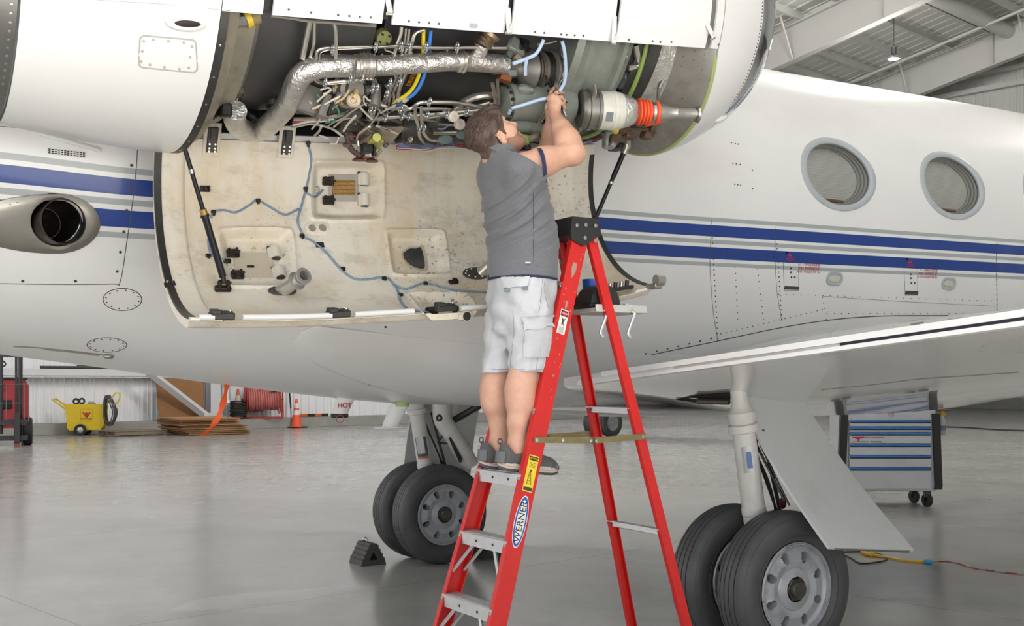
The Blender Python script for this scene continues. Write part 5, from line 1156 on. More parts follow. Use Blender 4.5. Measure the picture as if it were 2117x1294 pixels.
# valve bodies, control box, gearbox pan and drains, left to right
mb = MB(); P = E(730, 185, .60); ax = nrm(V3((.1, -1, -.25))); mb.lathe(P+ax*-.08, ax, [(0, .085), (.05, .085), (.055, .07), (.085, .065), (.09, .045), (.11, .04), (.11, .0001)], 26); mb.tube([P+V3((.05, 0, 0)), P+V3((.11, 0, .02)), P+V3((.10, .0, -.06))], .03, 14); mb.tube([P+V3((-.06, .0, -.03)), P+V3((-.12, .02, -.09))], .018, 10); VB = build('bleed_valve', mb, M_cast, ENG)
mb = MB(); u_, w_, _ = frame(ax)
for k in range(6): a = k*pi/3; mb.lathe(P+ax*.002+(math.cos(a)*u_+math.sin(a)*w_)*.076-ax*.03, ax, [(0, .008), (.012, .008), (.012, .0001)], 8)
build('valve_bolts', mb, M('bolt_brass', (.70, .56, .40), .4, .7), VB); mb = MB(); mb.cyl(P+ax*.03+V3((0, 0, -.005)), P+ax*.065+V3((-.02, 0, -.03)), .012, n=10); build('valve_fitting', mb, M('tan_plastic2', (.80, .70, .50), .5), ENG)
mb = MB(); P = E(731, 207, .65); ax2 = nrm(V3((-.35, -.9, -.3))); mb.lathe(P, ax2, [(-.03, .022), (0, .022), (0, .032), (.008, .032), (.010, .028), (.010, .014), (.002, .012), (.002, .0001)], 24); build('vent_port', mb, M('tan_metal', (.66, .60, .52), .45, .5), ENG)
mb = MB(); A = E(640, 205, .60); mb.box(A, (.10, .03, .13), roty(.25), .008); mb.box(A+V3((.06, -.03, -.03)), (.05, .05, .11), roty(.3), .006); BX = build('control_box', mb, M_cast, ENG); mb = MB(); mb.box(A+V3((.075, -.05, -.03)), (.012, .05, .10), roty(.3), .004); build('box_face', mb, M_black, BX)
mb = MB(); mb.box(E(680, 228, .56), (.32, .05, .05), roty(-.05), .01); build('engine_bracket', mb, M_cast, ENG)
mb = MB(); pan = [E(u, v, .62) for u, v in ((742, 298), (760, 280), (777, 264), (830, 262), (836, 265), (806, 299))]; 
mb.prism(pan, V3((0, .16, .03))); c_ = sum(pan)/len(pan); mb.loft([[p+V3((0, -.002, 0)) for p in pan], [c_+(p-c_)*.93+V3((0, -.022, 0)) for p in pan], [c_+(p-c_)*.8+V3((0, -.026, 0)) for p in pan]]); build('oil_tank', mb, M('brown_steel', (.60, .55, .49), .35, .4, var=.1, scale=8), ENG)
mb = MB(); mb.box(E(776, 292, .66), (.07, .05, .022), bev=.005); mb.cyl(E(781, 300, .64), E(779, 284, .66), .020, n=14); mb.cyl(E(778, 300, .64), E(779, 308, .64), .014, n=10); build('drain_valve', mb, M('olive_yellow', (.66, .66, .34), .4, .4), ENG)
mb = MB(); mb.box(E(757, 306, .6), (.05, .06, .05), bev=.006); mb.box(E(750, 304, .62), (.012, .04, .09), bev=.003); mb.box(E(772, 310, .62), (.014, .04, .06), bev=.003); build('drain_bracket', mb, M_dgrey, ENG)
pipe([(741, 303), (741, 324)], .010, .60, M_steel, 'drain_pipe'); pipe([(762, 308), (768, 326)], .007, .60, M_steel, 'drain_pipe'); pipe([(788, 310), (776, 325)], .009, .60, M_steel, 'drain_pipe')
for (u, v) in ((742, 330), (768, 332)): mb = MB(); P = E(u, v, .60); mb.lathe(P+V3((0, 0, .012)), (0, 0, -1), [(0, .012), (.004, .016), (.006, .024), (.016, .034), (.017, .022), (.016, .0001)], 24); build('drain_cup', mb, M('copper_brown', (.42, .24, .20), .5, .3, var=.3, scale=30), ENG)
mb = MB(); mb.tube([E(738, 325, .6), E(774, 327, .6)], .006, 8); build('drain_link', mb, M('copper_brown', (.42, .24, .20), .5, .3), ENG)
pipe([(719, 270), (718, 292), (726, 310), (742, 321)], .014, .58, M('brown_hose', (.33, .22, .20), .5), 'drain_hose', .2)
for (u, v) in ((921, 288), (958, 278)):
    mb = MB(); P = E(u, v, .67); mb.loft([[P+V3((1, 0, .1))*r*.036*math.cos(a)+V3((0, -.25, .97))*r*.022*math.sin(a)+V3((0, -1, -.25))*o for a in [2*pi*k/20 for k in range(20)]] for o, r in ((-.012, 1), (.006, 1), (.009, .92))]); build('pipe_flange', mb, M('teal_grey', (.45, .52, .52), .4, .3), ENG)
for (u, v) in ((939, 241), (952, 257)):
    mb = MB(); P = E(u, v, .67); d = V3((0, -.97, -.2)); mb.lathe(P-d*.02, d, [(0, .026), (.02, .026), (.022, .018), (.024, .018), (.024, .008), (.018, .007), (.018, .0001)], 20); build('pressure_port', mb, M('pale_port', (.80, .76, .70), .4), ENG)
mb = MB(); P = E(865, 262, .52); mb.cyl(P+V3((-.09, .05, 0)), P+V3((.10, .02, 0)), .085, n=24); mb.ell(E(905, 250, .55), (.06, .05, .05)); mb.box(E(940, 275, .53), (.20, .06, .09), bev=.015); mb.box(E(985, 292, .52), (.16, .06, .05), bev=.012); mb.box(E(800, 246, .52), (.16, .08, .08), bev=.01); mb.box(E(735, 262, .50), (.18, .08, .06), bev=.01); mb.box(E(990, 240, .50), (.16, .06, .12), bev=.01); build('accessory_gearbox', mb, M('gearbox_dark', (.335, .325, .31), .45, .4, var=.3, scale=18), ENG)
mb = MB(); rr_ = random.Random(11)
for k in range(60): P = E(rr_.uniform(700, 1000), rr_.uniform(225, 302), rr_.uniform(.50, .6)); mb.cyl(P, P+V3((rr_.uniform(-.02, .02), -.025, rr_.uniform(-.02, .02))), rr_.uniform(.006, .012), n=7)
build('gearbox_bolts', mb, M_cast, bpy.data.objects['accessory_gearbox'])
mb = MB(); mb.tube([E(445, 232, .58), E(480, 232, .58)], .018, 10); mb.box(E(466, 228, .60), (.05, .05, .06), bev=.008); mb.box(E(474, 236, .58), (.07, .04, .03), bev=.006); mb.tube([E(423, 247, .62), E(440, 240, .60), E(452, 232, .60)], .015, 9); build('rear_mount', mb, M('greasy_black', (.14, .125, .11), .45, .5), ENG)
mb = MB(); Q = [E(505+q*1.7, 228+q*1.35, .50) for q in range(18)]; rs_ = [.022+.004*(i % 2) for i in range(18)]; mb.tube(Q, rs_, 14); build('vent_hose', mb, M_black, ENG)
pipe([(462, 42), (492, 44), (512, 40), (535, 34)], .026, .62, M('grey_pipe', (.62, .61, .59), .35, .7), 'overboard_pipe', .08)
mb = MB(); mb.tube([E(507, 42, .62), E(518, 38, .62)], .034, 18); build('pipe_band', mb, M('yellow_band', (.82, .72, .18), .5), ENG); mb = MB(); mb.tube([E(518, 38, .62), E(534, 33, .62)], .032, 16); build('pipe_band', mb, M('tan_rag', (.55, .47, .32), .7), ENG)
# ---- fan case, starter, gearbox drums, pump and generator
g0 = [(-1.50, .46), (-1.49, .585), (-1.455, .60), (-1.44, .625), (-1.41, .625), (-1.40, .605), (-1.26, .605), (-1.25, .635), (-1.225, .635), (-1.22, .60), (-1.16, .58), (-1.15, .45)]
mb = MB(); mb.loft([[npt(x, 2*pi*k/96, 0, r) for k in range(96)] for x, r in g0]); FC = build('fan_case', mb, M_castg, ENG)
mb = MB()
for k in range(100): a = 2*pi*k/100; P = npt(-1.225, a, 0, .622); mb.cyl(P, P+V3((.008, 0, 0)), .006, n=6)
build('case_bolts', mb, M_dgrey, FC)
def drum(name, a, b, R, prof, mat, n=28, y=None):
    A = E(*a, R) if y is None else aty(*a, y); B = E(*b, R) if y is None else aty(*b, y); L = np.linalg.norm(B-A); mb = MB(); mb.lathe(A, B-A, [(t*L, r) for t, r in prof], n, True); return build(name, mb, mat, ENG), A, B
ys = -2.33
o, A, B = drum('air_starter', (1060, 142), (1150, 146), .6, [(0, .040), (.12, .045), (.2, .075), (.38, .098), (.40, .085), (.44, .085), (.46, .075), (.55, .078), (.56, .092), (.60, .092), (.62, .082), (.80, .085), (.82, .098), (.86, .098), (.88, .07), (1, .065)], M_cast, 32, ys)
d = nrm(B-A); L = np.linalg.norm(B-A)
for t, r, w in ((.42, .0875, .05), (.72, .0875, .13)): mb = MB(); mb.lathe(A+d*L*(t-w/2), d, [(0, r), (L*w, r)], 32); mb.lathe(A+d*L*(t-w/2), d, [(L*w, r-.002), (0, r-.002)], 32); build('starter_band', mb, M('band_black', (.15, .148, .145), .4, .3), o)
mb = MB(); mb.lathe(A+d*L*.50, d, [(0, .083), (0, .0885), (L*.07, .0885), (L*.07, .083)], 32); build('starter_band', mb, M('woven_bronze', (.40, .36, .31), .5, .5, var=.4, scale=90), o)
mb = MB(); n = 26; Q = [A+d*L*(.93+.015*math.sin(k))+nrm(V3((0, -math.cos(a), math.sin(a))))*.098 for k, a in enumerate(np.linspace(-1.2, .7, n))]
for p in Q: mb.ell(p, .0048, 7, 5)
build('bead_chain', mb, M_alu, o)
o, A, B = drum('starter_valve', (1020, 133), (1062, 140), .6, [(0, .045), (.1, .05), (.2, .044), (.5, .044), (.6, .05), (.7, .046), (1, .046)], M_cast, 26, ys)
mb = MB(); P = aty(1062, 98, ys); mb.box(P, (.10, .09, .075), roty(.35), .012); mb.box(P+V3((-.02, 0, -.05)), (.06, .06, .05), roty(.2), .01); VX = build('valve_actuator', mb, M_cst2, ENG); mb = MB(); mb.box(P+V3((.03, -.05, .004)), (.05, .012, .055), roty(.1), .004); mb.cyl(P+V3((.03, -.058, .0)), P+V3((.03, -.066, 0)), .014); build('actuator_face', mb, M('face_black', (.12, .12, .12), .4), VX)
mb = MB(); P = aty(1056, 152, ys-.03); mb.box(P, (.05, .04, .035), roty(-.2), .006); build('sensor_box', mb, M_cst2, ENG); mb = MB(); P = aty(1042, 162, ys-.03); mb.box(P, (.06, .05, .03), roty(.2), .004); mb.cyl(P, P+V3((.01, 0, .06)), .010); build('copper_block', mb, M_cop, ENG)
mb = MB(); P = aty(1071, 122, ys-.05); mb.box(P, (.05, .03, .03), roty(.6), .004); build('sensor_box', mb, M('tan_box', (.60, .55, .47), .5), ENG)
o, A, B = drum('gearbox_drum', (1036, 213), (1172, 214), .6, [(0, .045), (.02, .075), (.05, .078), (.055, .098), (.13, .098), (.135, .088), (.30, .094), (.52, .094), (.56, .098), (.57, .112), (.63, .112), (.64, .098), (.9, .10), (1, .10)], M_castg, 36, -2.28)
d = nrm(B-A); L = np.linalg.norm(B-A); mb = MB(); u_, w_, _ = frame(d)
for k in range(16):
    a = 2*pi*k/16; e = math.cos(a)*u_+math.sin(a)*w_; mb.cyl(A+d*(L*.05)+e*.089, A+d*(L*.05-.012)+e*.089, .008, n=7); mb.cyl(A+d*(L*.565)+e*.105, A+d*(L*.55)+e*.105, .008, n=7)
build('drum_bolts', mb, M_dgrey, o); mb = MB(); P = aty(1087, 186, -2.36); mb.box(P, (.09, .05, .05), roty(.1), .018); build('drum_boss', mb, M_castg, o)
mb = MB(); P = aty(1110, 268, -2.25); mb.box(P, (.16, .10, .06), bev=.012); mb.box(aty(1120, 290, -2.2), (.24, .12, .05), bev=.012); mb.cyl(aty(1060, 262, -2.3), aty(1092, 262, -2.3), .03); mb.box(aty(1090, 303, -2.2), (.30, .10, .02), bev=.004); build('gearbox_sump', mb, M_castg, ENG)
mb = MB(); mb.box(aty(1084, 289, -2.3), (.05, .03, .05), bev=.008); build('filter_cap', mb, M('lime_primer', (.62, .69, .42), .5), ENG); mb = MB(); mb.box(aty(1078, 302, -2.28), (.06, .04, .03), bev=.008); mb.ell(aty(1090, 306, -2.28), .02); build('oil_stain_fitting', mb, M_brn, ENG)
mb = MB(); mb.tube([aty(1096, 287, -2.33), aty(1110, 280, -2.33)], .017, 12); build('pipe_union', mb, M_steel, ENG)
# hydraulic pump with elbow pipe
mb = MB(); P = aty(1232, 148, -2.28); mb.cyl(P+V3((-.06, 0, -.0)), P+V3((.06, 0, .005)), .082, n=28)
for k in range(9): a = 2*pi*k/9; mb.cyl(P+V3((-.06, .085*math.cos(a), .085*math.sin(a))), P+V3((.06, .085*math.cos(a), .085*math.sin(a))), .017, n=10)
build('pump_flange', mb, M('pump_green', (.55, .60, .57), .4, .2), ENG)
mb = MB(); P = aty(1268, 150, -2.28); mb.box(P, (.13, .12, .14), bev=.03); mb.box(P+V3((.03, -.05, .04)), (.09, .06, .05), bev=.01); mb.box(P+V3((.05, -.04, -.03)), (.08, .08, .06), bev=.014); mb.cyl(P+V3((.0, -.06, -.075)), P+V3((.12, -.06, -.075)), .022); mb.box(P+V3((0, -.065, .0)), (.05, .02, .10), bev=.006); HPm = build('hydraulic_pump', mb, M('pump_grey', (.54, .565, .58), .32, .3, var=.15, scale=22), ENG)
mb = MB()
for (u, v) in ((1256, 141), (1248, 171), (1258, 178), (1247, 120)): mb.ell(aty(u, v, -2.365), .012, 10, 7)
build('blue_caps', mb, M('cap_blue', (.22, .50, .78), .4), HPm)
mb = MB(); P = aty(1303, 163, -2.26); mb.ell(P, (.045, .04, .05), R=roty(.5)); mb.lathe(P+V3((-.03, 0, .01)), (1, 0, -.35), [(0, .05), (.015, .05), (.02, .04)], 20); build('pressure_cap', mb, M_alu, ENG)
pipe([(1315, 180), (1300, 192), (1285, 204)], .024, .56, M('maroon_hose', (.42, .27, .27), .5), 'drain_hose', .1)
# generator line: rings, white body, foil cone, orange bellows, cooling pipe into the bulkhead
PE = atx(1443, 236, -.80); PA = aty(1198, 226, -2.36); d = nrm(PE-PA); L = np.linalg.norm(PE-PA); U1 = lambda u: np.interp(u, [1198, 1240, 1285, 1315, 1345, 1360, 1397, 1443], [0, .16, .345, .465, .59, .655, .81, 1])*L
def seg(name, prof, mat, n=32): mb = MB(); mb.lathe(PA, d, [(U1(u), r) for u, r in prof], n, False); return build(name, mb, mat, ENG)
seg('generator_rings', [(1190, .03), (1192, .090), (1204, .098), (1205, .090), (1212, .090), (1213, .099), (1222, .099), (1223, .092), (1230, .092), (1231, .097), (1238, .096), (1238, .03)], M('ring_grey', (.50, .485, .46), .35, .6))
GN = seg('generator', [(1237, .03), (1237, .091), (1240, .094), (1262, .094), (1263, .097), (1270, .097), (1271, .093), (1280, .090), (1285, .085), (1285, .03)], M('generator_white', (.80, .79, .745), .4, var=.04, scale=9, dirt=(.6, .57, .5), dscale=8, damt=.4))
mb = MB(); u_, w_, _ = frame(d); e = nrm(V3((0, -1, 0))-d*d[1]*-1); e = nrm(V3((0, -.86, -.5))); e = nrm(e-d*np.dot(e, d)); s = np.cross(d, e); mb.box(PA+d*U1(1251)+e*.095, (.035, .045, .003), np.stack([d, s, e], axis=1)); build('generator_plate', mb, M('plate_grey', (.50, .52, .54), .4, .4), GN)
seg('foil_cone', [(1283, .086), (1292, .082), (1302, .075), (1310, .064), (1316, .052)], M_foil)
bel = [(1313, .045)]
for k in range(4): u = 1317+k*7; bel += [(u, .050), (u+2, .066-.003*k), (u+5, .066-.003*k), (u+7, .050)]
seg('rubber_bellows', bel+[(1347, .046)], M('orange_silicone', (.90, .33, .17), .45))
seg('bellows_clamp', [(1345, .047), (1347, .052), (1352, .052), (1354, .047)], M_alu); seg('rubber_bellows', [(1353, .046), (1355, .054), (1359, .056), (1361, .048)], M('orange_silicone', (.90, .33, .17), .45))
seg('cooling_pipe', [(1358, .046), (1375, .041), (1395, .028), (1397, .030), (1400, .027), (1441, .027)], M_alu); seg('pipe_collar', [(1438, .027), (1439, .04), (1444, .045), (1446, .0005)], M_alu)
mb = MB(); mb.tube([aty(1336, 258, -2.34), aty(1365, 252, -2.3), aty(1372, 249, -2.28)], .010, 8); build('orange_strip', mb, M('orange_silicone', (.90, .33, .17), .45), ENG)
# rusty brackets and fittings under the generator
mb = MB()
for (u, v, w, h) in ((1285, 268, .05, .04), (1300, 281, .06, .03), (1318, 262, .08, .02), (1336, 280, .05, .04), (1345, 268, .03, .08), (1266, 290, .05, .05)): mb.box(aty(u, v, -2.12), (w, .06, h), roty(.2), .006)
mb.tube([aty(1278, 266, -2.15), aty(1340, 268, -2.15)], .008, 7); mb.tube([aty(1285, 262, -2.15), aty(1318, 284, -2.15)], .007, 7); build('control_bracket', mb, M('rusty_steel', (.40, .31, .25), .5, .4, var=.4, scale=28), ENG)
mb = MB(); mb.box(aty(1273, 266, -2.2), (.035, .03, .05), roty(.4), .006); build('yellow_tie', mb, M('yellow_band', (.82, .72, .18), .5), ENG)
mb = MB(); mb.box(aty(1258, 290, -2.1), (.06, .05, .09), bev=.008); mb.cyl(aty(1262, 296, -2.14), aty(1270, 302, -2.14), .016); build('mount_lug', mb, M_cst2, ENG)
mb = MB(); g = [[npt(x, math.radians(-60)+math.radians(95)*k/24, 0, R) for k in range(25)] for x, R in ((-1.06, .585), (-1.0, .60))]; mb.shell(g, -.006); build('fan_cowl_frame', mb, M_dgrey, ENG)
mb = MB(); g = [[aty(u, v, y) for u, v, y in row] for row in ([(1392, 110, -2.3), (1388, 160, -2.28), (1362, 205, -2.2)], [(1378, 150, -2.36), (1362, 180, -2.33), (1358, 206, -2.26)])]; mb.shell(g, .01); build('splitter_panel', mb, M('splitter_grey', (.62, .615, .60), .35, .2), BK)
# ================================================================== red step ladder
LX, LY, LH, ST = -1.516, -2.451, 2.34, .291
LAD = thing('step_ladder', 'red fiberglass step ladder with silver steps and black top cap, under the engine', 'ladder', (LX, LY, 0))
M_red = M('ladder_red', (.77, .11, .10), .42, var=.06, scale=12, dirt=(.72, .27, .23), dscale=30, damt=.35)
M_redd = M('scuff_pale', (.80, .66, .60), .7)
M_stepal = M('step_aluminium', (.80, .80, .80), .38, .75, var=.06, scale=30)
M_cap = M('cap_black', (.13, .13, .135), .55, bump=.1, bscale=200)
M_olive = M('spreader_olive', (.52, .47, .33), .45, .5, var=.15, scale=30)
fx = lambda z: LX-(.043+.291*(LH-z)); fw = lambda z: .133+.061*(LH-z); rx = lambda z: LX+.043+.263*(LH-z); rw = lambda z: .131+.058*(LH-z)
def rail(front, sg):
    mb = MB(); R = []
    for z in (0.0, .02, 1.2, 2.30):
        t, fl, dp = (.006, .032, .088) if front else (.005, .026, -.050)
        x = fx(z) if front else rx(z); y = LY+sg*(fw(z) if front else rw(z)); s = -sg
        O = [(0, 0), (dp, 0), (dp, s*fl), (dp-math.copysign(t, dp), s*fl), (dp-math.copysign(t, dp), s*t), (math.copysign(t, dp), s*t), (math.copysign(t, dp), s*fl), (0, s*fl)]
        R.append([(x+a, y+b, z) for a, b in O])
    mb.loft(R); o = build('front_rail' if front else 'rear_rail', mb, M_red, LAD, ang=25); fix_normals(o)
    mb = MB(); z = 0; x = fx(z) if front else rx(z); y = LY+sg*(fw(z) if front else rw(z)); mb.box((x+(.044 if front else -.025), y-sg*.012, .018), (.11 if front else .07, .045, .036), bev=.008); build('rubber_foot', mb, M_black, o); return o
RN = rail(True, -1); RF = rail(True, 1); rail(False, -1); rail(False, 1)
for n in range(1, 8):
    z = n*ST; x = fx(z); h = fw(z)-.006; mb = MB()
    prof = [(-.004, -.058), (-.004, -.004), (.0, 0), (.078, 0), (.082, -.004), (.082, -.03), (.078, -.03), (.078, -.006), (0, -.006), (.0, -.058)]
    mb.prism([(x+a, LY-h, z+b) for a, b in prof], (0, 2*h, 0))
    for k in range(7): mb.box((x+.012+k*.010, LY, z+.0012), (.004, 2*h-.01, .0024))
    s = build('ladder_step', mb, M_stepal, LAD, ang=25); fix_normals(s)
    mb = MB()
    for yy in (-h*.45, h*.25): mb.lathe((x-.004, LY+yy, z-.03), (-1, 0, 0), [(0, .007), (.003, .006), (.003, .0001)], 10)
    build('step_rivets', mb, M_dgrey, s)
    if n in (1, 2, 3):
        for sg in (-1, 1):
            for dx in (.006, .07):
                mb = MB(); zz = z-.19; mb.box; A = V3((x+dx, LY+sg*(h-.12), z-.05)); B = V3((fx(zz)+dx+.01, LY+sg*(fw(zz)-.012), zz)); mb.tube([A, B], .009, 4); build('knee_brace', mb, M_stepal, s)
for n in (1, 3, 5):
    z = n*ST-.02; x = rx(z)-.03; h = rw(z)-.006; mb = MB(); mb.box((x, LY, z), (.022, 2*h, .030), bev=.003); mb.box((x-.012, LY, z+.014), (.04, 2*h, .004)); build('rear_brace', mb, M_stepal, LAD)
mb = MB(); zt = LH
for sg in (-1,):
    pass
mb.loft([[(LX+a, LY+b, z) for a, b in pts] for z, pts in ((2.335, [(-.075, -.142), (.072, -.142), (.072, .142), (-.075, .142)]), (2.343, [(-.068, -.135), (.065, -.135), (.065, .135), (-.068, .135)]))][::1], caps=True)
mb.loft([[(LX+a, LY+b, z) for a, b in pts] for z, pts in ((2.255, [(-.088, -.150), (.078, -.150), (.078, .150), (-.088, .150)]), (2.335, [(-.076, -.143), (.073, -.143), (.073, .143), (-.076, .143)]))], caps=True)
for sg in (-1, 1): mb.prism([(LX-.088, LY+sg*.152, 2.30), (LX+.080, LY+sg*.152, 2.30), (LX+.080, LY+sg*.152, 2.26), (LX+.045, LY+sg*.152, 2.252), (LX+.02, LY+sg*.152, 2.225), (LX-.02, LY+sg*.152, 2.205), (LX-.088, LY+sg*.152, 2.235)], (0, -sg*.012, 0))
CP = build('top_cap', mb, M_cap, LAD, ang=25); fix_normals(CP)
mb = MB()
for (a, z) in ((-.055, 2.30), (-.005, 2.305), (.05, 2.305), (-.01, 2.245), (.05, 2.235)): mb.lathe((LX+a, LY-.153, z), (0, -1, 0), [(0, .010), (.003, .009), (.004, .004), (.004, .0001)], 12)
build('cap_rivets', mb, M_alu, CP)
for sg in (-1, 1):
    zz = 1.315; A = V3((fx(zz)+.035, LY+sg*(fw(zz)+.006), zz)); B = V3((rx(zz)-.02, LY+sg*(rw(zz)+.006), zz)); m = A+(B-A)*.52+V3((0, 0, -.012)); mb = MB()
    for p, q in ((A, m), (m, B)):
        d = nrm(q-p); up = V3((0, 0, 1)); up = nrm(up-d*np.dot(up, d)); s = np.cross(up, d); mb.box((p+q)/2, (np.linalg.norm(q-p)+.03, .004, .028), np.stack([d, s, up], axis=1))
    SP = build('spreader_bar', mb, M_olive, LAD); mb = MB()
    for p in (A, A+(m-A)*.45, m-nrm(m-A)*.015, m+nrm(m-A)*.015, B): mb.lathe(p+V3((0, sg*.002, 0)), (0, sg, 0), [(0, .010), (.004, .009), (.005, .0001)], 10)
    build('spreader_rivets', mb, M_alu, SP)
mb = MB()
for sg in (-1, 1):
    for n in range(1, 8): z = n*ST-.02; mb.lathe((fx(z)-.0005, LY+sg*(fw(z)-.016), z), (-1, 0, 0), [(0, .008), (.003, .007), (.003, .0001)], 10)
build('rail_rivets', mb, M_alu, RN)
# decals on the near rail; the writing runs along the rail
def rail_frame(z): 
    p = V3((fx(z)+.044, LY-fw(z), z)); up = nrm(V3((.291, .061, 1))); ac = nrm(V3((1, 0, 0))-up*up[0]); n = nrm(np.cross(ac, up)); n = n if n[1] < 0 else -n; return p, ac, up, n
M_wht = M('decal_white', (.86, .86, .84), .4); M_blk = M('decal_black', (.08, .08, .08), .5); M_ylw = M('decal_yellow', (.90, .80, .14), .45, dirt=(.75, .70, .45), dscale=40, damt=.5); M_blu = M('decal_blue', (.10, .35, .68), .4); M_rdd = M('decal_red', (.80, .16, .20), .45)
def quad(nm, z, w, h, off, mat, parent, ca=0, cu=0):
    p, a, u, n = rail_frame(z); mb = MB(); R = np.stack([a, u, n], axis=1); mb.box(p+n*off+a*ca+u*cu, (w, h, .0008), R); return build(nm, mb, mat, parent)
def oval(nm, z, w, h, off, mat, parent):
    p, a, u, n = rail_frame(z); mb = MB(); mb.loft([[p+a*w*math.cos(t)+u*h*math.sin(t)+n*o for t in [2*pi*k/40 for k in range(40)]] for o in (off-.0006, off)]); return build(nm, mb, mat, parent)
zl = .955; p, a, u, n = rail_frame(zl)
D = oval('oval_logo', zl, .033, .118, .0012, M_wht, RN); oval('logo_ring', zl, .0295, .112, .0018, M_blu, D); oval('logo_field', zl, .022, .098, .0024, M_wht, D); text_obj('logo_lettering', 'WERNER', .046, p+n*.0026, u, -a, M_blk, D, .0004)
zc_ = 1.165; D = quad('caution_label', zc_, .052, .165, .0012, M_ylw, RN); quad('label_header', zc_, .046, .018, .0018, M_blk, D, cu=.068); p, a, u, n = rail_frame(zc_); text_obj('caution_lettering', 'CAUTION', .012, p+n*.0026+u*.068, a, u, M_ylw, D, .0003)
mb = MB(); R = np.stack([a, u, n], axis=1)
for k in range(4): mb.box(p+n*.0018+u*(.048-.006*k)+a*.0, (.036-.004*(k % 2), .0018, .0006), R)
mb.box(p+n*.0018+u*-.07, (.046, .016, .0006), R); mb.tube([p+n*.002+u*.015+a*-.006, p+n*.002+u*-.05+a*-.012], .0015, 4); mb.tube([p+n*.002+u*.015+a*-.004, p+n*.002+u*-.05+a*.012], .0015, 4); mb.ell(p+n*.001+u*.012, (.004, .0015, .006))
for k in range(5): mb.tube([p+n*.002+u*(-.045+.012*k)+a*(-.0115+.0012*k), p+n*.002+u*(-.045+.012*k)+a*(.0105-.003*k)], .0009, 4)
build('label_marks', mb, M('label_ink', (.25, .24, .20), .5), D)
zd = 1.85; D = quad('danger_label', zd, .044, .115, .0012, M_wht, RN); quad('label_header', zd, .038, .026, .0018, M_blk, D, cu=.040); p, a, u, n = rail_frame(zd); mb = MB(); mb.loft([[p+n*o+u*.040+a*.016*math.cos(t)+u*.010*math.sin(t) for t in [2*pi*k/24 for k in range(24)]] for o in (.0018, .0024)]); build('danger_oval', mb, M_rdd, D); text_obj('danger_lettering', 'DANGER', .0085, p+n*.0030+u*.040, a, u, M_wht, D, .0003)
mb = MB(); mb.prism([p+n*.0016+a*x_+u*y_ for x_, y_ in ((-.013, .022), (.002, .012), (.012, .02), (.004, -.001), (.008, -.02), (-.002, -.008), (-.008, -.018), (-.004, .004))], n*.0005); R = np.stack([a, u, n], axis=1)
for k in range(6): mb.box(p+n*.0018+u*(-.026-.005*k), (.030-.006*(k % 2), .0016, .0006), R)
build('label_marks', mb, M('label_ink', (.25, .24, .20), .5), D)
mb = MB(); rg = random.Random(3)
for k in range(26):
    z = rg.uniform(1.5, 2.2); p, a, u, n = rail_frame(z); q = p+a*rg.uniform(-.036, .036)+n*.0008; s = rg.uniform(.002, .006); mb.loft([[q+a*s*.6*math.cos(t)+u*s*math.sin(t)+n*o for t in [2*pi*k2/8 for k2 in range(8)]] for o in (-.001, .0004)])
for z, w, h in ((2.10, .013, .034), (1.93, .006, .022)):
    p, a, u, n = rail_frame(z); q = p+n*.0006; mb.loft([[q+a*w*math.cos(t)+u*h*math.sin(t)*(1+.2*math.sin(3*t))+n*o for t in [2*pi*k2/16 for k2 in range(16)]] for o in (-.001, .0004)])
build('paint_chip_marks', mb, M('chip_grey', (.62, .52, .46), .7), RN)
# folding shelf on the rear rails with the mechanic's things on it
mb = MB(); SZ = 1.915; mb.box((-1.30, LY, SZ), (.30, .27, .022), bev=.004); mb.box((-1.30, LY-.13, SZ+.008), (.30, .012, .036), bev=.003); mb.box((-1.30, LY+.13, SZ+.008), (.30, .012, .036), bev=.003); SHF = build('pail_shelf', mb, M('shelf_white', (.78, .775, .75), .4, .3), LAD)
for x in (-1.43, -1.27): mb = MB(); mb.tube(round_path([(x+.02, LY-.142, SZ), (x+.04, LY-.146, SZ-.01), (x-.005, LY-.146, SZ-.11), (x+.012, LY-.146, SZ-.13)], .02), .009, 8); build('shelf_hook', mb, M_stepal, SHF)
ct = thing('tool_case', 'black domed plastic case on the ladder shelf in front of a blue cup', 'case', (-1.36, LY-.03, SZ+.012))
mb = MB(); R = []
for k in range(15): a = pi*k/14; R.append((-.085*math.cos(a), .105*math.sin(a)**.8 if 0 < k < 14 else 0))
mb.prism([(-1.37+a, LY-.10, SZ+.016+b) for a, b in R], (0, .13, 0)); build('case_lid', mb, M_cap, ct); mb = MB(); mb.box((-1.37, LY-.035, SZ+.022), (.19, .15, .018), bev=.004); build('case_rim', mb, M_black, ct)
mb = MB(); mb.tube([(-1.27, LY-.11, SZ+.024), (-1.235, LY-.11, SZ+.024)], .012, 12); build('case_hinge', mb, M_ring, ct)
cpz = SZ+.0115; mb = MB(); mb.lathe((-1.33, LY+.075, cpz), (0, 0, 1), [(0, .0001), (0, .034), (.15, .046), (.15, .041), (.01, .03), (.01, .0001)], 24); tag(build('blue_cup', mb, M('cup_blue', (.12, .36, .74), .4)), 'blue plastic cup behind the black case on the ladder shelf', 'cup')
cn = thing('tin_can', 'silver tin can with wire handle hanging inside the ladder beside the shorts', 'can', aty(1158, 610, LY)); P = aty(1158, 611, LY); mb = MB(); mb.lathe(P, (0, 0, 1), [(0, .0001), (0, .032), (.012, .034), (.03, .033), (.032, .034), (.05, .033), (.052, .034), (.065, .034), (.065, .03), (.01, .03), (.01, .0001)], 24); build('can_body', mb, M_stepal, cn); mb = MB(); mb.tube(smooth_path([P+V3((-.03, 0, .06)), P+V3((-.026, -.01, .12)), P+V3((-.04, 0, .15)), P+V3((0, 0, .165)), P+V3((.03, 0, .06))], 6), .002, 5); build('can_wire', mb, M_steel, cn)
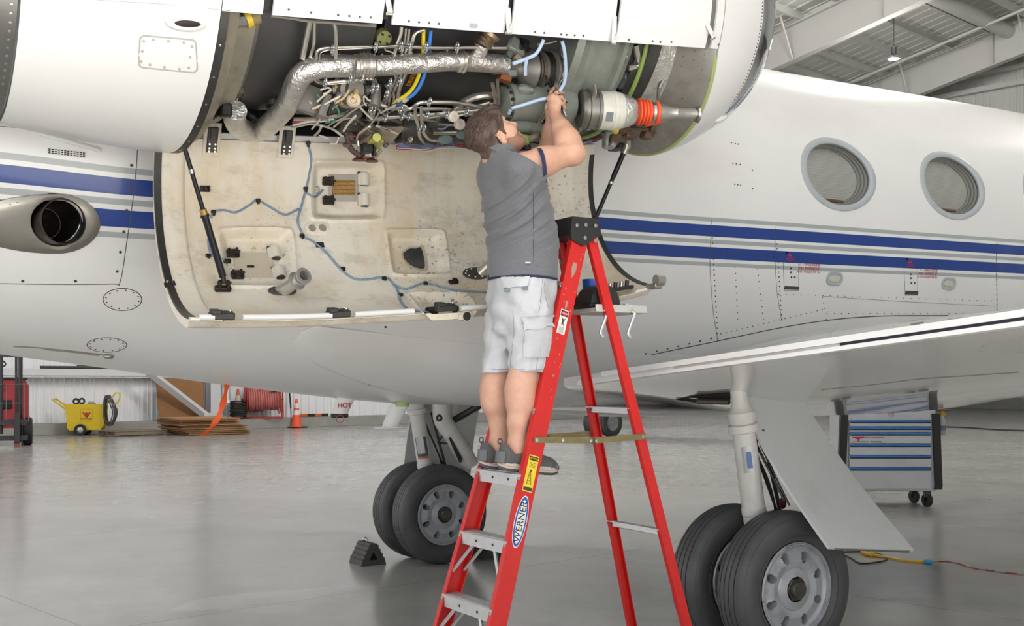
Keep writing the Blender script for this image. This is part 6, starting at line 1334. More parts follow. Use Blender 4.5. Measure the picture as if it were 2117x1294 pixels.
# socket rail and red tool lying in the trough of the open cowl door
def onE(u): x = dhit(u, 630)[0]; return dpt(x, .965, .068)
A, B = onE(1238), onE(1322)
mb = MB(); d = nrm(B-A); s = nrm(np.cross(V3((0, 0, 1)), d)); R = np.stack([d, s, np.cross(d, s)], axis=1); mb.box((A+B)/2, (np.linalg.norm(B-A), .035, .02), R, .004); SR = thing('socket_rail', 'black socket rail lying along the free edge of the open cowl door', 'tool', A); build('holder', mb, M_cap, SR)
for k in range(6):
    p = A+(B-A)*(.1+.15*k)+V3((0, 0, .008)); mb = MB(); mb.cyl(p, p+V3((0, -.004, .03)), .011, n=12); build('socket', mb, M_alu if k in (1, 2, 4) else M_dgrey, SR)
A, B = dpt(dhit(1243, 612)[0], .90, .046), dpt(dhit(1300, 606)[0], .90, .046)
sd = thing('screwdriver', 'red handled screwdriver lying in the open cowl door behind the socket rail', 'screwdriver', A); mb = MB(); mb.tube([A, A+(B-A)*.06, A+(B-A)*.4, A+(B-A)*.45], [.010, .014, .014, .009], 12); build('handle', mb, M_rdd, sd); mb = MB(); mb.tube([A+(B-A)*.44, B], .004, 8); build('shaft', mb, M_steel, sd)
# ================================================================== things on the hangar floor
class Loc:
    """a little local frame: origin on the floor, yaw, picture-right / away / up by default"""
    def __init__(s, p, yaw=-31.0):
        s.p = V3(p); s.R = rotz(math.radians(yaw))
    def __call__(s, x, y, z): return s.p+s.R@V3((x, y, z))
    def box(s, mb, c, d, bev=0, R=None): return mb.box(s(*c), d, s.R if R is None else s.R@R, bev)
M_rub = M('prop_rubber', (.13, .13, .13), .6)
# ---- ground power cart
L = Loc(atz(176, 900), -24); c = thing('ground_power_cart', 'yellow ground power cart with a red fox head emblem by the back wall', 'cart', L.p)
M_yel = M('cart_yellow', (.86, .74, .13), .42, var=.03, scale=6)
mb = MB(); R = [(-.50, .20), (-.56, .90), (.50, .90), (.53, .30), (.42, .16), (-.44, .14)]; mb.prism([L(x, -.0, z) for x, z in R], L.R@V3((0, .62, 0))); body = build('cart_body', mb, M_yel, c, ang=25); fix_normals(body)
mb = MB(); L.box(mb, (-.53, .31, .55), (.02, .5, .5), .01); build('side_grille', mb, M_dgrey, body)
for x, r in ((-.12, .165),):
    for y in (-.07, .66):
        mb = MB(); mb.lathe(L(x, y, r), L.R@V3((0, -1, 0)), [(-.04, .09), (-.05, .14), (-.03, r), (.03, r), (.05, .14), (.045, .09)], 28); w = build('cart_wheel', mb, M_rub, c); mb = MB(); mb.lathe(L(x, y, r), L.R@V3((0, -1, 0)), [(-.02, .09), (.03, .09), (.035, .07), (.02, .06), (.03, .02), (.035, .0001)], 20); build('wheel_rim', mb, M_alu, w)
for y in (.05, .55):
    mb = MB(); mb.lathe(L(.44, y, .07), L.R@V3((.3, -1, 0)), [(-.025, .02), (-.025, .07), (.025, .07), (.025, .02)], 20); w = build('caster', mb, M_rub, c); mb = MB(); L.box(mb, (.43, y, .12), (.06, .08, .12), .01); build('caster_fork', mb, M_alu, w)
mb = MB(); mb.tube([L(-.50, .05, .72), L(-.92, .02, 1.04)], .025, 8); mb.tube([L(-.50, .55, .72), L(-.92, .5, 1.04)], .025, 8); mb.tube([L(-.92, .02, 1.04), L(-.92, .5, 1.04)], .025, 8); build('tow_handle', mb, M_yel, c)
mb = MB(); mb.tube(smooth_path([L(.55, .1, .85), L(.70, .1, 1.05), L(.82, .1, 1.22), L(.95, .1, 1.20), L(.92, .1, 1.0), L(.72, .1, .82)], 5), .022, 8); build('push_handle', mb, M_yel, c)
mb = MB(); e = [(-.13, .10), (-.06, .045), (0, .06), (.06, .045), (.13, .10), (.085, .0), (.05, -.03), (.02, -.09), (0, -.11), (-.02, -.09), (-.05, -.03), (-.085, .0)]; mb.prism([L(.04+x, -.004, .60+z) for x, z in e], L.R@V3((0, -.004, 0))); em = build('fox_emblem', mb, M('emblem_red', (.72, .13, .10), .5), body)
mb = MB(); 
for s in (-1, 1): mb.prism([L(.04+s*x, -.009, .60+z) for x, z in ((.018, .005), (.05, .022), (.042, -.002))], L.R@V3((0, -.002, 0)))
build('eye_marks', mb, M_yel, em); text_obj('cart_lettering', 'FOX  CART', .062, L(.04, -.004, .475), L.R@V3((1, 0, 0)), (0, 0, 1), M('emblem_dark', (.42, .15, .10), .5), body, .002)
mb = MB()
for a, b in (((-.13, .40), (.21, .40)), ((.21, .40), (.21, .76)), ((.21, .76), (-.13, .76)), ((-.13, .76), (-.13, .40))): mb.tube([L(a[0], -.001, a[1]), L(b[0], -.001, b[1])], .003, 4)
build('panel_marks', mb, M('panel_ochre', (.62, .50, .10), .5), body)
cc = thing('power_cable', 'coil of dark grey cable hung over the right end of the yellow cart', 'cable', L(.6, .3, .9)); 
for k in range(9):
    mb = MB(); w_ = .13+.012*(k % 4); h_ = .36+.02*((k*3) % 5); y_ = -.10+.045*k; cx = .66+.012*((k*5) % 3)
    mb.tube([L(cx+w_*math.cos(2*pi*q/24)*(1.0 if math.sin(2*pi*q/24) < .2 else .8)-.06*max(0, math.sin(2*pi*q/24)), y_+.02*math.cos(2*pi*q/24), .72+h_*math.sin(2*pi*q/24)) for q in range(25)], .018, 7); build('cable_loop', mb, M('cable_grey', (.30, .30, .305), .5), cc)
g = thing('headset', 'black and tan headset lying on top of the yellow cart, left of the boxes', 'headset', L(-.25, .2, .9)); mb = MB(); mb.torus(L(-.30, .2, .98), L.R@V3((.3, -1, 0)), .07, .028, 20, 8); build('ear_cup', mb, M_rub, g); mb = MB(); mb.torus(L(-.14, .2, .99), L.R@V3((.5, -1, 0)), .07, .028, 20, 8); build('ear_cup', mb, M_rub, g); mb = MB(); mb.tube(smooth_path([L(-.3, .2, 1.0), L(-.25, .2, 1.06), L(-.2, .2, 1.04), L(-.14, .2, 1.06)], 4), .012, 6); build('headband', mb, M('tan_strap', (.62, .55, .32), .6), g)
mb = MB(); L.box(mb, (.10, .25, .935), (.16, .14, .07), .01); L.box(mb, (.20, .2, .92), (.10, .08, .04), .01); tag(build('small_boxes', mb, M('box_pale', (.62, .60, .54), .6)), 'pale small boxes on top of the yellow cart beside the headset', 'box')
# ---- red boxes behind the cart
L = Loc(atz(258, 884), -12)
for i, (x, lab) in enumerate(((-.30, 'plain red metal box on the floor behind the yellow cart'), (.42, 'red metal box marked with a black X at the back wall'))):
    t = thing('red_box', lab, 'box', L(x, 0, 0)); z0 = .0; mb = MB(); L.box(mb, (x, 0, .26), (.62, .5, .52), .02); b = build('box_shell', mb, M('box_red', (.66, .20, .24), .5, var=.08), t); mb = MB(); L.box(mb, (x, 0, .54), (.64, .52, .04), .01); build('box_lid', mb, M('box_red', (.66, .20, .24), .5), t)
    if i: mb = MB(); mb.tube([L(x-.2, -.258, .08), L(x+.2, -.258, .44)], .03, 4); mb.tube([L(x-.2, -.258, .44), L(x+.2, -.258, .08)], .03, 4); build('cross_marks', mb, M_rub, b)
# ---- pallet
A, B = atz(238, 903), atz(345, 899); L = Loc((A+B)/2, math.degrees(math.atan2(B[1]-A[1], B[0]-A[0]))); W = np.linalg.norm(B-A)
t = thing('wooden_pallet', 'weathered wooden pallet lying flat right of the yellow cart', 'pallet', L.p); M_pal = M('pallet_wood', (.52, .46, .39), .8, var=.2, scale=8, stretch=(1, 6, 6))
for y in (.02, .5, .98): mb = MB(); L.box(mb, (0, y, .085), (W, .05, .09), .004); build('stringer', mb, M_pal, t)
for k in range(8): mb = MB(); L.box(mb, (-W/2+.07+k*(W-.14)/7, .5, .142), (.14, 1.05, .02), .003); build('deck_board', mb, M_pal, t)
for x in (-W/2+.07, 0, W/2-.07): mb = MB(); L.box(mb, (x, .5, .027), (.14, 1.05, .02), .003); build('deck_board', mb, M_pal, t)
# ---- flattened cardboard stack, each sheet its own thing
A, B = atz(384, 901), atz(521, 897); L = Loc((A+B)/2, math.degrees(math.atan2(B[1]-A[1], B[0]-A[0]))); W = np.linalg.norm(B-A)
M_cb = [M('cardboard_%s' % n, c, .85, var=.06, scale=5) for n, c in (('tan', (.62, .46, .31)), ('brown', (.56, .40, .26)), ('pale', (.66, .51, .36)))]
rg = random.Random(2); z = 0.0; ns = 9
nm = ['lowest', 'second lowest', 'third from the bottom', 'fourth from the bottom', 'middle', 'fourth from the top', 'third from the top', 'second from the top', 'topmost']
for k in range(ns):
    th = .05 if k % 3 else .062; ox = rg.uniform(-.12, .06)-(.18 if k == ns-1 else .03*k); oy = rg.uniform(-.03, .05)+.012*k; mb = MB(); w2 = W*rg.uniform(.93, 1.0)*(.93 if k > 4 else 1)
    L.box(mb, (ox, .95+oy, z+th*.46), (w2, 1.9, th*.42), .004, rotz(rg.uniform(-.02, .02))); L.box(mb, (ox-.01, .95+oy, z+th*.88), (w2*.99, 1.88, th*.22), .003); z += th
    tag(build('cardboard_sheet', mb, M_cb[k % 3]), '%s sheet of the brown cardboard stack on the floor' % nm[k], 'cardboard', 'flattened cardboard sheets in the stack')
# ---- big cardboard leaning on the wall behind the brace
mb = MB(); Pw = lambda u, v, d: hp(((lambda q: (q-HP)@HE1)(CAM+ray(u, HORIZ)*((HP-HE2*d-CAM)@HE2/(ray(u, HORIZ)@HE2)))), d, 0)
Q = [onwall(322, 790, .45), onwall(342, 782, .45), onwall(376, 781, .45), onwall(419, 784, .45), onwall(421, 862, .75), onwall(331, 869, .75), onwall(326, 840, .65)]; zmin = min(q[2] for q in Q)
for q in Q: q[2] += .005-min(0, 0)
mb.prism(Q, -HE2*.03); t = build('leaning_cardboard', mb, M_cb[1]); tag(t, 'large brown cardboard panel leaning on the back wall behind the white brace', 'cardboard'); fix_normals(t)
# ---- long dark pipes lying on the wall girt
for (u0, u1, v, lab) in ((82, 245, 764, 'long dark pipe lying on the wall girt, longer and thinner'), (162, 250, 761, 'short thick dark pipe lying on the wall girt')):
    A, B = onwall(u0, v, .3), onwall(u1, v, .3); A[2] = B[2] = 1.93+(.045 if u0 < 100 else .06); y = .05 if u0 < 100 else -.08
    mb = MB(); mb.tube([A-HE2*y, B-HE2*y], .045 if u0 < 100 else .06, 10); tag(build('long_pipe', mb, M('pipe_dark', (.25, .26, .25), .6)), lab, 'pipe')
# ---- hose reel on the curb
ZC = .335
A = onwall(545, 862, .46); L = Loc((A[0], A[1], ZC), math.degrees(math.atan2(HE1[1], HE1[0]))-26); t = thing('hose_reel', 'red hose reel wound with pale red hose on the curb', 'hose reel', L.p)
M_reel = M('reel_red', (.70, .22, .17), .45); M_hose = M('hose_salmon', (.74, .42, .40), .5, var=.08)
mb = MB()
for x in (-.62, .62):
    mb.tube([L(x, -.28, .02), L(x, -.05, 1.0), L(x, .2, .02)], .022, 7); mb.tube([L(x, -.28, .02), L(x, .2, .02)], .022, 7)
mb.tube([L(-.62, -.28, .02), L(.62, -.28, .02)], .03, 7); mb.tube([L(-.62, .2, .02), L(.62, .2, .02)], .025, 7); mb.tube([L(-.80, 0, .62), L(.66, 0, .62)], .03, 8); build('reel_frame', mb, M_reel, t)
for x in (-.56, .52):
    mb = MB(); mb.torus(L(x, 0, .62), L.R@V3((1, 0, 0)), .46, .018, 32, 6)
    for k in range(6): a = k*pi/3; mb.tube([L(x, 0, .62), L(x, .46*math.cos(a), .62+.46*math.sin(a))], .012, 5)
    build('reel_flange', mb, M_reel, t)
mb = MB(); Q = []
for k in range(13*22): a = 2*pi*k/22; x = -.52+k/(13*22)*1.0; r = .37 if k < 6*22 else .33; Q.append(L(x, r*math.cos(a), .62+r*math.sin(a)))
mb.tube(Q, .038, 8); build('wound_hose', mb, M_hose, t)
mb = MB(); mb.lathe(L(-.54, 0, .62), L.R@V3((1, 0, 0)), [(0, .33), (1.06, .30)], 28, True); build('reel_drum', mb, M_reel, t)
mb = MB(); L.box(mb, (.33, -.3, .92), (.14, .1, .1), .02); mb.tube([L(.36, -.34, .98), L(.2, -.4, .86)], .025, 8); build('hose_nozzle', mb, M_dgrey, t)
# ---- traffic cones
def cone(p, h, label, lean=0, old=False):
    p = V3(p); t = thing('traffic_cone', label, 'traffic cone', p); mb = MB(); mb.box(p+V3((0, 0, .02)), (.56*h, .56*h, .04), rotz(.3), .015); build('cone_base', mb, M('cone_base', (.16, .15, .14), .7), t)
    org = M('cone_orange_old' if old else 'cone_orange', (.72, .38, .26) if old else (.95, .36, .18), .5); wh = M('cone_white_old' if old else 'cone_white', (.74, .68, .64) if old else (.88, .86, .85), .5)
    r = lambda f: h*(.19*(1-f)+.035*f); mb = MB(); mb.lathe(p, (0, 0, 1), [(.035, r(0)*1.05), (.05, r(.02))]+[(h*f, r(f)) for f in (.1, .3, .45, .6, .8, .97)]+[(h, r(1)*.8), (h, .001)], 28); build('cone_body', mb, org, t)
    bands = ((.44, .60), (.68, .84)) if not old else ((.52, .78),)
    for a, b in bands: mb = MB(); mb.lathe(p, (0, 0, 1), [(h*a, r(a)+.004), (h*b, r(b)+.004)], 28); build('reflective_band', mb, wh, t)
cone(atz(613, 884), .98, 'clean orange traffic cone with two white bands on the floor')
P = onwall(492, 862, .40); P[2] = ZC; cone(P, .98, 'faded orange traffic cone standing in black coil on the curb', old=True)
P = P+V3((0, 0, .045)); co_ = thing('cable_coil', 'black cable coiled round the faded traffic cone on the curb', 'cable', P)
for k in range(11): mb = MB(); mb.torus(P+V3((rg.uniform(-.02, .02), rg.uniform(-.02, .02), .06+.045*k)), (rg.uniform(-.1, .1), rg.uniform(-.1, .1), 1), .25, .026, 24, 6); build('cable_loop', mb, M_rub, co_)
# ---- push broom pole, wall pipe, small level tool
A = onwall(598, 806, .12); B = onwall(603, 860, .3); B[2] = ZC+.01; t = thing('broom_pole', 'dark pole with a white lower end leaning on the wall by the hose reel', 'pole', B); mb = MB(); mb.tube([B+(A-B)*.3, A+(A-B)*.15], .028, 8); build('pole_shaft', mb, M_rub, t); mb = MB(); mb.tube([B, B+(A-B)*.31], .032, 8); build('pole_sleeve', mb, M_wall2, t)
mb = MB(); A = onwall(468, 786, .35); mb.tube([V3((A[0], A[1], 4)), V3((A[0], A[1], .95))], .075, 10); mb.cyl(V3((A[0], A[1], .86)), V3((A[0], A[1], .96)), .12, n=14); tag(build('wall_drain_pipe', mb, M_wall), 'white vertical pipe ending above the curb left of the faded cone', 'pipe')
A = onwall(648, 857, .3); A[2] = ZC; L = Loc(A, 12); t = thing('pry_bar', 'orange and black tool lying on the curb behind the HOT mast', 'tool', A)
for i, (x, m) in enumerate(((-.42, M('tool_orange', (.85, .40, .14), .5)), (-.12, M_rub), (.18, M('tool_orange', (.85, .40, .14), .5)), (.44, M_rub))): mb = MB(); L.box(mb, (x, 0, .055), (.3, .10, .10), .01); build('tool_segment', mb, m, t)
# ---- forklift at the left edge
L = Loc(atz(20, 925), -8); t = thing('forklift', 'red forklift with a tall black mast at the left edge', 'forklift', L.p)
M_fk = M('forklift_red', (.72, .24, .25), .45, var=.04); M_mast = M('mast_dark', (.25, .25, .26), .5, .3, var=.1)
mb = MB(); mb.prism([L(-.75, 1.0, z) if 0 else L(x, 1.0, z) for x, z in ((-.75, .42), (.40, .42), (.44, .9), (.42, 1.45), (.34, 1.62), (-.75, 1.62))], L.R@V3((0, 1.4, 0))); bd = build('forklift_body', mb, M_fk, t); fix_normals(bd)
mb = MB(); L.box(mb, (-.1, 1.6, 1.63), (1.0, 1.3, .06), .02); L.box(mb, (.43, 1.4, .42), (.08, 1.2, .12), .02); build('engine_hood', mb, M_dgrey, t)
for x in (-.62, .22):
    mb = MB(); L.box(mb, (x, .52, 1.55), (.07, .10, 2.9), .01); L.box(mb, (x-.08, .58, 1.75), (.06, .10, 3.3), .01); L.box(mb, (x+.05, .46, 1.5), (.03, .08, 2.9), .006); build('mast_channel', mb, M_mast, t)
mb = MB(); L.box(mb, (-.2, .46, .58), (1.2, .08, .14), .01); L.box(mb, (-.2, .46, .20), (1.2, .08, .12), .01); L.box(mb, (-.2, .52, 2.2), (.9, .06, .10), .01); mb.cyl(L(-.2, .55, .3), L(-.2, .55, 2.3), .05, n=12); build('fork_carriage', mb, M_mast, t)
for x in (-.62, .16):
    mb = MB(); L.box(mb, (x, .38, .45), (.14, .06, .72), .01); f = build('fork_arm', mb, M_mast, t); mb = MB(); mb.prism([L(x-.07, .41, .09), L(x+.07, .41, .09), L(x+.075, -.25, .045), L(x-.06, -.25, .045)], (0, 0, -.03)); build('fork_tine', mb, M('tine_rust', (.50, .33, .26), .6, .3, var=.2), f)
for x, y in ((.40, 1.0), (-.85, 1.0), (.36, 2.2)):
    mb = MB(); mb.lathe(L(x, y, .34), L.R@V3((1, 0, 0)), [(-.11, .18), (-.11, .30), (-.08, .34), (.08, .34), (.11, .30), (.11, .18)], 30); w = build('forklift_tyre', mb, M_rub, t); mb = MB(); mb.lathe(L(x, y, .34), L.R@V3((1, 0, 0)), [(.06, .0001), (.08, .18), (.11, .185)], 24); build('wheel_rim', mb, M_fk, w)
mb = MB()
for z in (1.05, 1.50): mb.tube([L(-.75, .30, z), L(.42, .30, z)], .010, 5)
for x in (-.4, -.08, .33): mb.tube([L(x, .30, .65), L(x, .30, 1.5)], .008, 5)
mb.tube([L(.42, .30, .6), L(.42, .30, 1.5)], .010, 5); mb.tube([L(.42, .30, 1.5), L(.42, .55, 1.5)], .010, 5); mb.tube([L(.42, .30, .62), L(.42, .46, .60)], .010, 5); build('load_guard', mb, M('guard_steel', (.48, .47, .46), .5, .5), t)
mb = MB(); mb.tube([L(-.30, 1.0, 1.62), L(-.25, .95, 2.0)], .03, 8); mb.torus(L(-.25, .93, 2.02), (.2, -.5, .8), .16, .018, 24, 6); build('steering_wheel', mb, M_rub, t)
for k in range(4): mb = MB(); L.box(mb, (-.35, .985, 1.50-.055*k), (.6, .03, .025), .006); build('hood_louver', mb, M('louver_red', (.80, .20, .18), .4), t)
mb = MB(); L.box(mb, (-.3, .98, 1.0), (.7, .05, .22), .02); build('front_recess', mb, M_rub, t)
# ---- rolling tool cabinet
A = atz(1738, 1049); B = atz(1942, 1049); L = Loc((A+B)/2, math.degrees(math.atan2(B[1]-A[1], B[0]-A[0]))); W = np.linalg.norm(B-A); z_ = lambda v: (1049-v)/(FPX/((L.p-CAM)@FWD))
t = thing('tool_cabinet', 'silver rolling tool cabinet with blue drawer pulls behind the gear door', 'tool cabinet', L.p); M_cab = M('cabinet_silver', (.70, .705, .715), .38, .35, var=.05, scale=4)
mb = MB(); L.box(mb, (0, .33, (z_(1016)+z_(815))/2), (W*.94, .62, z_(815)-z_(1016)), .008); build('cabinet_body', mb, M_cab, t)
for s in (-1, 1):
    mb = MB(); mb.loft([[L(s*(W/2*k)+dx, dy, z) for dx, dy in ((-.045, -.02), (.045, -.02), (.05, .06), (-.045, .06))] for z, k in ((z_(1012), .97), (z_(1005), .985), (z_(866), .93), (z_(855), .92))]); build('corner_bumper', mb, M_rub, t)
vs_ = [868, 882, 893.5, 917, 941, 966, 1011]; M_pull = M('pull_blue', (.16, .42, .70), .35, .3)
for k in range(6):
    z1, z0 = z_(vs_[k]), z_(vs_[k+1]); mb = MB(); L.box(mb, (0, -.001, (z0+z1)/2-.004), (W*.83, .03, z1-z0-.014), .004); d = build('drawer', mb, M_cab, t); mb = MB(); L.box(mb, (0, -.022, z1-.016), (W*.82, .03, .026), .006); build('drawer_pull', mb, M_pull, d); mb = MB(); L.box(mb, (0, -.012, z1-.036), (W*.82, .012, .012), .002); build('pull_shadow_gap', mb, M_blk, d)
mb = MB(); mb.lathe(L(.02, -.002, z_(856)), L.R@V3((0, -1, 0)), [(0, .03), (.012, .028), (.014, .018), (.018, .012), (.018, .0001)], 20); build('cabinet_lock', mb, M_alu, t)
mb = MB(); L.box(mb, (0, .33, z_(846)), (W*.95, .64, .008)); build('lid_gap', mb, M_blk, t)
p = L(-.40, -.02, z_(908)); mb = MB(); 
for s in (-1, 1): mb.prism([L(-.40+s*x, -.019, z_(907)+z) for x, z in ((.0, .03), (.085, .03), (.07, .012), (.045, .012), (.035, -.002), (.012, -.002), (.012, -.026), (.0, -.03))], L.R@V3((0, -.003, 0)))
build('wing_emblem', mb, M('emblem_red2', (.74, .20, .18), .5), t); mb = MB(); [L.box(mb, (-.30+.026*q, -.019, z_(904)), (.016, .003, .018)) for q in range(9)]; build('red_text_marks', mb, M('faded_red', (.70, .42, .40), .5), t); mb = MB(); [L.box(mb, (-.48+.024*q, -.019, z_(913)), (.015, .003, .014)) for q in range(16) if q != 9]; build('grey_text_marks', mb, M('faded_grey', (.42, .42, .44), .5), t)
for x in (-W*.4, W*.40):
    for y in (.08, .56): mb = MB(); mb.lathe(L(x, y, .085), L.R@V3((1, .35, 0)), [(-.025, .02), (-.025, .08), (-.018, .085), (.018, .085), (.025, .08), (.025, .02)], 24); w = build('caster', mb, M_rub, t); mb = MB(); L.box(mb, (x, y, .165), (.07, .09, .10), .01); L.box(mb, (x+.035, y, .12), (.008, .05, .12), .002); build('caster_fork', mb, M_dgrey, w)
mb = MB(); L.box(mb, (W*.5+.06, .2, z_(833)), (.07, .22, .17), .01); tag(build('parts_box', mb, M('box_brownred', (.56, .42, .36), .7, var=.25, scale=14)), 'small brown box on the side shelf of the silver tool cabinet', 'box'); 
mb = MB(); L.box(mb, (W*.5+.06, .2, z_(848)), (.16, .3, .014), .003); build('side_shelf', mb, M('shelf_maroon', (.36, .20, .18), .5), t)
P = L(W*.5+.075, .12, z_(900)); sb = thing('spray_bottle', 'clear spray bottle with a yellow trigger hanging on the tool cabinet side', 'bottle', P); mb = MB(); mb.lathe(P, (0, 0, 1), [(0, .0001), (0, .045), (.02, .05), (.18, .05), (.23, .028), (.25, .018), (.25, .0001)], 22); build('bottle_body', mb, M('bottle_milky', (.66, .66, .64), .25), sb); mb = MB(); mb.box(P+V3((0, 0, .28)), (.035, .03, .06), L.R, .006); mb.tube([P+V3((0, 0, .31)), P+L.R@V3((-.07, 0, .36))], .018, 8); mb.tube([P+L.R@V3((.02, 0, .30)), P+L.R@V3((.045, 0, .24))], .01, 8); build('spray_trigger', mb, M('trigger_yellow', (.85, .68, .12), .45), sb); mb = MB(); mb.lathe(P, (0, 0, 1), [(.06, .0512), (.12, .0512)], 22); build('bottle_label', mb, M('label_violet', (.45, .43, .55), .5), sb)
# ---- cords on the floor
def floor_path(pts, z=.008, n=6): return smooth_path([atz(u, v, z) for u, v in pts], n)
t = thing('power_adapter_cord', 'yellow triple outlet adapter cord lying on the floor under the gear door', 'cord', atz(1790, 1146)); mb = MB(); P0, P1 = atz(1783, 1141, .02), atz(1806, 1147, .02); d = nrm(P1-P0); R = np.stack([d, np.cross(V3((0, 0, 1)), d), V3((0, 0, 1))], axis=1); mb.box((P0+P1)/2, (np.linalg.norm(P1-P0), .055, .04), R, .012); ob = build('triple_outlet', mb, M('cord_yellow', (.93, .73, .10), .4), t)
mb = MB()
for k in (-.3, 0, .3): mb.box((P0+P1)/2+d*k*np.linalg.norm(P1-P0)+V3((0, 0, .0205)), (.016, .02, .001), R)
build('outlet_marks', mb, M_blk, ob); mb = MB(); Q = floor_path([(1806, 1147), (1840, 1153), (1870, 1159), (1912, 1161)], .014); mb.tube(Q, [.014]*3+[.0105]*(len(Q)-6)+[.013]*3, 10); build('adapter_cable', mb, M('cord_yellow', (.93, .73, .10), .4), t)
t = thing('extension_cord', 'thin red and white extension cord with blue plug on the right floor', 'cord', atz(1920, 1161)); mb = MB(); a, b = atz(1911, 1160, .02), atz(1928, 1162, .02); mb.tube([a, a+(b-a)*.1, b-(b-a)*.2, b], [.014, .02, .02, .012], 12); build('blue_plug', mb, M('plug_blue', (.32, .68, .86), .4), t)
Q = floor_path([(1928, 1161), (1960, 1160), (1985, 1165), (2010, 1173), (2035, 1177), (2070, 1182), (2117, 1187), (2200, 1192), (2300, 1190)], .006)
for s, m in ((.0035, M('cord_red', (.72, .32, .34), .5)), (-.0035, M('cord_pale', (.74, .68, .68), .5))): mb = MB(); mb.tube([p+V3((s*math.sin(i*.9), s*math.cos(i*.9), 0)) for i, p in enumerate(Q)], .0055, 7); build('cord_strand', mb, m, t)
mb = MB(); mb.tube(floor_path([(1700, 1148), (1745, 1141), (1790, 1140)], .007)+[], .0065, 7); mb.tube(floor_path([(1735, 1142), (1762, 1155), (1778, 1164), (1805, 1163), (1832, 1157), (1826, 1148), (1800, 1141), (1786, 1140)], .0075), .0065, 7); tag(build('black_cord', mb, M_rub), 'black cord looped on the floor beside the yellow adapter cord', 'cord')
mb = MB(); mb.tube(floor_path([(1946, 882), (2000, 884), (2060, 888), (2117, 890), (2250, 894)], .02), .025, 7); tag(build('floor_cable', mb, M_rub), 'dark cable running across the floor behind the tool cabinet', 'cable')
# ---- wheel chocks at the far main wheels
def chock(p, label, flip=1):
    p = V3(p); t = thing('wheel_chock', label, 'wheel chock', p); mb = MB(); O = [(-.115, 0), (.115, 0), (.108, .035), (.03, .185), (-.03, .185), (-.108, .035)]; I = [(-.042, .045), (.042, .045), (0, .118)]
    o = [[p+V3((a, y, z)) for a, z in O] for y in (-.13, .13)]; i = [[p+V3((a, y, z)) for a, z in I] for y in (-.13, .13)]
    vs = o[0]+o[1]+i[0]+i[1]; fs = [(k, (k+1) % 6, 6+(k+1) % 6, 6+k) for k in range(6)]+[(12+(k+1) % 3, 12+k, 15+k, 15+(k+1) % 3) for k in range(3)]
    cap = [(0, 1, 13, 12), (1, 2, 13), (2, 3, 14, 13), (3, 4, 14), (4, 5, 12, 14), (5, 0, 12)]; fs += [tuple(reversed(f)) for f in cap]+[tuple(q+(6 if q < 12 else 3) for q in f) for f in cap]
    mb.add(vs, fs); r = build('chock_body', mb, M('chock_rubber', (.27, .265, .26), .7, var=.15, scale=20), t, ang=20); fix_normals(r); mb = MB()
    for k in range(4):
        f = (k+.5)/4; z = .035+.15*f; a = .108-.078*f
        for s in (-1, 1): mb.box(p+V3((s*(a+.002), 0, z)), (.012, .26, .014), roty(s*.48), .003)
    build('tread_ribs', mb, M('chock_rubber', (.27, .265, .26), .7), r); mb = MB(); mb.torus(p+V3((0, .05, .20)), (0, 1, 0), .018, .005, 14, 5); build('eye_bolt', mb, M_alu, t); return t
chock((XG-.545, 2.19, 0), 'black triangular wheel chock behind the far main wheels'); chock((XG+.545, 2.0, 0), 'black wheel chock ahead of the far main wheels, behind the ladder')
# ---- things along the right end of the hangar
def small(nm, u, v0, v1, w, label, cat, mat, Z=None):
    p = atz(u, v0); h = (v0-v1)/(FPX/((p-CAM)@FWD)); return p, h
p, h = small('', 2046, 840, 819, .3, '', '', None); p = p-FWD*2
t = thing('fire_extinguisher', 'red fire extinguisher on the floor at the far right wall', 'fire extinguisher', p); mb = MB(); mb.lathe(p, (0, 0, 1), [(0, .0001), (0, .15), (.42, .15), (.5, .07), (.52, .05), (.52, .0001)], 18); build('cylinder', mb, M('ext_red', (.72, .12, .14), .4), t); mb = MB(); mb.box(p+V3((0, 0, .56)), (.16, .06, .1), bev=.01); mb.tube([p+V3((.03, 0, .55)), p+V3((.2, -.05, .4)), p+V3((.18, -.05, .15))], .02, 6); build('valve_head', mb, M_rub, t)
p, h = atz(1938, 840)-FWD*3, 0; mb = MB(); mb.box(p+V3((0, 0, .42)), (.85, .6, .82), rotz(-.5), .02); tag(build('white_carton', mb, M('carton_white', (.72, .71, .70), .7)), 'grey white carton at the far wall right of the tool cabinet', 'carton')
p = atz(2028, 838)-FWD*2; t = thing('work_table', 'grey metal table with dark shelf under it at the far right wall', 'table', p); T_ = HE2
for a, b in ((-1.2, 0), (1.6, 0), (-1.2, .8), (1.6, .8)): mb = MB(); q = p-T_*a*1.0+HE1*b; mb.box(q+V3((0, 0, .45)), (.12, .12, .9), HR, .01); build('leg', mb, M('table_grey', (.44, .45, .47), .5), t)
mb = MB(); q = p-T_*.2+HE1*.4; mb.box(q+V3((0, 0, .93)), (1.1, 3.2, .06), np.stack([HE1, T_, V3((0, 0, 1))], axis=1), .01); build('table_top', mb, M('table_grey', (.44, .45, .47), .5), t)
mb = MB(); mb.box(p+HE1*2.2+T_*3.0+V3((0, 0, 1.0)), (.3, 5.5, 1.1), np.stack([HE1, T_, V3((0, 0, 1))], axis=1), .02); tag(build('dark_cabinet', mb, M('cabinet_black', (.10, .10, .11), .5)), 'long black cabinet against the far wall behind the grey table', 'cabinet')
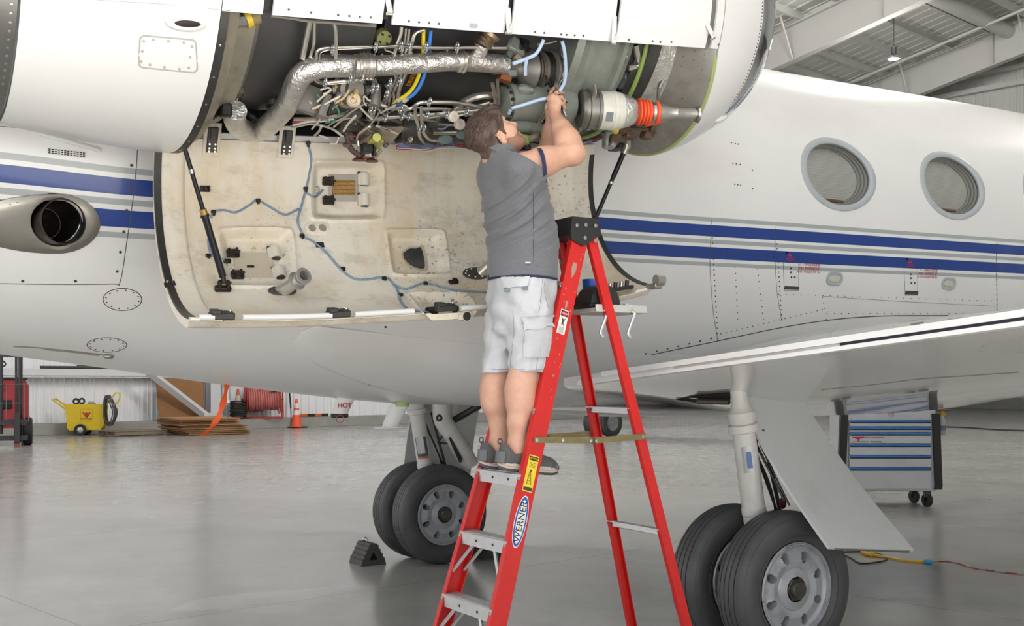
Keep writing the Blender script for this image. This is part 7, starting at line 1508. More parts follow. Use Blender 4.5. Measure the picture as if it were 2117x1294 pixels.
p = atz(2030, 830)-FWD*4.0+V3((0, 0, .96)); p = (lambda q: q)(atz(2028, 838)-FWD*2-T_*.2+HE1*.3+V3((0, 0, .96))); mb = MB(); mb.lathe(p, (0, 0, 1), [(0, .0001), (0, .14), (.4, .16), (.42, .06), (.5, .06), (.5, .0001)], 16); tag(build('plastic_jug', mb, M('jug_white', (.66, .72, .69), .5)), 'white and green plastic jug on the grey table at far right', 'jug')
# ---- another airplane parked behind: only its main wheels show under the belly
p = atz(1262, 903); t = thing('parked_airplane', 'second white airplane parked far behind, only its dark main wheels visible', 'airplane', p)
for k, (dx, dz) in enumerate(((0, 0), (-.42, .10))):
    c = p+RGT*dx*1.0+FWD*dz+V3((0, 0, .40)); d = nrm(-FWD*.75+RGT*.66); mb = MB(); mb.lathe(c, d, [(-.09, .22), (-.12, .27), (-.12, .33), (-.09, .39), (-.03, .40), (-.03, .385), (-.02, .40), (.03, .40), (.03, .385), (.04, .40), (.09, .39), (.12, .33), (.12, .27), (.09, .22), (-.09, .22)], 40); w = build('tyre', mb, M_tyre, t); mb = MB(); mb.lathe(c, d, [(.05, .0001), (.10, .04), (.07, .06), (.06, .14), (.08, .2), (.095, .225)], 28); build('wheel_hub', mb, M_hub, w)
mb = MB(); c = p+RGT*-.21+FWD*.05; mb.tube([c+V3((0, 0, .4)), c+V3((0, 0, 1.9))], .08, 12); build('gear_strut', mb, M_gear, t)
mb = MB(); rings = []
for s, r in ((-5, .3), (-3, .8), (0, 1.0), (6, 1.0), (9, .6), (10, .1)): rings.append([c+HE1*s+HE2*(3.2+r*math.cos(a))+V3((0, 0, 2.9+r*math.sin(a))) for a in [2*pi*k/28 for k in range(28)]])
mb.loft(rings); f = build('fuselage', mb, M_white, t); fix_normals(f)
mb = MB(); mb.loft([[c+HE2*q+HE1*(x_)+V3((0, 0, 1.95+h_)) for x_, h_ in ((-1.2, 0), (0, .16), (1.4, .05), (0, -.06))] for q in (-5.5, 3.0)]); f = build('wing', mb, M_white, t); fix_normals(f)
# ================================================================== the mechanic: smooth distance fields -> one continuous body mesh
class SDF:
    def __init__(s, lo, hi, h):
        s.lo = V3(lo); s.h = h; s.n = np.ceil((V3(hi)-s.lo)/h).astype(int)+1; s.F = np.full(tuple(s.n), .2, dtype=np.float32)
    def sub(s, lo, hi):
        a = np.clip(np.floor((V3(lo)-s.lo)/s.h).astype(int), 0, s.n); b = np.clip(np.ceil((V3(hi)-s.lo)/s.h).astype(int)+1, 0, s.n)
        sl = tuple(slice(i, j) for i, j in zip(a, b)); ax = [s.lo[i]+s.h*np.arange(a[i], b[i]) for i in range(3)]
        return sl, np.stack(np.meshgrid(*ax, indexing='ij'), axis=-1)
    def put(s, sl, d, k, op='u'):
        F = s.F[sl]
        if F.size == 0: return
        if op == 'u':
            if k <= 0: s.F[sl] = np.minimum(F, d); return
            t = np.clip(.5+.5*(d-F)/k, 0, 1); s.F[sl] = d*(1-t)+F*t-k*t*(1-t)
        else:   # subtract
            d = -d; k = max(k, 1e-6); t = np.clip(.5-.5*(d-F)/k, 0, 1); s.F[sl] = d*(1-t)+F*t+k*t*(1-t)
    def cap(s, a, b, ra, rb=None, k=.02, op='u'):
        a, b = V3(a), V3(b); rb = ra if rb is None else rb; m = max(ra, rb)+k+.03
        sl, P = s.sub(np.minimum(a, b)-m, np.maximum(a, b)+m)
        if P.size == 0: return
        ab = b-a; t = np.clip(((P-a)@ab)/max(ab@ab, 1e-9), 0, 1); d = np.linalg.norm(P-a-t[..., None]*ab, axis=-1)-(ra+(rb-ra)*t); s.put(sl, d, k, op)
    def chain(s, pts, rs, k=.02):
        for i in range(len(pts)-1): s.cap(pts[i], pts[i+1], rs[i], rs[i+1], k)
    def ell(s, c, r, R=None, k=.02, op='u'):
        c = V3(c); r = V3(r); m = r.max()+k+.03; sl, P = s.sub(c-m, c+m)
        if P.size == 0: return
        Q = (P-c)@(np.eye(3) if R is None else R); q = np.linalg.norm(Q/r, axis=-1); g = np.linalg.norm(Q/(r*r), axis=-1); s.put(sl, q*(q-1)/np.maximum(g, 1e-6), k, op)
    def mesh(s, F=None):
        F = s.F if F is None else F; nx, ny, nz = F.shape; I = F < 0; acc = np.zeros((nx-1, ny-1, nz-1, 3), np.float32); cnt = np.zeros((nx-1, ny-1, nz-1), np.float32)
        C = [(i, j, k) for i in (0, 1) for j in (0, 1) for k in (0, 1)]; S = lambda A, c: A[c[0]:nx-1+c[0], c[1]:ny-1+c[1], c[2]:nz-1+c[2]]
        for a in C:
            for ax in range(3):
                if a[ax]: continue
                b = list(a); b[ax] = 1; b = tuple(b); x = S(I, a) != S(I, b); fa, fb = S(F, a), S(F, b); t = np.where(x, fa/np.where(x, fa-fb, 1), 0)
                for q in range(3): acc[..., q] += np.where(x, a[q]+(t if q == ax else 0), 0)
                cnt += x
        m = cnt > 0; idx = -np.ones(m.shape, int); idx[m] = np.arange(m.sum()); g = np.argwhere(m); V = s.lo+s.h*(g+acc[m]/cnt[m][:, None]); fs = []
        for ax in range(3):
            o = [d for d in range(3) if d != ax]; sl0 = [slice(None)]*3; sl0[ax] = slice(0, -1); sl1 = [slice(None)]*3; sl1[ax] = slice(1, None)
            X = I[tuple(sl0)] != I[tuple(sl1)]
            for e in np.argwhere(X):
                if min(e[o[0]], e[o[1]]) < 1 or e[o[0]] >= F.shape[o[0]]-1 or e[o[1]] >= F.shape[o[1]]-1: continue
                q = []
                for du, dv in ((-1, -1), (0, -1), (0, 0), (-1, 0)):
                    c = e.copy(); c[o[0]] += du; c[o[1]] += dv; q.append(int(idx[tuple(c)]))
                if (not I[tuple(e)]) ^ (ax == 1): q = q[::-1]
                fs.append(tuple(q))
        mb = MB(); mb.add(V, fs); return mb
PER = thing('person', 'person in grey polo and pale shorts on the red ladder, reaching into the engine', 'person', (-1.86, LY, 1.164))
Y0 = LY; YR, YL = -2.545, -2.36
t = NT('skin'); o_ = t.obj(); n1 = t.noise(9, 4, .6); n2 = t.noise(60, 3, .6)
base = t.ramp(n1, [(.3, lin((.76, .57, .48))), (.7, lin((.82, .65, .56)))]); base = t.mix(t.ramp(n2, [(.5, (0, 0, 0)), (.85, (.3,)*3)]), base, lin((.74, .50, .40)))
t.set(Base_Color=base, Roughness=.48, Subsurface_Weight=.12); t.b.inputs['Subsurface Radius'].default_value = (.012, .005, .003); t.bump(t.noise(180, 3, .6), .08, .002); M_skin = t.m
BODY = MB()
# -- legs
g = SDF((-2.02, -2.68, 1.18), (-1.66, -2.24, 1.84), .005)
for y, ua, uk, uc in ((YR, 1069, 1082, 1077), (YL, 1031, 1029, 1025)):
    an = aty(ua, 925 if y == YR else 917, y); kn = aty(uk, 772, y); ca = aty(uc, 812, y); lo_ = aty(ua, 880, y); hip = aty(uk+4, 735, y)
    g.chain([hip, kn, ca+V3((0, 0, .02)), ca+V3((.004, 0, -.05)), lo_+V3((.004, 0, .02)), an, an+V3((.0, 0, -.05))], [.058, .060, .064, .064, .045, .041, .044], .03)
    g.ell(ca+V3((-.020, 0, .0)), (.042, .050, .085), k=.04); g.cap(an+V3((.0, 0, -.03)), an+V3((.09, 0, -.075)), .034, .03)
m = g.mesh(); BODY.add(m.v, m.f)
# -- torso core (under the clothes), neck and head
pit, yaw = math.radians(51), math.radians(-12)
HF = V3((math.cos(pit)*math.cos(yaw), math.cos(pit)*math.sin(yaw), math.sin(pit))); HU = V3((-math.sin(pit)*math.cos(yaw), -math.sin(pit)*math.sin(yaw), math.cos(pit))); HS_R = np.cross(HF, HU)
HB = np.stack([HF, HS_R, HU], axis=1); HC = aty(1040, 283, -2.535)-HS_R*.079
hl = lambda f, s, u: HC+HB@V3((f, s, u))
NB = V3((-1.905, Y0, 2.60))
g = SDF(HC-.19, HC+.19, .0034)
def head(g):
    g.ell(hl(-.008, 0, .052), (.094, .077, .088), HB, .02); g.ell(hl(.034, 0, -.018), (.060, .060, .092), HB, .03)
    for s in (-1, 1):
        g.cap(hl(-.004, s*.052, -.040), hl(.056, s*.030, -.082), .020, .018, .025); g.ell(hl(.060, s*.040, -.012), (.030, .026, .034), HB, .02)
    g.ell(hl(.078, 0, -.088), (.020, .026, .018), HB, .02); g.cap(hl(.080, -.034, .040), hl(.080, .034, .040), .012, k=.015); g.ell(hl(.062, 0, .07), (.036, .054, .04), HB, .02)
    g.cap(hl(.086, 0, .026), hl(.112, 0, -.012), .0095, .0125, .010); g.cap(hl(.098, 0, -.018), hl(.112, 0, -.016), .011, .0105, .006)
    for s in (-1, 1): g.ell(hl(.100, s*.013, -.019), (.011, .0075, .009), HB, .006); g.ell(hl(.098, s*.033, .020), (.018, .020, .013), HB, .012, 's'); g.ell(hl(.079, s*.032, .020), (.0125,)*3, HB, .002)
    g.ell(hl(.093, 0, -.052), (.009, .025, .0055), HB, .006); g.ell(hl(.090, 0, -.064), (.010, .022, .007), HB, .006); g.ell(hl(.103, 0, -.058), (.010, .020, .0018), HB, .003, 's')
    for s in (-1, 1):
        R = HB@rotx(s*-.22)@roty(.22); c = hl(-.006, s*.079, .004); g.ell(c, (.020, .0085, .033), R, .008); g.ell(c+HB@V3((.002, s*.008, .004)), (.011, .007, .021), R, .004, 's'); g.ell(c+HB@V3((-.004, s*.0035, -.026)), (.010, .007, .010), R, .005); g.ell(c+HB@V3((.015, s*.001, -.004)), (.006, .006, .009), R, .004)
    g.chain([hl(-.030, 0, -.035), NB+V3((.012, 0, .055)), NB], [.060, .058, .075], .03)
head(g); HEADG = g; m = g.mesh(); BODY.add(m.v, m.f)
# -- arms and hands
def hand(g, W, K, fingers, thumb, palm):
    for k in K: g.cap(W, k, .019, .0125, .012)
    for i in range(3): g.cap(K[i], K[i+1], .0120, .0115, .010); g.cap((W+K[i])/2, (W+K[i+1])/2, .015, k=.012)
    g.cap(W, thumb[0], .017, .015, .012); g.chain(thumb, [.0145, .0115, .0095], .006)
    for f, r in zip(fingers, (.0092, .0096, .0090, .0080)): g.chain(f, [r*1.12, r*1.0, r*.94, r*.82][:len(f)], .003); [g.ell(p, (r*1.12,)*3, k=.003) for p in f[1:-1]]
a3 = lambda *p: [aty(u, v, y) for u, v, y in p]
SR_, ER, WRr = V3((-1.885, -2.618, 2.530)), aty(1183, 316, -2.655), aty(1148, 240, -2.505)
lo = np.minimum.reduce([SR_, ER, WRr])-.11; hi = np.maximum.reduce([SR_, ER, WRr])+.11; hi[2] += .10; lo[1] -= .0; hi[1] += .06
g = SDF(lo, hi, .0032)
g.chain([SR_, SR_+(ER-SR_)*.45, ER], [.070, .064, .047], .03); g.ell(ER+V3((.006, -.005, -.006)), (.046, .044, .044), k=.03); fd = WRr-ER
g.chain([ER, ER+fd*.3, ER+fd*.62, WRr], [.046, .049, .041, .0285], .04); g.ell(ER+fd*.28+V3((-.002, -.002, .0)), (.044, .044, .06), k=.05)
K = a3((1136, 203, -2.468), (1142, 200, -2.485), (1150, 203, -2.498), (1156, 211, -2.506)); W = WRr+nrm(fd)*.006
fin = [[K[0]]+a3((1139, 191, -2.450), (1144, 184, -2.440), (1147.5, 179, -2.434)), [K[1]]+a3((1150, 192, -2.476), (1158, 190.5, -2.462), (1164, 191.5, -2.452)), [K[2]]+a3((1160, 201, -2.492), (1166, 208, -2.474), (1164, 215, -2.462)), [K[3]]+a3((1163, 214, -2.500), (1167, 222, -2.484), (1165, 229, -2.472))]
hand(g, W, K, fin, a3((1138, 222, -2.468), (1147, 210, -2.446), (1156, 203, -2.438)), None); m = g.mesh(); BODY.add(m.v, m.f)
SL_, EL, WL_ = V3((-1.835, -2.295, 2.540)), aty(1141, 313, -2.345), aty(1140, 248, -2.425)
lo = np.minimum.reduce([SL_, EL, WL_])-.11; hi = np.maximum.reduce([SL_, EL, WL_])+.11; hi[2] += .08
g = SDF(lo, hi, .0036); g.chain([SL_, SL_+(EL-SL_)*.45, EL], [.068, .062, .046], .03); fd = WL_-EL; g.chain([EL, EL+fd*.3, EL+fd*.62, WL_], [.045, .049, .040, .028], .03)
K = a3((1141, 214, -2.420), (1137, 214, -2.432), (1134, 217, -2.440), (1132, 222, -2.446)); W = WL_+nrm(fd)*.006
fin = [[K[0]]+a3((1145, 205, -2.428), (1147, 199, -2.438), (1145, 196, -2.446)), [K[1]]+a3((1141, 205, -2.440), (1143, 200, -2.450), (1142, 198, -2.456)), [K[2]]+a3((1137, 208, -2.448), (1139, 204, -2.456), (1140, 203, -2.460)), [K[3]]+a3((1134, 213, -2.452), (1136, 209, -2.458), (1138, 208, -2.462))]
hand(g, W, K, fin, a3((1147, 226, -2.428), (1152, 214, -2.436), (1153, 207, -2.440)), None); m = g.mesh(); BODY.add(m.v, m.f)
# torso core
TT = [(2.00, -1.776, .15, .175), (2.18, -1.771, .150, .177), (2.36, -1.800, .138, .187), (2.50, -1.835, .118, .192), (2.58, -1.87, .095, .17), (2.62, -1.90, .07, .10)]
def column(g, tab, k=.02, zr=None, disp=None, cy=Y0):
    zs = [q[0] for q in tab]; lo = V3((min(q[1]-q[2] for q in tab)-.05, cy-max(q[3] for q in tab)-.05, zs[0]-.03)); hi = V3((max(q[1]+q[2] for q in tab)+.05, cy+max(q[3] for q in tab)+.05, zs[-1]+.05))
    sl, P = g.sub(lo, hi); z = P[..., 2]; f = lambda i: np.interp(z, zs, [q[i] for q in tab]); a, b = f(2), f(3); q = np.sqrt(((P[..., 0]-f(1))/a)**2+((P[..., 1]-cy)/b)**2+1e-9)
    d = (q-1)*np.minimum(a, b)*.95; d = np.maximum(d, np.maximum(zs[0]-z, z-zs[-1]))
    g.put(sl, d, k)
g = SDF((-2.02, -2.75, 1.80), (-1.56, -2.15, 2.68), .009)
column(g, [(q[0], q[1], q[2]-.012, q[3]-.012) for q in TT]); g.chain([V3((-1.785, -2.51, 1.98)), V3((-1.80, YR, 1.80))], [.08, .065]); g.chain([V3((-1.785, -2.39, 1.98)), V3((-1.82, YL, 1.80))], [.08, .06]); g.chain([SR_, V3((-1.88, Y0, 2.53)), SL_], [.05, .07, .05], .03)
m = g.mesh(); BODY.add(m.v, m.f)
body = build('body', BODY, M_skin, PER, ang=80)
for s in (-1, 1):
    mb = MB(); c = hl(.0795, s*.032, .020); mb.ell(c, .0122, 16, 10, HB); mb.mi = 1; mb.lathe(c+HF*.0112, HF, [(0, .006), (.0014, .0055), (.0018, .0001)], 14); build('eye', mb, [M('eye_white', (.80, .76, .72), .25), M('iris_brown', (.20, .13, .09), .2)], body)
    mb = MB(); mb.tube(smooth_path([hl(.090, s*.012, .037), hl(.092, s*.030, .043), hl(.080, s*.052, .036)], 4), [.002]+[.0036]*7+[.0015], 7); build('eyebrow', mb, M('brow_brown', (.25, .17, .13), .7), body)
# -- hair: cap of waves on top, short sides, swept front; separate beard shadow
t = NT('brown_hair'); n = t.noise(55, 4, .7, stretch=(1, 1, .35)); t.set(Base_Color=t.ramp(n, [(.3, lin((.205, .155, .13))), (.55, lin((.33, .26, .22))), (.75, lin((.46, .37, .32)))]), Roughness=.55); t.bump(t.noise(120, 4, .7, stretch=(1, 1, .3)), .7, .006); M_hair = t.m
g2 = SDF(HC-.19, HC+.20, .0034); ax = [g2.lo[i]+g2.h*np.arange(g2.n[i]) for i in range(3)]; P = np.stack(np.meshgrid(*ax, indexing='ij'), axis=-1); Q = (P-HC)@HB; f, s, u = Q[..., 0], Q[..., 1], Q[..., 2]
gh = SDF(HC-.19, HC+.20, .0034); head(gh); FH = gh.F
th = .0022+.015*sst(.025, .09, u+.10*np.maximum(0, -f-.02))+.012*sst(.02, .075, f)*sst(.06, .10, u)
wv = .0030*np.sin(60*f+5*np.sin(40*s)+30*u)+.0022*np.sin(90*s+25*f+4*np.sin(50*u)); th = th+wv*sst(.045, .09, u)
ub = np.interp(f, [-.11, -.075, -.045, -.028, -.018, .014, .020, .030, .036, .052, .066, .080, .094, .12], [-.085, -.085, -.065, -.035, .034, .036, -.004, -.006, .016, .030, .045, .068, .088, .12])
reg = np.maximum(ub-u, -10)*.8
nk0 = hl(-.03, 0, -.035); nkd = nrm(NB-nk0); Fh = np.maximum(FH-th, reg); Fh = np.maximum(Fh, (P-nk0)@nkd-.050); mbh = g2.mesh(Fh.astype(np.float32))
rg = random.Random(9)
for k in range(760):      # locks swept from the crown towards the brow
    f0 = rg.uniform(-.100, .080); s0 = rg.uniform(-.070, .070); q = 1-(f0+.008)**2/.094**2-s0**2/.077**2
    if q <= 0.04: continue
    u0 = .052+.088*math.sqrt(q)
    if u0 < np.interp(f0, [-.11, .05, .094], [.045, .075, .10]): continue
    n = nrm([(f0+.008)/.094**2, s0/.077**2, (u0-.052)/.088**2]); d = nrm(V3((.9, .25*math.sin(40*s0)+rg.uniform(-.3, .3), 0))); d = nrm(d-n*np.dot(d, n)); b = V3((f0, s0, u0))+n*(.010+.006*rg.random()); L = rg.uniform(.022, .042); si = nrm(np.cross(n, d)); w = rg.uniform(-.008, .008); lift = .006+.014*max(0, f0/.08)
    mbh.tube(smooth_path([hl(*(b-d*L*.6-n*.004)), hl(*(b+n*.005+si*w)), hl(*(b+d*L*.5+n*(lift*.7)-si*w*.3)), hl(*(b+d*L*.95+n*lift*rg.uniform(.3, 1.3)-si*w))], 3), [.0016]+[.0027]*5+[.0022]*2+[.0017, .0008], 5, False)
build('hair', mbh, M_hair, body, ang=80)
t = NT('beard_stubble'); n = t.noise(420, 2, .6); t.set(Base_Color=t.mix(t.ramp(n, [(.30, (.10,)*3), (.70, (.70,)*3)]), lin((.68, .51, .42)), lin((.38, .28, .24))), Roughness=.7); M_beard = t.m
cheek = np.interp(f, [-.01, .02, .05, .075, .11], [-.012, -.022, -.042, -.034, -.030]); rb = np.maximum(u-cheek, np.maximum(-.004-f+(u+.02)*-.3*0, -.108-u)); lip = .018-np.sqrt(((f-.1)/1.2)**2+(s*.62)**2+((u+.058)/.8)**2); nos = -1
Fb = np.maximum(np.maximum(FH-.0016, rb*.9), np.where(f > .07, lip, -1)); build('beard', g2.mesh(Fb.astype(np.float32)), M_beard, body, ang=80)
# -- polo shirt
t = NT('grey_polo'); n = t.noise(420, 2, .7); n2 = t.noise(90, 3, .6); base = t.ramp(n, [(.3, lin((.335, .337, .352))), (.7, lin((.465, .468, .485)))]); t.set(Base_Color=base, Roughness=.85, Sheen_Weight=.2); t.bump(t.math('ADD', t.math('MULTIPLY', t.noise(600, 2, .6), .04), t.noise(9, 3, .5, stretch=(1, 1, 1.6))), .4, .012); M_polo = t.m
M_navy = M('navy_trim', (.13, .16, .28), .8)
g = SDF((-2.04, -2.80, 2.02), (-1.50, -2.11, 2.72), .0048)
ST_ = [(2.03, -1.775, .156, .187), (2.10, -1.773, .158, .188), (2.20, -1.771, .160, .188), (2.28, -1.781, .155, .190), (2.37, -1.800, .150, .196), (2.45, -1.822, .139, .200), (2.52, -1.845, .126, .196), (2.57, -1.868, .108, .175), (2.605, -1.890, .086, .125), (2.63, -1.905, .070, .085), (2.655, -1.913, .064, .068)]
column(g, ST_, .02)
SE = aty(1120, 343, -2.655); sdv = nrm(SE-SR_); SLE = SL_+(EL-SL_)*.62
def sleeve(pts, rs, c, d):
    q = SDF((-2.04, -2.80, 2.02), (-1.50, -2.11, 2.72), .0048); q.chain(pts, rs, .02); ax = [q.lo[i]+q.h*np.arange(q.n[i]) for i in range(3)]; Pq = np.stack(np.meshgrid(*ax, indexing='ij'), axis=-1)
    Fq = np.maximum(q.F, (Pq-c)@d); g.put(tuple(slice(None) for _ in range(3)), Fq, .045)
d2 = nrm(EL-SL_); sleeve([SR_+V3((-.005, .07, .012)), SR_, SE+sdv*.05], [.072, .074, .077], SE, sdv); sleeve([SL_+V3((-.005, -.06, .005)), SL_, SLE+d2*.05], [.07, .07, .074], SLE, d2)
g.cap(V3((-1.88, -2.60, 2.46)), V3((-1.86, -2.58, 2.38)), .05, .03, .05)
ax = [g.lo[i]+g.h*np.arange(g.n[i]) for i in range(3)]; P = np.stack(np.meshgrid(*ax, indexing='ij'), axis=-1); x, y, z = P[..., 0], P[..., 1], P[..., 2]
def sn(q): return 1-2*np.abs(np.sin(q))**.7     # sharp crease, round crest
w1 = np.exp(-((z-2.33)/.13)**2)*np.exp(-np.maximum(0, x+1.70)/.05); ph = 80*(z-2.3)-72*(x+1.8)+1.8*np.sin(11*x+7*y)+1.5*np.sin(13*z+5*x)
g.F += .0052*w1*np.sin(ph)+.0028*w1*np.sin(2.3*ph+9*y+1)
w2 = np.exp(-((z-2.52)/.06)**2)*sst(-1.93, -1.86, x)*(1-sst(-1.74, -1.70, x)); g.F += .0085*w2*np.sin(70*(x+1.8)-46*(z-2.5)+8*(y+2.6)+1.5*np.sin(20*z))
w3 = np.exp(-((z-2.12)/.08)**2); g.F += .0040*w3*np.sin(24*x+30*y+6*np.sin(4*z)); w4 = np.exp(-((z-2.25)/.07)**2)*np.exp(-((x+1.90)/.06)**2); g.F += .007*w4*np.sin(75*(z-2.2)+20*y)
g.F += .0022*np.sin(17*x+23*z)*np.sin(19*y-11*z)
g.F = np.maximum(g.F, 2.053+.004*np.sin(9*x)-z); 
nd = nrm(hl(-.02, 0, -.05)-NB); g.F = np.maximum(g.F, (P-(NB+nd*.045))@nd-.0)
polo = build('polo_shirt', g.mesh(g.F.astype(np.float32)), M_polo, PER, ang=80)
mb = MB(); u_, w_, _ = frame(nd); R = []
for rr, hh in ((.074, -.03), (.072, .010), (.071, .030), (.075, .033), (.082, .012), (.096, -.022), (.099, -.030), (.092, -.030)): R.append([NB+nd*(.040+hh)+V3((math.cos(a)*rr*1.0, math.sin(a)*rr*1.05, 0))-nd*np.dot(nd, V3((math.cos(a)*rr, math.sin(a)*rr, 0)))+V3((.0, 0, .0)) for a in [2*pi*k/40 for k in range(40)]])
mb.loft(R, caps=False); build('shirt_collar', mb, M_polo, polo)
def cuff(c, d, r, nm): mb = MB(); u_, w_, _ = frame(d); mb.lathe(c, d, [(-.012, r), (.004, r), (.006, r-.003), (.004, r-.006), (-.012, r-.006)], 36); build(nm, mb, M_navy, polo)
cuff(SE, sdv, .0798, 'sleeve_cuff'); cuff(SLE, d2, .075, 'sleeve_cuff')
mb = MB(); R = []
for k, (z_, gr) in enumerate(((2.075, -.005), (2.045, -.003), (2.043, -.006), (2.075, -.009))): R.append([(-1.775+(.157+gr)*math.cos(a), Y0+(.188+gr)*math.sin(a), z_+.004*math.sin(9*(-1.775+.157*math.cos(a)))) for a in [2*pi*q/64 for q in range(64)]])
mb.loft(R+[R[0]], caps=False); build('hem_lining', mb, M_navy, polo)
def shirt_pt(u, v, off=.002):
    d = ray(u, v); best = None
    for t_ in np.arange(4.8, 6.0, .004):
        p = CAM+d*t_; i = np.round((p-g.lo)/g.h).astype(int)
        if np.all(i >= 0) and np.all(i < g.n) and g.F[tuple(i)] < 0: return p-d*(.006+off)
    return CAM+d*5.3
mb = MB(); a, b = shirt_pt(1086, 543), shirt_pt(1097, 543); mb.tube([a, b], .0045, 8); build('shirt_tab', mb, M('tab_silver', (.78, .78, .77), .4, .3), polo)
mb = MB(); a, b, c = shirt_pt(1110, 549), shirt_pt(1108, 572), shirt_pt(1115, 571); mb.prism([a, b, c], V3((0, -.003, 0))); build('side_vent', mb, M_navy, polo)
mb = MB(); mb.tube([shirt_pt(1103, v, -.001) for v in range(400, 550, 12)], .0012, 5); build('side_seams', mb, M_navy, polo)
# -- cargo shorts
t = NT('pale_cotton'); n = t.noise(6, 4, .6); t.set(Base_Color=t.ramp(n, [(.3, lin((.70, .70, .715))), (.7, lin((.775, .775, .79)))]), Roughness=.85); t.bump(t.math('ADD', t.math('MULTIPLY', t.noise(300, 2, .6), .04), t.noise(16, 4, .55, stretch=(1.6, 1, .8))), .5, .012); M_short = t.m
g = SDF((-2.02, -2.72, 1.58), (-1.58, -2.18, 2.10), .0048)
column(g, [(1.74, -1.80, .05, .08), (1.82, -1.792, .125, .155), (1.95, -1.778, .150, .180), (2.08, -1.772, .148, .178)], .03)
def lcol(u0, u1, y, a0, a1, b0, b1, v1):
    top = aty(u0, 650, y); bot = aty(u1, v1, y); column(g, [(bot[2], bot[0], a1, b1), (bot[2]+.10, bot[0]*.6+top[0]*.4, a1*.6+a0*.4, b1*.6+b0*.4), (top[2], top[0], a0, b0), (top[2]+.12, top[0]+.01, a0*.9, b0*.85)], .018, cy=y); return bot[2]
zr = lcol(1093, 1090, YR-.004, .108, .083, .092, .084, 772); zl_ = lcol(1053, 1031, YL, .112, .083, .095, .086, 770)
ax = [g.lo[i]+g.h*np.arange(g.n[i]) for i in range(3)]; P = np.stack(np.meshgrid(*ax, indexing='ij'), axis=-1); x, y, z = P[..., 0], P[..., 1], P[..., 2]
g.F += .0055*np.sin(62*z+48*x+3*np.sin(9*y+4*z))*np.exp(-((z-1.88)/.11)**2)+.0045*np.sin(70*z-52*x+20*y+2*np.sin(14*x))*np.exp(-((z-1.71)/.09)**2)+.0035*np.sin(38*x+34*y+9*z)+.002*np.sin(90*x-40*z+3*np.sin(25*y))
g.F = np.maximum(g.F, (1.618+.004*np.sin(30*x))-z)
sho = build('cargo_shorts', g.mesh(g.F.astype(np.float32)), M_short, PER, ang=80)
def short_pt(u, v, off=.002):
    d = ray(u, v)
    for t_ in np.arange(4.8, 6.0, .004):
        p = CAM+d*t_; i = np.round((p-g.lo)/g.h).astype(int)
        if np.all(i >= 0) and np.all(i < g.n) and g.F[tuple(i)] < 0: return p-d*(.004+off)
    return CAM+d*5.3
def patch(nm, quad_, th, mat=None):
    A, B, C_, D = quad_; G = []
    for i in range(9): G.append([short_pt(A[0]+(B[0]-A[0])*i/8+((D[0]-A[0])+((C_[0]-B[0])-(D[0]-A[0]))*i/8)*j/8, A[1]+(B[1]-A[1])*i/8+((D[1]-A[1])+((C_[1]-B[1])-(D[1]-A[1]))*i/8)*j/8, 0) for j in range(9)])
    G = np.array(G); 
    for _ in range(3): G[1:-1, 1:-1] = .5*G[1:-1, 1:-1]+.125*(G[:-2, 1:-1]+G[2:, 1:-1]+G[1:-1, :-2]+G[1:-1, 2:])
    mb = MB(); mb.shell(G, th); o = build(nm, mb, mat or M_short, sho); N = G[8, 4]-G[0, 4]
    return o, G
def outw(G): n = nrm(np.cross(G[8, 4]-G[0, 4], G[4, 8]-G[4, 0])); return 1 if np.dot(n, CAM-G[4, 4]) > 0 else -1
for nm, q, th in (('cargo_pocket', ((1084, 668), (1140, 662), (1135, 738), (1082, 738)), .010), ('pocket_flap', ((1081, 657), (1144, 650), (1142, 676), (1083, 684)), .015), ('back_pocket_flap', ((1036, 573), (1096, 571), (1092, 592), (1042, 596)), .007)):
    o, G = patch(nm, q, .001); m_ = MB(); m_.shell(G, th*outw(G)); me = bpy.data.meshes.new(nm); me.from_pydata(m_.v, [], m_.f); me.materials.append(M_short); me.polygons.foreach_set('use_smooth', [True]*len(me.polygons)); me.set_sharp_from_angle(angle=.7); old = o.data; o.data = me; bpy.data.meshes.remove(old); fix_normals(o)
M_tab = M('tab_teal', (.42, .50, .50), .7)
for q in ((1101, 675, .018), (1048, 600, .016), (1085, 596, .016)):
    p = short_pt(q[0], q[1], .012); mb = MB(); mb.box(p, (q[2]*1.6, .004, q[2]), rotz(-.5), .002); build('velcro_tab', mb, M_tab, sho)
M_stch = M('stitching', (.55, .56, .62), .8)
mb = MB()
for pts in ([(1122, 575), (1118, 620), (1112, 655)], [(1128, 572), (1125, 600), (1135, 640)], [(1060, 640), (1062, 690), (1056, 740), (1055, 768)], [(1058, 763), (1090, 765), (1122, 764)], [(1010, 762), (1030, 764), (1052, 763)], [(1089, 690), (1087, 732), (1130, 733)], [(1112, 740), (1108, 768)]): mb.tube([short_pt(u, v, -.001) for u, v in smooth_path([(a, b, 0) for a, b in pts], 5) for u, v in [(u, v)]] if 0 else [short_pt(q[0], q[1], -.001) for q in smooth_path([(a, b, 0) for a, b in pts], 5)], .0013, 5)
build('stitch_seams', mb, M_stch, sho)
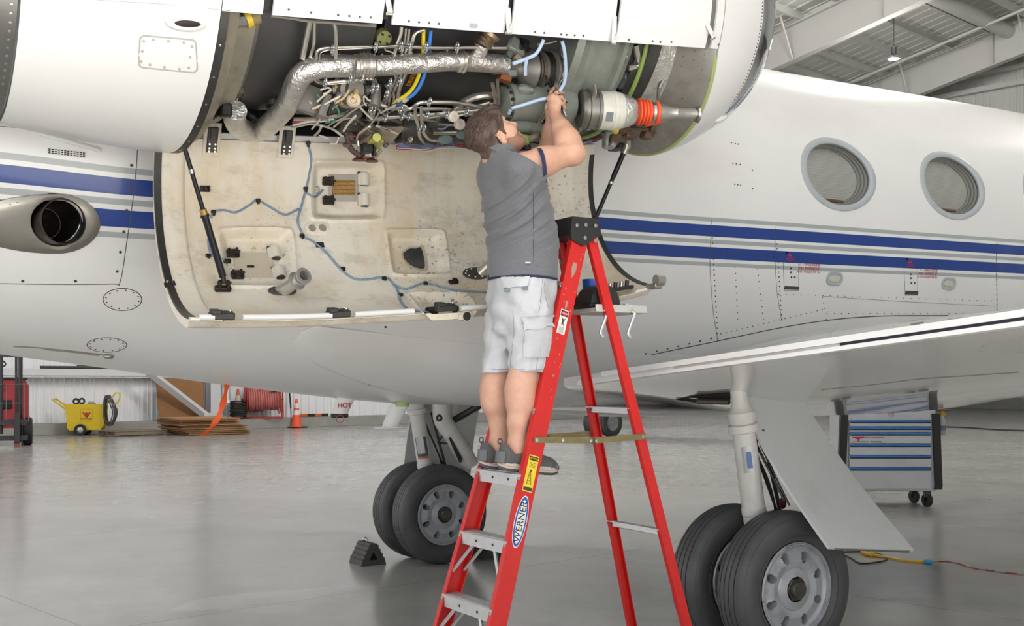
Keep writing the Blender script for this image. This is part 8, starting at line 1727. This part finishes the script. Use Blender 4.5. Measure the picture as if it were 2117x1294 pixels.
# -- socks and sneakers
M_sock = M('sock_white', (.84, .83, .86), .85, bump=.2, bscale=300); M_mesh = M('shoe_mesh_grey', (.33, .325, .325), .7, var=.1, scale=80, bump=.3, bscale=500); M_over = M('shoe_overlay', (.38, .39, .41), .5); M_mid = M('midsole_pale', (.70, .685, .65), .6, var=.06, scale=30); M_outs = M('outsole_dark', (.26, .265, .275), .6); M_acc = M('shoe_orange', (.86, .34, .24), .5)
def shoe(heel, pitch, yw, side):
    R = rotz(yw)@roty(pitch); o = V3(heel); T_ = lambda x, y, z: o+R@V3((x, y*side, z))
    def outl(k): # foot outline (x, half widths)
        return [(-.010, 0), (.0, .022), (.02, .036), (.06, .040), (.11, .040), (.16, .046), (.21, .050), (.25, .047), (.28, .036), (.298, .016), (.302, 0)]
    O = [(x, w*1.0+.006*math.sin(pi*x/.3)) for x, w in outl(0)] ; loop = [(x, w) for x, w in O]+[(x, -w*.86) for x, w in O[::-1][1:-1]]
    lift = lambda x: .014*max(0, (x-.22)/.08)**2+.010*max(0, (.03-x)/.04)**2
    hs = lambda x: .034-.010*min(1, max(0, x/.2))
    g = SDF((-.06, -.09, -.02), (.35, .09, .17), .004)
    g.chain([(.022, 0, .05), (.03, 0, .085), (.018, 0, .118)], [.034, .034, .026], .02); g.chain([(.05, 0, .05), (.10, 0, .056), (.17, .004, .046), (.24, .004, .038), (.266, .003, .036)], [.040, .043, .043, .040, .033], .03); g.cap((.07, 0, .075), (.085, 0, .105), .040, .032, .03); g.cap((.09, 0, .085), (.18, 0, .062), .032, .03, .03)
    ax = [g.lo[i]+g.h*np.arange(g.n[i]) for i in range(3)]; P = np.stack(np.meshgrid(*ax, indexing='ij'), axis=-1); F = np.maximum(g.F, .022-P[..., 2]); F = np.maximum(F, P[..., 2]-np.interp(P[..., 0], [-.02, .01, .05, .095, .125, .3], [.128, .120, .078, .088, .2, .2])); m = g.mesh(F.astype(np.float32)); mb = MB(); mb.add([T_(*v) for v in m.v], m.f if side > 0 else [f[::-1] for f in m.f]); S = build('sneaker', mb, M_mesh, PER, ang=60)
    mb = MB(); mb.loft([[T_(x, w*k, z+lift(x)) for x, w in loop] for z, k in ((.010, .97), (.014, 1.0), (.030, 1.02), (.038, .98))], caps=True); o_ = build('midsole', mb, M_mid, S); fix_normals(o_)
    mb = MB(); mb.loft([[T_(x, w*1.025, z+lift(x)) for x, w in loop] for z in (.021, .0235)], caps=False); build('midsole_line', mb, M_acc, S)
    mb = MB(); mb.loft([[T_(x, w*k, z+lift(x)) for x, w in loop] for z, k in ((.0, .93), (.004, .97), (.012, .985))], caps=True); o_ = build('outsole', mb, M_outs, S); fix_normals(o_)
    for k in range(9): pass
    mb = MB(); q = np.linspace(-1.0, 1.0, 13); G = [[T_(.022-.047*math.cos(a)*1.0+.006, .044*math.sin(a)*1.0, z) for z in (.034, .06, .085)] for a in q]; mb.shell(G, .003); o_ = build('heel_overlay', mb, M_over, S); mb = MB(); mb.torus(T_(-.012, 0, .128), R@V3((0, 1, 0)), .011, .0035, 16, 6); build('heel_loop', mb, M_outs, S)
    for sg in (-1, 1): mb = MB(); mb.tube([T_(.10, sg*.046, .045), T_(.135, sg*.048, .072), T_(.155, sg*.047, .046), T_(.12, sg*.050, .040)], .0025, 6); build('side_logo', mb, M_acc, S)
    mb = MB()
    for k in range(5): x = .115+.018*k; z = .102-.0095*k; mb.tube([T_(x, -.024, z-.006), T_(x+.004, 0, z+.004), T_(x, .024, z-.006)], .0028, 6)
    build('laces', mb, M_outs, S); mb = MB(); mb.ell(T_(.268, .002, .040), (.036, .044, .024), 16, 9, R); build('toe_cap', mb, M_over, S); return S
hr = aty(1029, 958, -2.545); hl_ = aty(992, 957, -2.36); 
shoe((-1.955, -2.545, 1.178), math.radians(7.5), math.radians(-3), -1); shoe((-1.945, -2.36, 1.176), math.radians(6.5), math.radians(2), 1)
for y, ua in ((YR, 1069), (YL, 1031)):
    an = aty(ua, 925 if y == YR else 917, y); mb = MB(); mb.lathe(an+V3((.004, 0, -.085)), V3((0, 0, 1)), [(0, .045), (.03, .0465), (.066, .0455), (.074, .0445), (.076, .040)], 28); build('sock', mb, M_sock, PER)
# -- tool in the hands
t = thing('socket_wrench', 'black socket wrench with a silver end held in the mechanic hands', 'wrench', aty(1150, 205, -2.46)); A, B = aty(1137, 172, -2.420), aty(1164, 228, -2.470); mb = MB(); mb.tube([A, A+(B-A)*.5, B], [.0062, .0062, .0095], 10); build('wrench_handle', mb, M('wrench_black', (.10, .10, .105), .35, .5), t); d = nrm(B-A); mb = MB(); mb.tube([B, B+d*.02], .011, 14); mb.tube([B+d*.02, B+d*.034], .0075, 10); build('socket_end', mb, M_alu, t); mb = MB(); mb.tube([A-d*.006, A+d*.020], .012, 12); mb.tube([A+V3((-.012, 0, .002)), A+V3((-.022, .0, .035))], .006, 8); build('wrench_head', mb, M('wrench_black', (.10, .10, .105), .35, .5), t); mb = MB(); mb.tube([aty(1156, 195, -2.456), aty(1173, 213, -2.47)], .0042, 8); build('extension_bar', mb, M('wrench_black', (.10, .10, .105), .35, .5), t)
fold_all()
# ================================================================== camera, sky, exposure
cam = bpy.data.cameras.new('camera'); co = bpy.data.objects.new('camera', cam); COL.objects.link(co)
cam.sensor_width = 36; cam.lens = 36*FPX/2117; cam.shift_y = (HORIZ-647)/2117; cam.shift_x = 0
cam.clip_start = .05; cam.clip_end = 400
co.location = CAM; co.rotation_euler = (pi/2, 0, -TH); SC.camera = co
w = bpy.data.worlds.new('daylight'); SC.world = w; w.use_nodes = True
bg = w.node_tree.nodes['Background']; bg.inputs[0].default_value = (.93, .96, 1.0, 1); bg.inputs[1].default_value = 1.36
S_ = bpy.data.lights.new('sun', 'SUN'); S_.energy = 44.0; S_.angle = math.radians(1.0); S_.color = (1, .98, .95); so = bpy.data.objects.new('sun', S_); COL.objects.link(so)
sd_ = HE2*math.cos(math.radians(60))-np.array([0, 0, 1])*math.sin(math.radians(60))+HE1*.12; so.rotation_euler = Vector(-sd_).to_track_quat('Z', 'Y').to_euler(); so.location = hp(0, 60, 30)
SC.view_settings.view_transform = 'Standard'; SC.view_settings.look = 'None'; SC.view_settings.gamma = 1; SC.view_settings.exposure = 0.24
try: SC.view_settings.use_curve_mapping = False
except Exception: pass
cy = SC.cycles
cy.max_bounces = 7; cy.diffuse_bounces = 3; cy.glossy_bounces = 4; cy.transmission_bounces = 4; cy.caustics_reflective = False; cy.caustics_refractive = False; cy.sample_clamp_indirect = 6
try: cy.use_denoising = True
except Exception: pass
cy.use_adaptive_sampling = True; cy.adaptive_threshold = .02
